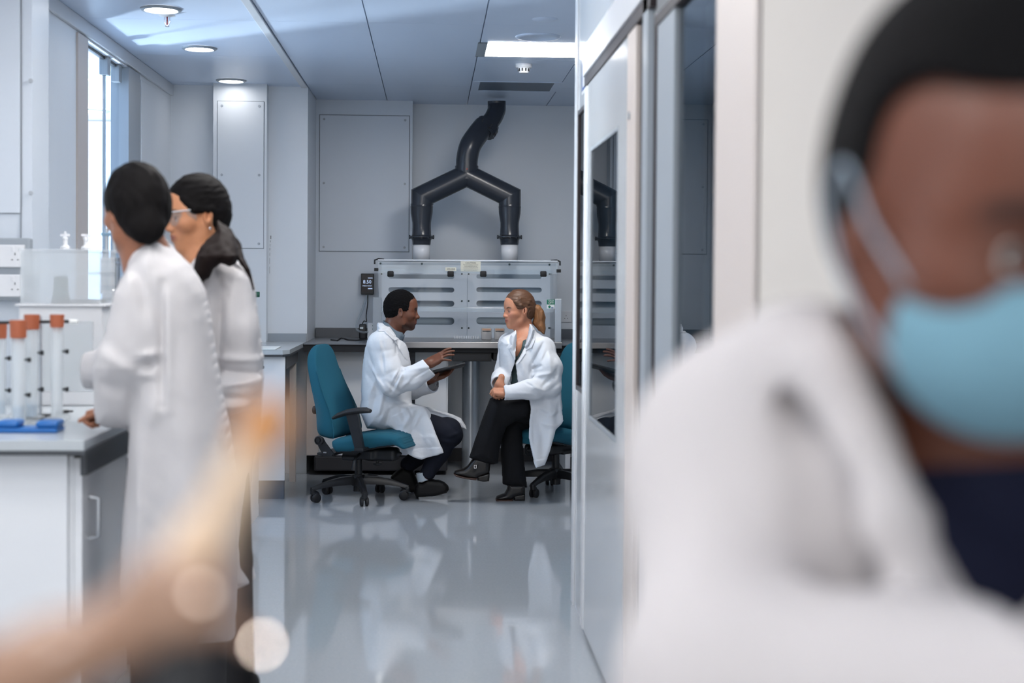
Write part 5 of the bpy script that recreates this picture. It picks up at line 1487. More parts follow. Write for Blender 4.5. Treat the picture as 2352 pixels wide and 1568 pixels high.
# shirt collar and shirt front
G = Field((at(862, 0, YM)[0], YM-.16, at(0, 900, YM)[2]), (at(956, 0, YM)[0], YM+.16, at(0, 722, YM)[2]), .003)
G.puff(px([Z5(338, 536), Z5(412, 562), Z5(520, 648), Z5(596, 684), Z5(616, 735), Z5(592, 790), Z5(640, 1000), Z5(660, 1150), Z5(560, 1100), Z5(420, 900), Z5(330, 700)], YM), YM, .100, .05, p=2.4)
G.cone(hm.w(-.030, 0, -.02), at(907, 764, YM), .0585, .0600, .004, 's')
G.cone(hm.w(.010, 0, -.06), at(921, 762, YM), .034, .036, .004, 's')
G.fold(pfold([Z5(400, 590)+Z5(560, 760)+(-.006, .005), Z5(596, 690)+Z5(575, 775)+(-.006, .004)], YM-.1))
mesh_obj('shirt', G.mesh('shirt'), M['shirt_grey'], man)

# lab coat
G = Field((at(815, 0, YM)[0], YM-.46, at(0, 1062, YM)[2]), (at(1085, 0, YM)[0], YM+.36, at(0, 728, YM)[2]), .0037)
back = [Z5(262, 590), Z5(268, 665), Z5(215, 715), Z5(160, 790), Z5(112, 890), Z5(92, 1000), Z5(78, 1120), Z5(64, 1300), Z5(56, 1440), Z6(60, 90), Z6(44, 180), Z6(52, 280), Z6(95, 380), Z6(130, 462), Z6(290, 468), Z6(500, 482), Z6(600, 330), Z6(720, 215), Z6(700, 130), Z5(695, 1400), Z5(700, 1200), Z5(692, 1080), Z5(668, 950), Z5(640, 850), Z5(598, 790), Z5(556, 770), Z5(500, 700), Z5(430, 610), Z5(340, 575)]
G.puff(px(back, YM), YM, .205, .15, edge=.014, p=2.2)
G.cone(at(880, 792, YM-.08), R_sh, .085, .082, .06); G.cone(at(885, 792, YM+.08), L_sh, .085, .08, .06)
# collar round the neck
G.puff(px([Z5(266, 566), Z5(330, 566), Z5(430, 590), Z5(500, 668), Z5(545, 740), Z5(500, 762), Z5(430, 720), Z5(360, 668), Z5(285, 655)], YM), YM, .125, .05, .012)
G.cone(hm.w(-.030, 0, -.03), at(908, 775, YM), .072, .074, .004, 's')
# opening of the coat down the chest
G.puff(px([Z5(585, 770), Z5(650, 950), Z5(705, 1180), Z5(740, 1180), Z5(700, 800), Z5(640, 720)], YM), YM, .05, .02, .008, 's')
# near sleeve, cuff hollow
G.chain([R_sh, at(893, 850, YM-.25), at(901, 880, YM-.27), at(945, 868, YM-.28), at(982, 846, YM-.28)], [.080, .078, .074, .067, .063], .03)
cdir = np.array(at(982, 846, YM-.28))-np.array(at(945, 868, YM-.28)); cdir /= np.linalg.norm(cdir)
cuff = np.array(at(984, 844, YM-.28))
G.cone(cuff-cdir*.005, cuff+cdir*.10, .046, .053, .003, 's')
G.cut(cuff+cdir*.006, cdir+np.array([0, 0, .18]), .11)
# far sleeve
G.chain([L_sh, at(922, 880, YM+.17), at(950, 890, YM+.12), at(992, 880, YM-.01)], [.075, .072, .066, .060], .03)
c2 = np.array(at(992, 880, YM-.01)); d2 = c2-np.array(at(950, 890, YM+.12)); d2 /= np.linalg.norm(d2)
G.cone(c2-d2*.03, c2+d2*.1, .049, .051, .003, 's'); G.cut(c2+d2*.01, d2, .11)
# skirt over the lap and hanging at the near side
G.cone(at(885, 952, YR-.02), at(962, 962, YR-.02), .098, .082, .05); G.cone(at(885, 948, YL), at(985, 962, YL), .095, .075, .05)
flap = [Z6(450, 300), Z6(620, 220), Z6(760, 195), Z6(860, 206), Z6(900, 245), Z6(940, 345), Z6(1000, 490), Z6(1060, 640), Z6(1107, 762), Z6(1000, 800), Z6(830, 846), Z6(740, 820), Z6(650, 776), Z6(600, 650), Z6(560, 545), Z6(500, 484), Z6(430, 420)]
G.puff(px(flap, YM-.16), lambda x, z: YM-.168-.05*np.clip((0.60-z)/.2, 0, 1)+.012*np.sin(x*38+z*9), .014, .01, .055, edge=.005)
far = [(935, 948), (975, 940), (1010, 948), (1040, 958), (1060, 966), (1071, 983), (1060, 980), (1047, 969), (1015, 960), (975, 958), (940, 970)]
G.puff(px(far, YM+.06), YM+.09, .11, .006, .012, edge=.10)
near = (YM-.02, 1)
S = lambda L: pfold([Z5(a, b)+Z5(c, d)+(h, w) for a, b, c, d, h, w in L], YM-.2)
G.fold(S([(130, 1060, 370, 1420, .016, .013), (95, 1190, 300, 1480, -.010, .014), (250, 1290, 110, 1560, .012, .016), (330, 820, 350, 1180, -.012, .010), (300, 800, 370, 1020, .010, .012),
          (520, 830, 500, 980, -.012, .011), (560, 1150, 440, 1440, -.016, .009), (600, 1170, 490, 1420, .012, .009), (640, 1150, 560, 1200, -.012, .010), (540, 1160, 470, 1280, .010, .009),
          (700, 1150, 960, 1110, .006, .010), (760, 1240, 960, 1120, -.005, .006), (375, 650, 480, 756, -.013, .0065), (480, 756, 540, 750, -.013, .006), (560, 790, 690, 1090, -.010, .006), (300, 660, 375, 650, -.010, .007), (400, 1300, 560, 1440, -.012, .012), (680, 1280, 560, 1400, .009, .012), (860, 1150, 690, 1290, -.006, .012)]), near)
S = lambda L: pfold([Z6(a, b)+Z6(c, d)+(h, w) for a, b, c, d, h, w in L], YM-.2)
G.fold(S([(330, 30, 280, 300, .013, .014), (250, 20, 190, 260, -.010, .014), (160, 40, 110, 300, .010, .016), (420, 240, 370, 400, -.012, .012), (350, 260, 290, 400, .008, .012), (560, 230, 640, 420, -.012, .016), (760, 260, 690, 560, -.010, .012),
          (830, 260, 700, 480, .012, .012), (740, 230, 560, 500, .010, .014), (690, 620, 600, 520, .012, .012), (850, 300, 900, 720, .006, .02), (480, 120, 680, 150, .010, .012), (700, 740, 960, 710, -.005, .02), (660, 200, 720, 330, -.010, .010)]), near)
G.patch(px([Z5(266, 568), Z5(345, 572), Z5(430, 600), Z5(500, 680), Z5(548, 745), Z5(488, 760), Z5(375, 655), Z5(298, 655)], YM), .008, YM+.02)
G.patch(px([Z5(488, 760), Z5(548, 745), Z5(600, 820), Z5(650, 940), Z5(672, 1030), Z5(640, 1030), Z5(590, 950), Z5(520, 835)], YM), .007, YM+.02)
G.patch(px([Z6(650, 740), Z6(1120, 700), Z6(1120, 790), Z6(830, 870), Z6(640, 800)], YM-.2), .003, YM-.1)
G.wrinkle(.0020, 34, 11); G.crease(.016, 16, 12)
mesh_obj('lab_coat', G.mesh('lab_coat'), M['coat'], man)

# trousers
G = Field((at(850, 0, YM)[0], YM-.25, at(0, 1110, YM)[2]), (at(1075, 0, YM)[0], YM+.28, at(0, 920, YM)[2]), .004)
G.chain([R_hip, at(960, 975, YR), at(1022, 992, YR-.02)], [.078, .086, .084], .02)
G.chain([at(1022, 992, YR-.02), at(1010, 1035, YR-.01), at(982, 1085, YR)], [.083, .070, .047], .02)
G.cone(at(1034, 985, YR-.02), at(1040, 1000, YR-.02), .062, .06, .04)
G.chain([L_hip, at(960, 972, YL), at(1020, 985, YL)], [.078, .084, .078], .02)
G.chain([at(1020, 985, YL), at(985, 1030, YL), at(938, 1066, YL)], [.076, .065, .050], .02)
G.fold(pfold([Z6(1100, 330)+Z6(1330, 540)+(-.007, .015), Z6(1040, 600)+Z6(1300, 640)+(.006, .014), Z6(1150, 560)+Z6(1320, 500)+(.007, .012), Z6(1120, 760)+Z6(870, 980)+(-.006, .012), Z6(1000, 850)+Z6(980, 1080)+(.005, .012)], YR))
G.wrinkle(.0018, 40, 3)
mesh_obj('trousers', G.mesh('trousers'), M['navy'], man)
q = B(); tube(q, [at(969, 1084, YR), at(973, 1103, YR)], [.036, .036], 24); obj('sock', q, M['sock'], man, smooth=50)
# shoes
G = Field((at(885, 0, YM)[0], YR-.10, 0.0), (at(1045, 0, YM)[0], YL+.12, at(0, 1060, YM)[2]), .003)
G.puff(px([Z6(885, 1120), Z6(960, 1122), Z6(1050, 1130), Z6(1120, 1155), Z6(1172, 1205), Z6(1184, 1250), Z6(1150, 1296), Z6(1000, 1335), Z6(760, 1352), Z6(735, 1300), Z6(742, 1220), Z6(778, 1165), Z6(830, 1160)], YR), YR, .050, .035, p=2.4)
G.cone(at(972, 1096, YR), at(975, 1104, YR), .038, .038, .003, 's')
mesh_obj('shoe', G.mesh('shoe'), M['shoe'], man)
G = Field((at(885, 0, YM)[0], YL-.10, 0.0), (at(1000, 0, YM)[0], YL+.10, at(0, 1050, YM)[2]), .003)
G.puff(px([Z6(590, 950), Z6(720, 1000), Z6(760, 1100), Z6(800, 1220), Z6(790, 1280), Z6(700, 1290), Z6(580, 1240), Z6(430, 1125), Z6(440, 1080), Z6(520, 1000)], YL), YL, .050, .035, p=2.4)
mesh_obj('shoe', G.mesh('shoe'), M['shoe'], man)

# tablet in his left hand
tc = np.array(at(1029, 848, YM-.10))+np.array([0, 0, .004])
ax = np.array([.93, .10, .23]); ax /= np.linalg.norm(ax)
nn = np.array([-.22, .16, .96]); nn = nn-ax*(nn@ax); nn /= np.linalg.norm(nn); sy = np.cross(nn, ax)
Mt = Matrix(((ax[0], sy[0], nn[0], tc[0]), (ax[1], sy[1], nn[1], tc[1]), (ax[2], sy[2], nn[2], tc[2]), (0, 0, 0, 1)))
tb = thing('tablet', "black tablet computer lying in the seated man's left hand", 'tablet', tuple(tc))
q = B(); box(q, -.105, .105, -.075, .075, -.0065, .0065, .004, 3, M=Mt); obj('case', q, M['black'], tb, smooth=40)
q = B(); box(q, -.093, .093, -.066, .066, .0066, .0074, M=Mt); obj('screen', q, mat('tablet_screen', rgb(18, 20, 26), 0.08), tb)
# ------------------------------------------------------------------ seated woman, facing left, legs crossed
YW = 8.82
Z2 = lambda x, y: (1080+x/5.6, 640+y/5.6)
Z4 = lambda x, y: (1030+x/5.227, 880+y/5.227)
wom = person((at(1255, 980, YW)[0], YW, 0), 'seated person with blonde ponytail, white lab coat and black trousers, legs crossed')
hw = Head(at(1190.5, 711.5, YW), frame((-.90, -.40, -.03), (-.06, 0, 1)), .955, nose=.90, jaw=.92, lips=.86, brow=.82, wide=.95, ear=1.6)
F_ = Field((at(1030, 0, YW)[0], YW-.45, 0.0), (at(1300, 0, YW)[0], YW+.36, 1.40), .003)
hw.build(F_)
nbw = at(1209, 771, YW)
F_.cone(hw.w(-.030, 0, -.04), nbw, .047, .050, .03)
F_.cone(hw.w(.010, 0, -.08), at(1196, 772, YW-.02), .026, .032, .03)
F_.cone(at(1208, 785, YW), at(1215, 860, YW), .055, .085, .05, flat=(.3, .95, 0), fs=1.5)
F_.ell(at(1190, 800, YW-.06), (.06, .07, .06), .05)
F_.cone(at(1215, 860, YW), at(1232, 930, YW), .085, .09, .05, flat=(.2, .97, 0), fs=1.5)
wL_sh, wL_el, wL_wr = at(1247, 800, YW-.16), at(1258, 878, YW-.23), at(1163, 901, YW-.27)
wR_sh, wR_el, wR_wr = at(1170, 790, YW+.14), at(1160, 862, YW+.06), at(1148, 882, YW-.20)
F_.chain([nbw, wL_sh, wL_el, wL_wr], [.05, .045, .038, .025], .03)
F_.chain([nbw, wR_sh, wR_el, wR_wr], [.05, .045, .036, .026], .03)
hand(F_, wR_wr, (-.22, -.06, -.97), (-.62, -.72, .20), -1, [(48, 60, 34), (52, 62, 36), (56, 64, 36), (60, 64, 36)], sc=.84, thumb=(10, 40, 20))
hand(F_, wL_wr, (-.93, -.10, .10), (-.10, -.55, .85), -1, [(62, 70, 38), (66, 72, 38), (70, 72, 38), (72, 72, 38)], sc=.82, thumb=(25, 40, 25))
F_.chain([at(1238, 945, YW-.09), at(1150, 935, YW-.14), at(1103, 1056, YW-.14)], [.07, .052, .026], .03)
F_.chain([at(1238, 950, YW+.09), at(1175, 965, YW+.02), at(1180, 1110, YW-.06)], [.07, .052, .034], .03)
body_obj(F_, wom, M['skin_fair'], SK_FAIR, face_tone(hw, rgb(150, 74, 70), rgb(70, 46, 36), .9, blush=rgb(206, 128, 104)))
hw.eyes(wom, M['eye'], mat('iris_blue_grey', rgb(44, 52, 58), 0.1), look=(1, .12, 0))
# swept-back hair
G = Field(hw.c-.15, hw.c+.16, .0026)
sc_ = hw.sc
G.ell(hw.w(-.013, 0, .033), np.array([.106, .082, .103])*sc_, 0, 'u', hw.R)
G.ell(hw.w(-.036, 0, -.004), np.array([.080, .075, .085])*sc_, .02, 'u', hw.R)
for sg in (-1, 1): G.ell(hw.w(-.010, sg*.096, -.012), np.array([.024, .034, .035])*sc_, .005, 's', hw.R)
G.ell(hw.w(.100, 0, -.020), np.array([.078, .10, .098])*sc_, .012, 's', hw.R)
G.rbox(hw.w(.11, 0, -.080), np.array([.118, .2, .083])*sc_, .02, .008, 's', hw.R)
G.rbox(hw.w(-.05, 0, -.150), np.array([.2, .2, .080])*sc_, .02, .008, 's', hw.R)
for i, y_ in enumerate((-.060, -.035, -.01, .02, .045, .065)):
    G.chain([hw.w(.070-.4*abs(y_), y_, .085-.5*abs(y_)), hw.w(.02, y_*1.12, .130-.9*abs(y_)), hw.w(-.05, y_*1.1, .110-.8*abs(y_)), hw.w(-.104, y_*.5, .03)], [.005, .007, .007, .006], .012)
G.chain([hw.w(.052, .070, .052), hw.w(.02, .080, .030), hw.w(-.03, .078, .012), hw.w(-.095, .03, .012)], [.007, .009, .009, .008], .012)
G.chain([hw.w(.02, .077, .055), hw.w(-.03, .080, .040), hw.w(-.095, .03, .03)], [.007, .009, .008], .012)
G.wrinkle(.0005, 300, 8, aniso=(.4, .4, 1.6), n=9)
mesh_obj('hair', G.mesh('hair'), M['hair_blond'], wom)
G = Field(at(1212, 782, YW)-np.array([0, .10, 0]), at(1264, 690, YW)+np.array([0, .10, 0]), .0026)
G.puff(px([Z2(800, 345), Z2(850, 332), Z2(905, 350), Z2(945, 410), Z2(965, 500), Z2(960, 560), Z2(972, 640), Z2(955, 715), Z2(930, 700), Z2(880, 660), Z2(830, 610), Z2(795, 570), Z2(815, 500), Z2(800, 430)], YW+.02), YW+.02, .034, .03)
G.wrinkle(.0022, 150, 9, aniso=(1.6, 1.6, .35), n=9)
mesh_obj('ponytail', G.mesh('ponytail'), M['hair_blond_tail'], wom, 'blonde ponytail')
q = B(); tube(q, [at(1222, 701, YW+.02), at(1229, 703, YW+.02)], [.021, .019], 20); obj('hair_tie', q, M['black_soft'], wom, smooth=50)

# blouse: seen in the V and below
G = Field((at(1165, 0, YW)[0], YW-.24, at(0, 915, YW)[2]), (at(1240, 0, YW)[0], YW+.12, at(0, 765, YW)[2]), .003)
G.puff(px([Z2(560, 690), Z2(600, 690), Z2(700, 745), Z2(760, 700), Z2(800, 760), Z2(760, 1000), Z2(660, 1420), Z2(570, 1440), Z2(480, 1340), Z2(530, 1100), Z2(545, 850)], YW), YW-.03, .125, .08)
G.puff(px([Z2(585, 660), Z2(700, 760), Z2(660, 790), Z2(640, 880), Z2(585, 1000), Z2(578, 800)], YW), YW-.14, .14, .01, .01, 's', edge=.12)
G.cone(hw.w(-.030, 0, -.02), at(1207, 778, YW-.01), .052, .060, .006, 's')
G.fold(pfold([Z2(640, 860)+Z2(570, 1030)+(.006, .006), Z2(600, 1100)+Z2(560, 1400)+(-.006, .007), Z2(560, 1080)+Z2(600, 1380)+(.006, .007)], YW))
mesh_obj('blouse', G.mesh('blouse'), M['shirt_teal'], wom)

# lab coat, open at the front
G = Field((at(1118, 0, YW)[0], YW-.46, at(0, 1080, YW)[2]), (at(1302, 0, YW)[0], YW+.32, at(0, 735, YW)[2]), .0037)
outer = [Z2(572, 668), Z2(500, 715), Z2(430, 752), Z2(392, 800), Z2(375, 950), Z2(374, 1100), Z2(400, 1250), Z2(440, 1400), Z2(470, 1500), Z2(760, 1510), Z4(985, 300), Z4(1110, 330), Z4(1345, 300), Z4(1336, 200), Z4(1350, 60), Z2(1168, 1400), Z2(1150, 1310), Z2(1098, 1130), Z2(1110, 1000), Z2(1062, 862), Z2(960, 758), Z2(860, 695), Z2(815, 640), Z2(768, 582), Z2(745, 690), Z2(700, 760), Z2(620, 800)]
G.puff(px(outer, YW), YW-.01, .19, .14, edge=.014, p=2.2)
G.cone(at(1235, 796, YW-.08), wL_sh, .065, .066, .05); G.cone(at(1180, 796, YW+.06), wR_sh, .055, .058, .05)
# stand of the collar and the two lapels
G.puff(px([Z2(765, 580), Z2(822, 650), Z2(800, 760), Z2(740, 870), Z2(690, 900), Z2(690, 930), Z2(580, 1080), Z2(590, 1030), Z2(660, 900), Z2(720, 760), Z2(745, 680)], YW-.10), YW-.11, .075, .02, .005)
G.puff(px([Z2(585, 655), Z2(596, 700), Z2(580, 900), Z2(560, 1060), Z2(480, 880), Z2(500, 800), Z2(520, 720)], YW-.10), YW-.12, .06, .02, .005)
# the V opening
G.puff(px([Z2(590, 640), Z2(600, 760), Z2(578, 920), Z2(566, 1080), Z2(530, 1180), Z2(500, 1310), Z2(560, 1420), Z2(612, 1390), Z2(585, 1180), Z2(574, 1085), Z2(640, 960), Z2(700, 840), Z2(745, 700), Z2(762, 590)], YW-.10), YW-.22, .20, .012, .005, 's', edge=.17)
G.cone(hw.w(-.030, 0, -.02), at(1207, 778, YW-.02), .058, .068, .006, 's')
# near sleeve: down to the elbow, forearm across the lap
G.chain([wL_sh, at(1262, 845, YW-.22), at(1260, 884, YW-.235), at(1222, 894, YW-.27), at(1160, 903, YW-.285)], [.066, .076, .070, .060, .042], .03)
cw = np.array(at(1158, 903, YW-.285)); dw_ = np.array([-1, -.02, -.02])
G.cone(cw, cw+dw_*.1, .034, .034, .003, 's'); G.cut(cw, dw_, .09)
# far sleeve down the far side to the hands
G.chain([wR_sh, at(1162, 850, YW+.05), at(1152, 868, YW-.09), at(1146, 880, YW-.18)], [.068, .062, .056, .052], .03)
c3 = np.array(at(1146, 880, YW-.18)); d3 = c3-np.array(at(1152, 868, YW-.09)); d3 /= np.linalg.norm(d3)
G.cone(c3-d3*.03, c3+d3*.1, .038, .038, .003, 's'); G.cut(c3+d3*.01, d3, .09)
# hanging tail of the coat at the near side
tail = [Z4(960, 150), Z4(1340, 120), Z4(1345, 250), Z4(1368, 440), Z4(1345, 482), Z4(1272, 540), Z4(1240, 660), Z4(1198, 805), Z4(1140, 958), Z4(1040, 986), Z4(1008, 880), Z4(978, 750), Z4(958, 640), Z4(962, 460), Z4(984, 300)]
G.puff(px(tail, YW-.16), lambda x, z: YW-.215-.03*np.clip((0.55-z)/.25, 0, 1)+.010*np.sin(x*45+z*7), .022, .02, .03, edge=.006)
G.puff(px([Z4(1000, 150), Z4(1330, 120), Z4(1365, 440), Z4(1270, 520), Z4(1050, 470)], YW), YW-.03, .18, .08, .03)
nearw = (YW-.03, 1)
S = lambda L: pfold([Z2(a, b)+Z2(c, d)+(h, w) for a, b, c, d, h, w in L], YW-.2)
G.fold(S([(815, 700, 800, 770, -.008, .006), (690, 900, 755, 860, -.010, .006), (690, 910, 590, 1080, -.008, .006), (930, 830, 800, 1080, -.014, .009), (960, 880, 880, 1060, .010, .010), (1000, 900, 1010, 1190, .010, .016), (780, 1160, 900, 1110, -.014, .009), (770, 1120, 770, 1260, -.014, .008),
          (800, 1240, 1010, 1200, .012, .012), (700, 1320, 800, 1370, -.012, .008), (900, 1380, 1060, 1220, -.012, .014), (720, 1330, 930, 1420, .010, .012), (560, 1450, 800, 1460, .006, .012), (1120, 1330, 1000, 1420, -.008, .016), (1100, 1130, 1060, 1300, -.010, .014),
          (660, 1080, 690, 1220, .006, .012), (480, 1000, 500, 1250, .006, .014), (500, 800, 520, 830, -.008, .006), (520, 830, 480, 880, -.008, .006), (400, 1280, 470, 1390, .006, .010)]), nearw)
S = lambda L: pfold([Z4(a, b)+Z4(c, d)+(h, w) for a, b, c, d, h, w in L], YW-.2)
G.fold(S([(1000, 190, 1010, 880, -.006, .016), (1080, 320, 1200, 380, -.014, .014), (1200, 380, 1330, 320, .012, .014), (1080, 460, 1260, 500, .010, .014), (1290, 430, 1340, 200, -.012, .016), (1240, 480, 1110, 940, .006, .022), (1080, 560, 1070, 900, .006, .02), (1170, 200, 1180, 330, -.006, .014)]), nearw)
G.patch(px([Z2(766, 580), Z2(822, 650), Z2(802, 760), Z2(757, 868), Z2(690, 905), Z2(692, 935), Z2(592, 1080), Z2(578, 1088), Z2(640, 950), Z2(700, 830), Z2(742, 700)], YW), .008, YW)
G.patch(px([Z2(585, 655), Z2(584, 900), Z2(564, 1070), Z2(480, 882), Z2(522, 832), Z2(500, 800), Z2(556, 700)], YW), .008, YW)
G.patch(px([Z4(980, 920), Z4(1180, 890), Z4(1150, 970), Z4(1030, 1000)], YW-.2), .003, YW-.1)
G.wrinkle(.0018, 36, 21); G.crease(.016, 17, 22)
mesh_obj('lab_coat', G.mesh('lab_coat'), M['coat'], wom)

# black flared trousers
G = Field((at(1070, 0, YW)[0], YW-.32, at(0, 1125, YW)[2]), (at(1275, 0, YW)[0], YW+.25, at(0, 895, YW)[2]), .0038)
YU, YD = YW-.14, YW-.02
upper = [Z4(500, 185), Z4(545, 160), Z4(620, 145), Z4(800, 150), Z4(968, 160), Z4(985, 300), Z4(960, 420), Z4(820, 440), Z4(700, 520), Z4(650, 640), Z4(612, 800), Z4(590, 960), Z4(520, 968), Z4(430, 960), Z4(340, 925), Z4(250, 890), Z4(330, 655), Z4(440, 340)]
G.puff(px(upper, YU), lambda x, z: YU+.0*x, .085, .07, .02, p=2.2)
lower = [Z4(640, 400), Z4(760, 380), Z4(850, 470), Z4(880, 600), Z4(898, 900), Z4(938, 1236), Z4(790, 1240), Z4(648, 1195), Z4(640, 1000), Z4(625, 800), Z4(640, 600)]
G.puff(px(lower, YD), lambda x, z: YD-.04*np.clip((.5-z)/.4, 0, 1), .075, .06, .02, p=2.2)
G.chain([at(1240, 948, YW+.07), at(1180, 962, YD)], [.085, .075], .03); G.chain([at(1240, 945, YW-.08), at(1165, 935, YU)], [.085, .08], .03)
G.cone(at(1100, 1078, YU), at(1106, 1060, YU), .030, .036, .003, 's')
G.fold(pfold([Z4(640, 420)+Z4(600, 900)+(-.006, .014), Z4(860, 430)+Z4(700, 560)+(-.007, .012), Z4(560, 260)+Z4(420, 800)+(.006, .02), Z4(770, 600)+Z4(790, 1180)+(.005, .02), Z4(700, 300)+Z4(900, 330)+(.005, .02)], YU))
G.wrinkle(.0016, 38, 4)
mesh_obj('trousers', G.mesh('trousers'), M['blacktr'], wom)
# ankle boots with block heels
def boot(Y, up, sole, heel, cutt, nm):
    xs_ = [p[0] for p in up+heel]; ys_ = [p[1] for p in up+heel]
    G = Field((at(min(xs_), 0, Y)[0]-.02, Y-.09, at(0, max(ys_), Y)[2]-.02), (at(max(xs_), 0, Y)[0]+.02, Y+.09, at(0, min(ys_), Y)[2]+.02), .0026)
    G.puff(px(up, Y), Y, .046, .032, p=2.4)
    for c in cutt: G.fold(pfold([c], Y))
    b_ = mesh_obj('boot', G.mesh('boot'), M['shoe_br'], wom)
    G = Field((at(min(xs_), 0, Y)[0]-.02, Y-.09, at(0, max(ys_), Y)[2]-.03), (at(max(xs_), 0, Y)[0]+.02, Y+.09, at(0, min(ys_), Y)[2]+.02), .0026)
    G.puff(px(sole, Y), Y, .044, .006, edge=.034)
    mesh_obj('sole', G.mesh('sole'), M['sole'], b_, 'brown edge of the sole')
    G = Field((at(min(xs_), 0, Y)[0]-.02, Y-.09, at(0, max(ys_), Y)[2]-.03), (at(max(xs_), 0, Y)[0]+.02, Y+.09, at(0, min(ys_), Y)[2]+.02), .0026)
    G.puff(px(heel, Y), Y, .034, .010, edge=.022)
    mesh_obj('heel', G.mesh('heel'), M['shoe_br'], b_)
    return b_
YB1, YB2 = YU, YW-.08
b1 = boot(YB1, [Z4(62, 1078), Z4(80, 1046), Z4(120, 1034), Z4(180, 1020), Z4(230, 985), Z4(275, 925), Z4(320, 880), Z4(500, 900), Z4(500, 1000), Z4(490, 1075), Z4(360, 1120), Z4(330, 1150), Z4(200, 1125), Z4(90, 1098)],
     [Z4(62, 1082), Z4(200, 1118), Z4(345, 1128), Z4(330, 1155), Z4(200, 1138), Z4(90, 1112)],
     [Z4(350, 1110), Z4(492, 1070), Z4(485, 1168), Z4(420, 1174), Z4(348, 1160)], [Z4(300, 1040)+Z4(340, 970)+(.005, .006)], 'boot')
q = B(); c = at(Z4(322, 1000)[0], Z4(322, 1000)[1], YB1-.047)
frame_xz(q, c[0]-.008, c[0]+.008, c[2]-.010, c[2]+.010, .003, c[1]-.004, c[1]+.004); obj('buckle', q, M['chrome'], b1)
boot(YB2, [Z4(568, 1382), Z4(580, 1352), Z4(620, 1335), Z4(670, 1320), Z4(700, 1270), Z4(720, 1200), Z4(920, 1200), Z4(922, 1330), Z4(780, 1370), Z4(760, 1400), Z4(600, 1405)],
     [Z4(566, 1390), Z4(770, 1385), Z4(760, 1418), Z4(620, 1420), Z4(575, 1410)],
     [Z4(780, 1340), Z4(922, 1320), Z4(918, 1398), Z4(790, 1400)], [], 'boot')
# ------------------------------------------------------------------ standing woman with ponytail and safety glasses
YP = 4.68
Z3 = lambda x, y: (220+x/4.48, 370+y/4.48)
ZL = lambda x, y: (x/2.24, 360+y/2.24)
pw = person((at(520, 1500, YP)[0], YP, 0), 'standing person with long dark ponytail and clear safety glasses, facing sideways in a white coat')
hp2 = Head(at(451, 492, YP), frame((-.84, -.50, -.14), (-.10, -.05, 1)), .985, nose=.95, jaw=.90, lips=1.1, brow=.85, wide=.96, ear=1.4)
F_ = Field((at(365, 0, YP)[0], YP-.34, 0.0), (at(620, 0, YP)[0], YP+.34, 1.80), .0042)
hp2.build(F_)
nbp = at(478, 612, YP)
F_.cone(hp2.w(-.030, 0, -.05), nbp, .050, .054, .03); F_.cone(hp2.w(.01, 0, -.085), at(462, 614, YP-.02), .027, .034, .03)
F_.cone(nbp, at(515, 800, YP), .06, .085, .06); F_.cone(at(515, 800, YP), at(512, 980, YP), .085, .085, .05)
pL_sh, pL_el, pL_wr = at(535, 655, YP-.08), at(546, 880, YP-.13), at(470, 908, YP-.22)
pR_sh, pR_el, pR_wr = at(440, 660, YP+.16), at(430, 870, YP+.12), at(360, 905, YP+.02)
F_.chain([nbp, pL_sh, pL_el, pL_wr], [.045, .036, .034, .028], .02); F_.chain([nbp, pR_sh, pR_el, pR_wr], [.045, .036, .034, .028], .02)
hand(F_, pL_wr, (-.95, -.1, -.2), (-.1, -.5, .85), -1, [(15, 20, 15)]*4, sc=.9)
hand(F_, pR_wr, (-.95, -.1, -.2), (-.1, -.2, .95), 1, [(15, 20, 15)]*4, sc=.9)
gx, gy = float(at(508, 0, YP)[0]), YP
F_.chain([(gx-.05, gy+.05, .92), (gx-.05, gy+.05, .48), (gx-.06, gy+.05, .08)], [.06, .05, .04], .03)
F_.chain([(gx+.03, gy-.03, .92), (gx+.04, gy-.03, .48), (gx+.05, gy-.03, .08)], [.06, .05, .04], .03)
body_obj(F_, pw, M['skin_tan'], SK_TAN, face_tone(hp2, rgb(120, 62, 56), rgb(30, 20, 18), 1.1, blush=rgb(168, 108, 82)))
hp2.eyes(pw, M['eye'], M['iris'])
G = Field(hp2.c-.15, hp2.c+.17, .0028); k_ = hp2.sc
G.ell(hp2.w(-.013, 0, .033), np.array([.106, .083, .104])*k_, 0, 'u', hp2.R)
G.ell(hp2.w(-.038, 0, -.006), np.array([.080, .076, .086])*k_, .02, 'u', hp2.R)
G.ell(hp2.w(.108, 0, -.022), np.array([.080, .10, .098])*k_, .012, 's', hp2.R)
G.rbox(hp2.w(.11, 0, -.088), np.array([.118, .2, .088])*k_, .02, .008, 's', hp2.R)
for sg in (-1, 1): G.ell(hp2.w(-.008, sg*.095, -.014), np.array([.022, .028, .032])*k_, .006, 's', hp2.R)
G.chain([hp2.w(.060, .055, .055), hp2.w(.030, .076, .020), hp2.w(-.02, .078, .012), hp2.w(-.09, .03, -.01)], [.008, .012, .012, .010], .010)
G.wrinkle(.0008, 240, 4, aniso=(.3, .3, 1.5))
mesh_obj('hair', G.mesh('hair'), M['hair_jet'], pw)
G = Field(at(440, 678, YP)-np.array([0, .28, 0]), at(600, 488, YP)+np.array([0, .10, 0]), .003)
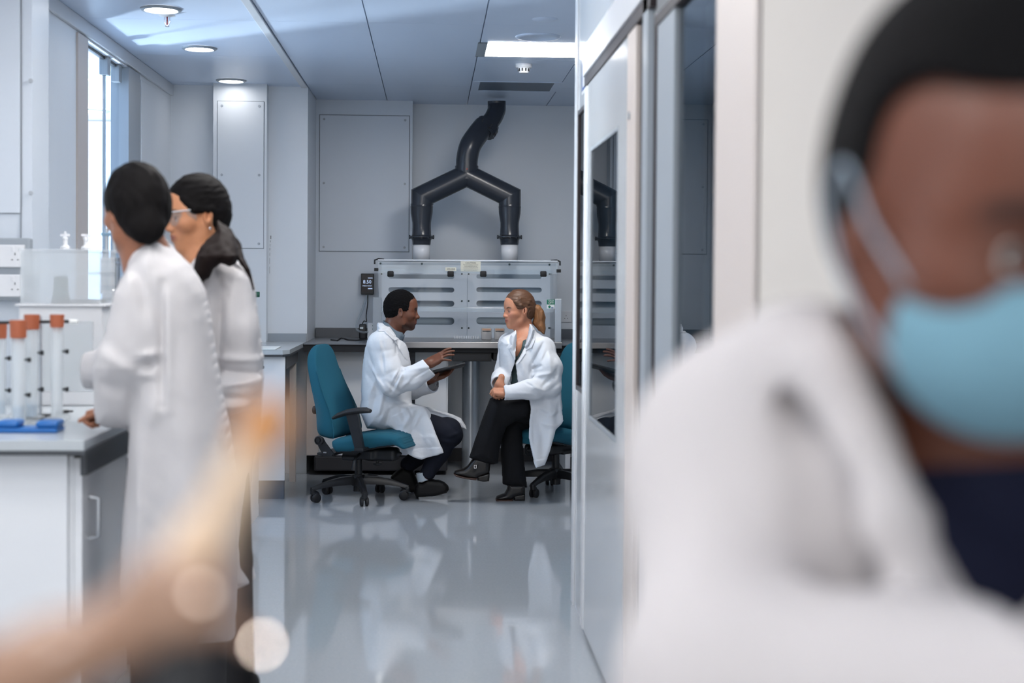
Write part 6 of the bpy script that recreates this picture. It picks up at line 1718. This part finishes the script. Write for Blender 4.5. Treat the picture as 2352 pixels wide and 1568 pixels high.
G.puff(px([Z3(1235, 600), Z3(1290, 640), Z3(1380, 690), Z3(1440, 770), Z3(1480, 880), Z3(1500, 980), Z3(1470, 1060), Z3(1420, 1085), Z3(1330, 1050), Z3(1260, 1100), Z3(1215, 1200), Z3(1160, 1230), Z3(1100, 1292), Z3(1060, 1240), Z3(1050, 1150), Z3(1080, 1000), Z3(1110, 880), Z3(1180, 800), Z3(1240, 720)], YP-.1), lambda x, z: YP-.06-.13*np.clip((float(at(490, 505, YP)[2])-z)/.12, 0, 1), .045, .04, edge=.004)
G.puff(px([Z3(1440, 780), Z3(1490, 860), Z3(1530, 980), Z3(1590, 1080), Z3(1625, 1180), Z3(1655, 1320), Z3(1640, 1330), Z3(1600, 1230), Z3(1560, 1120), Z3(1500, 1040), Z3(1440, 980)], YP-.04), lambda x, z: YP-.03-.07*np.clip((float(at(560, 560, YP)[2])-z)/.08, 0, 1), .020, .012, edge=.004)
G.wrinkle(.0020, 130, 6, aniso=(1.6, 1.6, .35))
mesh_obj('ponytail', G.mesh('ponytail'), M['hair_dark'], pw)
q = B(); tube(q, [at(*Z3(1222, 585), YP+.0), at(*Z3(1262, 640), YP-.03)], [.020, .018], 20); obj('hair_tie', q, M['black_soft'], pw, smooth=50)
# earring
q = B(); bmesh.ops.create_uvsphere(q, u_segments=12, v_segments=8, radius=.005)
for v in q.verts: v.co += Vector(hp2.w(-.008, .084, -.050))
obj('earring', q, M['chrome'], pw, smooth=80)
# safety glasses
gl = B(); rg = []
for i in range(25):
    a = math.radians(-74+148*i/24); col_ = []
    for j in range(9):
        t = j/8; z = .016-.046*t*(1-.25*abs(math.sin(a))**3)
        r = .083+.012*math.cos(a)-.006*t
        if abs(a) < .13: z = max(z, -.012)
        col_.append(gl.verts.new(hp2.w(r*math.cos(a)+.004+.004*math.cos(a), r*math.sin(a)*.92, z)))
    rg.append(col_)
for a, b in zip(rg[:-1], rg[1:]):
    for j in range(8): gl.faces.new((a[j], a[j+1], b[j+1], b[j]))
bmesh.ops.solidify(gl, geom=gl.faces[:], thickness=.0022)
g_ = obj('safety_glasses', gl, M['acrylic_haze'], pw, 'clear safety glasses', smooth=60)
q = B(); tube(q, [hp2.w((.083+.012*math.cos(a))*math.cos(a)+.008, (.083+.012*math.cos(a))*math.sin(a)*.92, .017) for a in np.radians(np.linspace(-74, 74, 25))], .0018, 8); obj('brow_bar', q, M['white_pvc'], g_, smooth=60)
for sg in (-1, 1):
    q = B(); tube(q, [hp2.w(.032, sg*.080, .014), hp2.w(.0, sg*.084, .012), hp2.w(-.02, sg*.085, .006)], [.0022, .002, .002], 8); obj('temple', q, M['alu'], g_, smooth=60)
# lab coat
G = Field((at(420, 0, YP)[0], YP-.34, at(0, 1400, YP)[2]), (at(625, 0, YP)[0], YP+.30, at(0, 570, YP)[2]), .0048)
coat = [(441, 607), (432, 640), (430, 760), (430, 1000), (434, 1250), (440, 1380), (522, 1368), (531, 1364), (560, 1348), (583, 1331), (580, 1318), (571, 1290), (567, 1240), (570, 1180), (577, 1080), (590, 1000), (597, 940), (601, 880), (600, 820), (594, 760), (588, 715), (582, 660), (574, 630), (560, 610), (540, 600), (505, 585), (470, 590), (452, 600)]
G.puff(px(coat, YP), YP+.01, .165, .11, edge=.02, p=2.2)
G.puff(px([(441, 606), (455, 590), (480, 600), (500, 640), (480, 700), (452, 660), (440, 625)], YP-.1), YP-.06, .10, .02, .01, edge=.06)
G.cone(hp2.w(-.030, 0, -.04), at(474, 625, YP-.01), .060, .066, .006, 's')
G.chain([at(540, 655, YP-.09), at(548, 760, YP-.12), at(550, 880, YP-.13)], [.056, .062, .060], .035)
G.chain([at(550, 880, YP-.13), at(530, 905, YP-.18), at(488, 910, YP-.22)], [.060, .060, .054], .035)
S = lambda L: pfold([(a, b, c, d, h, w) for a, b, c, d, h, w in L], YP-.15)
G.fold(S([(508, 822, 598, 826, .014, .012), (508, 850, 598, 858, -.014, .012), (512, 880, 590, 872, .014, .012), (514, 905, 585, 910, -.014, .012), (520, 930, 580, 925, .014, .011), (520, 955, 575, 948, -.012, .012), (500, 640, 512, 780, -.014, .014), (540, 640, 530, 780, .010, .018),
         (502, 720, 506, 1000, -.012, .014), (585, 900, 566, 1200, -.010, .018), (560, 980, 560, 1340, .008, .026), (530, 1000, 525, 1340, -.012, .018), (590, 700, 596, 820, -.008, .016), (480, 600, 520, 680, -.008, .010), (531, 1240, 529, 1365, -.02, .006)]))
G.wrinkle(.0024, 30, 31); G.crease(.018, 13, 32)
mesh_obj('lab_coat', G.mesh('lab_coat'), M['coat2'], pw)
G = Field((gx-.25, gy-.22, .04), (gx+.22, gy+.22, .75), .005)
G.chain([(gx-.05, gy+.05, .72), (gx-.05, gy+.05, .45), (gx-.06, gy+.05, .06)], [.072, .070, .068], .01)
G.chain([(gx+.03, gy-.03, .72), (gx+.04, gy-.03, .45), (gx+.05, gy-.03, .06)], [.072, .070, .068], .01)
mesh_obj('trousers', G.mesh('trousers'), M['blacktr'], pw)
for dx, dy in ((-.06, .04), (.05, -.04)):
    G = Field((gx+dx-.22, gy+dy-.16, -.01), (gx+dx+.12, gy+dy+.10, .13), .005)
    G.chain([(gx+dx+.04, gy+dy+.02, .046), (gx+dx-.06, gy+dy-.03, .045), (gx+dx-.14, gy+dy-.07, .034)], [.044, .042, .033], .02)
    mesh_obj('shoe', G.mesh('shoe'), M['shoe'], pw)

# ------------------------------------------------------------------ standing woman seen from behind, nearer
YQ = 4.12
fw = person((at(400, 1500, YQ)[0], YQ, 0), 'standing person with short dark hair in a white lab coat, seen from behind')
hq = Head(at(311, 482, YQ), frame((-.66, .74, -.10), (-.06, .02, 1)), 1.0, wide=.97)
F_ = Field((at(120, 0, YQ)[0], YQ-.30, 0.0), (at(545, 0, YQ)[0], YQ+.62, 1.80), .0046)
hq.build(F_)
nbq = at(338, 602, YQ+.02)
F_.cone(hq.w(-.03, 0, -.05), nbq, .052, .058, .03)
F_.cone(nbq, at(375, 780, YQ+.03), .055, .09, .06); F_.cone(at(375, 780, YQ+.03), at(408, 1000, YQ+.03), .09, .09, .05)
qL_sh, qL_el, qL_wr = at(315, 668, YQ-.03), at(292, 865, YQ-.03), at(262, 938, YQ+.03)
qR_sh, qR_el, qR_wr = at(330, 670, YQ+.20), at(276, 840, YQ+.31), at(184, 850, YQ+.38)
F_.chain([nbq, qL_sh, qL_el, qL_wr], [.04, .036, .034, .026], .02); F_.chain([nbq, qR_sh, qR_el, qR_wr], [.04, .036, .034, .028], .02)
hand(F_, qL_wr, (-.85, .35, -.25), (-.1, .25, .95), 1, [(60, 78, 40), (64, 78, 40), (68, 78, 40), (70, 78, 40)], sc=.80)
hand(F_, qR_wr, (-.95, .05, -.2), (-.1, .15, .95), 1, [(20, 25, 15)]*4, sc=.9)
gx2, gy2 = float(at(408, 0, YQ)[0]), YQ+.03
F_.chain([(gx2-.07, gy2, .92), (gx2-.07, gy2+.02, .48), (gx2-.07, gy2, .08)], [.06, .05, .04], .03)
F_.chain([(gx2+.07, gy2, .92), (gx2+.07, gy2+.02, .48), (gx2+.07, gy2, .08)], [.06, .05, .04], .03)
body_obj(F_, fw, M['skin_tan'], rgb(150, 100, 76), None)
G = Field(hq.c-.17, hq.c+.17, .003)
G.puff(px([Z3(100, 400), Z3(112, 320), Z3(142, 240), Z3(185, 185), Z3(235, 140), Z3(310, 105), Z3(400, 92), Z3(490, 98), Z3(560, 122), Z3(625, 170), Z3(680, 240), Z3(705, 320), Z3(712, 400), Z3(710, 520), Z3(695, 640), Z3(672, 720), Z3(640, 770), Z3(610, 815), Z3(560, 850), Z3(500, 868), Z3(430, 862), Z3(370, 835), Z3(300, 770), Z3(240, 700), Z3(185, 630), Z3(150, 560), Z3(118, 480)], YQ), YQ, .105, .10, p=2.0)
G.ell(hq.w(-.014, 0, .032), np.array([.108, .085, .105]), .01, 'u', hq.R)
G.ell(hq.w(-.038, 0, -.004), np.array([.082, .078, .090]), .02, 'u', hq.R)
G.ell(hq.w(.110, 0, -.025), np.array([.080, .10, .100]), .012, 's', hq.R)
G.rbox(hq.w(.10, 0, -.090), np.array([.110, .2, .085]), .02, .008, 's', hq.R)
G.ell(at(*Z3(520, 690), YQ-.085), (.050, .035, .045), .03)
G.wrinkle(.0014, 150, 14, aniso=(1, 1, .6))
mesh_obj('hair', G.mesh('hair'), M['hair_jet'], fw)
q = B(); tube(q, [at(*Z3(645, 690), YQ-.06), at(*Z3(660, 760), YQ-.05)], [.006, .012], 12); obj('hair_clip', q, M['chrome'], fw, smooth=50)
# coat
G = Field((at(120, 0, YQ)[0], YQ-.30, at(0, 1500, YQ)[2]), (at(560, 0, YQ)[0], YQ+.62, at(0, 528, YQ)[2]), .005)
coat = [(300, 603), (312, 580), (330, 562), (352, 550), (372, 552), (395, 575), (428, 606), (450, 640), (465, 672), (478, 730), (486, 790), (496, 850), (506, 910), (520, 980), (530, 1060), (536, 1150), (540, 1260), (540, 1370), (534, 1470), (400, 1478), (276, 1470), (276, 1330), (282, 1220), (290, 1120), (296, 1060), (300, 980), (296, 880), (285, 790), (272, 720), (274, 665), (286, 632)]
G.puff(px(coat, YQ), YQ+.03, .165, .12, edge=.02, p=2.2)
G.puff(px([(298, 606), (312, 578), (336, 558), (366, 548), (388, 572), (392, 600), (360, 612), (325, 618)], YQ), YQ+.02, .095, .03, .012, edge=.05)
G.cone(hq.w(-.030, 0, -.04), at(338, 590, YQ+.03), .062, .070, .006, 's')
sleeve = [(300, 622), (272, 668), (258, 725), (244, 775), (228, 808), (220, 850), (215, 905), (210, 950), (213, 972), (224, 984), (258, 987), (294, 988), (312, 960), (330, 915), (352, 870), (366, 800), (370, 730), (356, 670), (330, 630)]
G.puff(px(sleeve, YQ-.06), lambda x, z: YQ-.07+.10*np.clip((1.12-z)/.2, 0, 1), .082, .06, .03, edge=.02)
G.chain([qR_sh, at(280, 838, YQ+.30), at(205, 852, YQ+.37)], [.075, .068, .058], .03)
S = lambda L: pfold([(a, b, c, d, h, w) for a, b, c, d, h, w in L], YQ-.12)
G.fold(S([(372, 650, 374, 930, -.022, .012), (386, 680, 388, 940, .010, .016), (322, 640, 340, 740, -.010, .014), (345, 620, 370, 760, -.008, .012), (330, 815, 366, 812, .014, .012), (325, 838, 362, 836, -.014, .012), (322, 860, 350, 862, .012, .012), (232, 800, 300, 850, .010, .018), (225, 880, 300, 900, -.008, .02),
          (305, 880, 300, 985, -.010, .014), (420, 900, 440, 1380, .006, .04), (470, 760, 500, 1380, -.008, .03), (370, 960, 350, 1390, -.008, .03), (320, 1010, 318, 1390, .010, .02), (395, 600, 450, 680, .006, .02), (420, 650, 470, 760, -.006, .02), (345, 985, 372, 900, .01, .02)]))
G.wrinkle(.0024, 26, 41); G.crease(.018, 12, 42)
mesh_obj('lab_coat', G.mesh('lab_coat'), M['coat2'], fw)
G = Field((gx2-.28, gy2-.2, .04), (gx2+.28, gy2+.22, .75), .006)
for sx in (-.07, .07): G.chain([(gx2+sx, gy2, .70), (gx2+sx, gy2+.02, .45), (gx2+sx, gy2, .06)], [.08, .072, .066], .01)
mesh_obj('trousers', G.mesh('trousers'), M['blacktr'], fw)
for sx in (-.07, .07):
    G = Field((gx2+sx-.2, gy2-.12, -.01), (gx2+sx+.12, gy2+.24, .13), .006)
    G.chain([(gx2+sx+.02, gy2-.04, .048), (gx2+sx-.03, gy2+.06, .045), (gx2+sx-.07, gy2+.15, .034)], [.044, .043, .033], .02)
    mesh_obj('shoe', G.mesh('shoe'), M['shoe'], fw)
# ------------------------------------------------------------------ man in a mask close to the camera
YF = 0.80
nm_ = person((at(2245, 700, YF)[0], YF, 0), 'person in a pale blue face mask and white coat, blurred, close to the camera')
hf = Head(at(2264, 470, YF), frame((.17, -.94, -.30), (.06, -.28, .95)), 1.0, wide=.98)
hx, czf = float(hf.c[0]), float(hf.c[2]); cxf = .345
F_ = Field((cxf-.34, YF-.30, 0.0), (cxf+.34, YF+.42, czf+.17), .0062)
hf.build(F_)
sh_z = czf-.145
F_.cone(hf.w(-.03, 0, -.05), (cxf, YF+.11, sh_z+.02), .056, .056, .03)
F_.cone((cxf, YF+.13, sh_z-.03), (cxf, YF+.15, sh_z-.28), .07, .10, .06, flat=(1, 0, 0), fs=1.3)
F_.cone((cxf, YF+.15, sh_z-.28), (cxf, YF+.16, .95), .10, .12, .05, flat=(1, 0, 0), fs=1.2)
ff_sh = {-1: (cxf-.130, YF+.17, sh_z-.03), 1: (cxf+.130, YF+.17, sh_z-.03)}
ff_el = {-1: (cxf-.165, YF+.03, sh_z-.14), 1: (cxf+.185, YF+.05, sh_z-.16)}
ff_wr = {-1: (cxf+.03, YF-.13, sh_z-.115), 1: (cxf+.10, YF-.14, sh_z-.17)}
for sg in (-1, 1):
    F_.chain([(cxf, YF+.11, sh_z), ff_sh[sg], ff_el[sg], ff_wr[sg]], [.05, .045, .038, .028], .03)
    F_.chain([(cxf+sg*.10, YF+.16, .95), (cxf+sg*.10, YF+.14, .50), (cxf+sg*.10, YF+.16, .08)], [.09, .062, .042], .03)
    hand(F_, ff_wr[sg], (-sg*.75, -.6, -.1), (0, -.2, .95), -sg, [(25, 30, 20), (28, 32, 20), (30, 34, 20), (32, 36, 20)], sc=.95)
body_obj(F_, nm_, M['skin_fg'], SK_FG, face_tone(hf, rgb(120, 70, 60), rgb(26, 18, 16), 1.4))
hf.eyes(nm_, M['eye'], M['iris'])
G = Field(hf.c-.15, hf.c+.16, .004)
G.ell(hf.w(-.012, 0, .034), np.array([.106, .083, .106]), 0, 'u', hf.R)
G.ell(hf.w(-.036, 0, -.004), np.array([.080, .076, .088]), .02, 'u', hf.R)
G.rbox(hf.w(.088, 0, -.034), np.array([.085, .2, .108]), .03, .006, 's', hf.R)
G.rbox(hf.w(.105, 0, -.095), np.array([.112, .2, .088]), .016, .006, 's', hf.R)
G.rbox(hf.w(-.03, 0, -.160), np.array([.2, .2, .085]), .01, .004, 's', hf.R)
mesh_obj('hair', G.mesh('hair'), M['hair_black'], nm_)
# surgical mask with ear loops
G = Field(hf.c-.16, hf.c+.14, .0034)
G.ell(hf.w(.046, 0, -.062), np.array([.066, .068, .060]), 0, 'u', hf.R)
G.cone(hf.w(.100, 0, -.020), hf.w(.106, 0, -.050), .010, .014, .02)
G.rbox(hf.w(-.055, 0, -.05), np.array([.085, .2, .2]), .02, .006, 's', hf.R)
G.rbox(hf.w(.05, 0, .052), np.array([.2, .2, .072]), .01, .006, 's', hf.R)
for z_ in (-.045, -.065, -.085): G.cone(hf.w(.118-.3*abs(z_+.06), -.05, z_), hf.w(.118-.3*abs(z_+.06), .05, z_), .004, .004, .004, 's')
mk = mesh_obj('face_mask', G.mesh('face_mask'), cloth_mat('mask_blue', rgb(108, 146, 162), .9, 60, .1), nm_, 'pale blue pleated face mask')
for sg in (-1, 1):
    q = B(); tube(q, bez([hf.w(.045, sg*.068, -.035), hf.w(.015, sg*.080, -.010), hf.w(-.012, sg*.088, .018), hf.w(-.024, sg*.088, -.01), hf.w(0, sg*.080, -.050), hf.w(.040, sg*.062, -.085)], 6), .0018, 8); obj('ear_loop', q, mat('loop_elastic', rgb(150, 164, 178), .8), mk, smooth=60)
# navy jumper in the neck of the coat
G = Field((cxf-.22, YF-.16, sh_z-.55), (cxf+.22, YF+.30, sh_z+.12), .006)
G.cone((cxf, YF+.11, sh_z+.035), (cxf, YF+.12, sh_z-.06), .060, .080, .03); G.cone((cxf, YF+.12, sh_z-.06), (cxf, YF+.14, sh_z-.3), .082, .085, .03)
G.cone(hf.w(-.03, 0, -.05), (cxf, YF+.11, sh_z+.03), .060, .060, .004, 's')
mesh_obj('jumper', G.mesh('jumper'), cloth_mat('navy_jumper', rgb(24, 28, 50), .9, 80, .2), nm_)
# lab coat
G = Field((cxf-.38, YF-.34, .42), (cxf+.38, YF+.42, sh_z+.14), .007)
G.cone((cxf, YF+.14, sh_z-.05), (cxf, YF+.15, sh_z-.28), .100, .135, .04, flat=(1, 0, 0), fs=1.5)
G.cone((cxf, YF+.13, sh_z-.28), (cxf, YF+.16, .50), .15, .17, .05, flat=(1, 0, 0), fs=1.4)
for sg in (-1, 1):
    G.chain([(cxf+sg*.10, YF+.11, sh_z+.03), ff_sh[sg], ff_el[sg]], [.055, .070, .066], .05)
    G.chain([ff_el[sg], ff_wr[sg]], [.066, .054], .03)
    # lapel and collar
    G.chain([(cxf+sg*.075, YF+.12, sh_z+.065), (cxf+sg*.098, YF+.06, sh_z+.04), (cxf+sg*.085, YF+.01, sh_z-.04), (cxf+sg*.035, YF-.02, sh_z-.15)], [.018, .020, .024, .016], .015)
for sg in (-1, 1): G.chain([(cxf+sg*.118, YF+.075, sh_z+.035), (cxf+sg*.108, YF+.03, sh_z-.03), (cxf+sg*.07, YF-.005, sh_z-.13)], [.014, .020, .014], .012, 's')
# V opening
G.cone((cxf, YF-.02, sh_z+.06), (cxf+.005, YF-.06, sh_z-.19), .074, .020, .01, 's', flat=(0, 1, 0), fs=2.6)
G.cone(hf.w(-.03, 0, -.04), (cxf, YF+.10, sh_z), .066, .078, .006, 's')
G.wrinkle(.004, 26, 51)
mesh_obj('lab_coat', G.mesh('lab_coat'), M['coat3'], nm_)
G = Field((cxf-.26, YF-.02, .05), (cxf+.26, YF+.34, .78), .008)
for sg in (-1, 1): G.chain([(cxf+sg*.10, YF+.16, .78), (cxf+sg*.10, YF+.14, .5), (cxf+sg*.10, YF+.16, .07)], [.10, .082, .07], .01)
mesh_obj('trousers', G.mesh('trousers'), M['navy'], nm_)
for sg in (-1, 1):
    G = Field((cxf+sg*.10-.09, YF-.10, -.01), (cxf+sg*.10+.09, YF+.26, .12), .007)
    G.chain([(cxf+sg*.10, YF+.19, .048), (cxf+sg*.10, YF+.08, .045), (cxf+sg*.11, YF-.02, .034)], [.044, .043, .033], .02)
    mesh_obj('shoe', G.mesh('shoe'), M['shoe'], nm_)
# ------------------------------------------------------------------ camera, light, view
cd = bpy.data.cameras.new('camera'); co = bpy.data.objects.new('camera', cd); COL.objects.link(co)
cd.sensor_fit = 'HORIZONTAL'; cd.sensor_width = 36.0; cd.lens = F/W*36.0
cd.shift_x = (W/2-CX)/W; cd.shift_y = -((H/2-CY))/W
Mw = Matrix(((_r[0], _u[0], -_f[0], 0), (_r[1], _u[1], -_f[1], 0), (_r[2], _u[2], -_f[2], 1.38), (0, 0, 0, 1)))
co.matrix_world = Mw
cd.clip_start = 0.05; cd.clip_end = 100
cd.dof.use_dof = True; cd.dof.focus_distance = 8.9; cd.dof.aperture_fstop = 2.5
SC.camera = co

wd = bpy.data.worlds.new('sky'); SC.world = wd; wd.use_nodes = True
bg = wd.node_tree.nodes['Background']; bg.inputs['Color'].default_value = (1.0, 0.975, 0.95, 1); bg.inputs['Strength'].default_value = WORLD_STR

def area(name, loc, rot, sx, sy, power, col=(1, 1, 1)):
    ld = bpy.data.lights.new(name, 'AREA'); ld.shape = 'RECTANGLE'; ld.size = sx; ld.size_y = sy; ld.energy = power; ld.color = col
    o = bpy.data.objects.new(name, ld); COL.objects.link(o); o.location = loc; o.rotation_euler = rot
    return o
# assumed daylight: unseen area light added in the side room beyond the glass
area('assumed_room_daylight', (-4.3, 8.6, 1.6), (0, -PI/2, 0), 1.8, 5.0, SIDE_P, (0.74, 0.87, 1.0))

ld = area('added_streak_light', (-4.25, 10.35, 0.9), (0, 0, 0), 0.30, 0.30, STREAK_P, (0.80, 0.90, 1.0)); ld.rotation_euler = (Vector((0.2, 7.2, 2.6))-Vector((-4.25, 10.35, 0.9))).to_track_quat('-Z', 'Y').to_euler()  # assumed source: unseen lamp added to throw a bright streak across the ceiling
SC.view_settings.view_transform = 'Standard'; SC.view_settings.look = 'None'
SC.view_settings.gamma = 1.0; SC.view_settings.use_curve_mapping = False
SC.view_settings.exposure = EXPOSURE
SC.cycles.max_bounces = 8; SC.cycles.diffuse_bounces = 4; SC.cycles.glossy_bounces = 4
SC.cycles.transmission_bounces = 6; SC.cycles.transparent_max_bounces = 16
SC.cycles.sample_clamp_indirect = 6.0
SC.cycles.caustics_reflective = False; SC.cycles.caustics_refractive = False
SC.cycles.use_denoising = True
SC.cycles.adaptive_threshold = 0.02
# ease the weave of the garments and hair
for o in bpy.data.objects:
    if o.type == 'MESH' and o.name.split('.')[0] in ('lab_coat', 'shirt', 'blouse', 'trousers', 'ponytail', 'jumper', 'face_mask'):
        md = o.modifiers.new('ease', 'SMOOTH'); md.factor = 0.5; md.iterations = 2
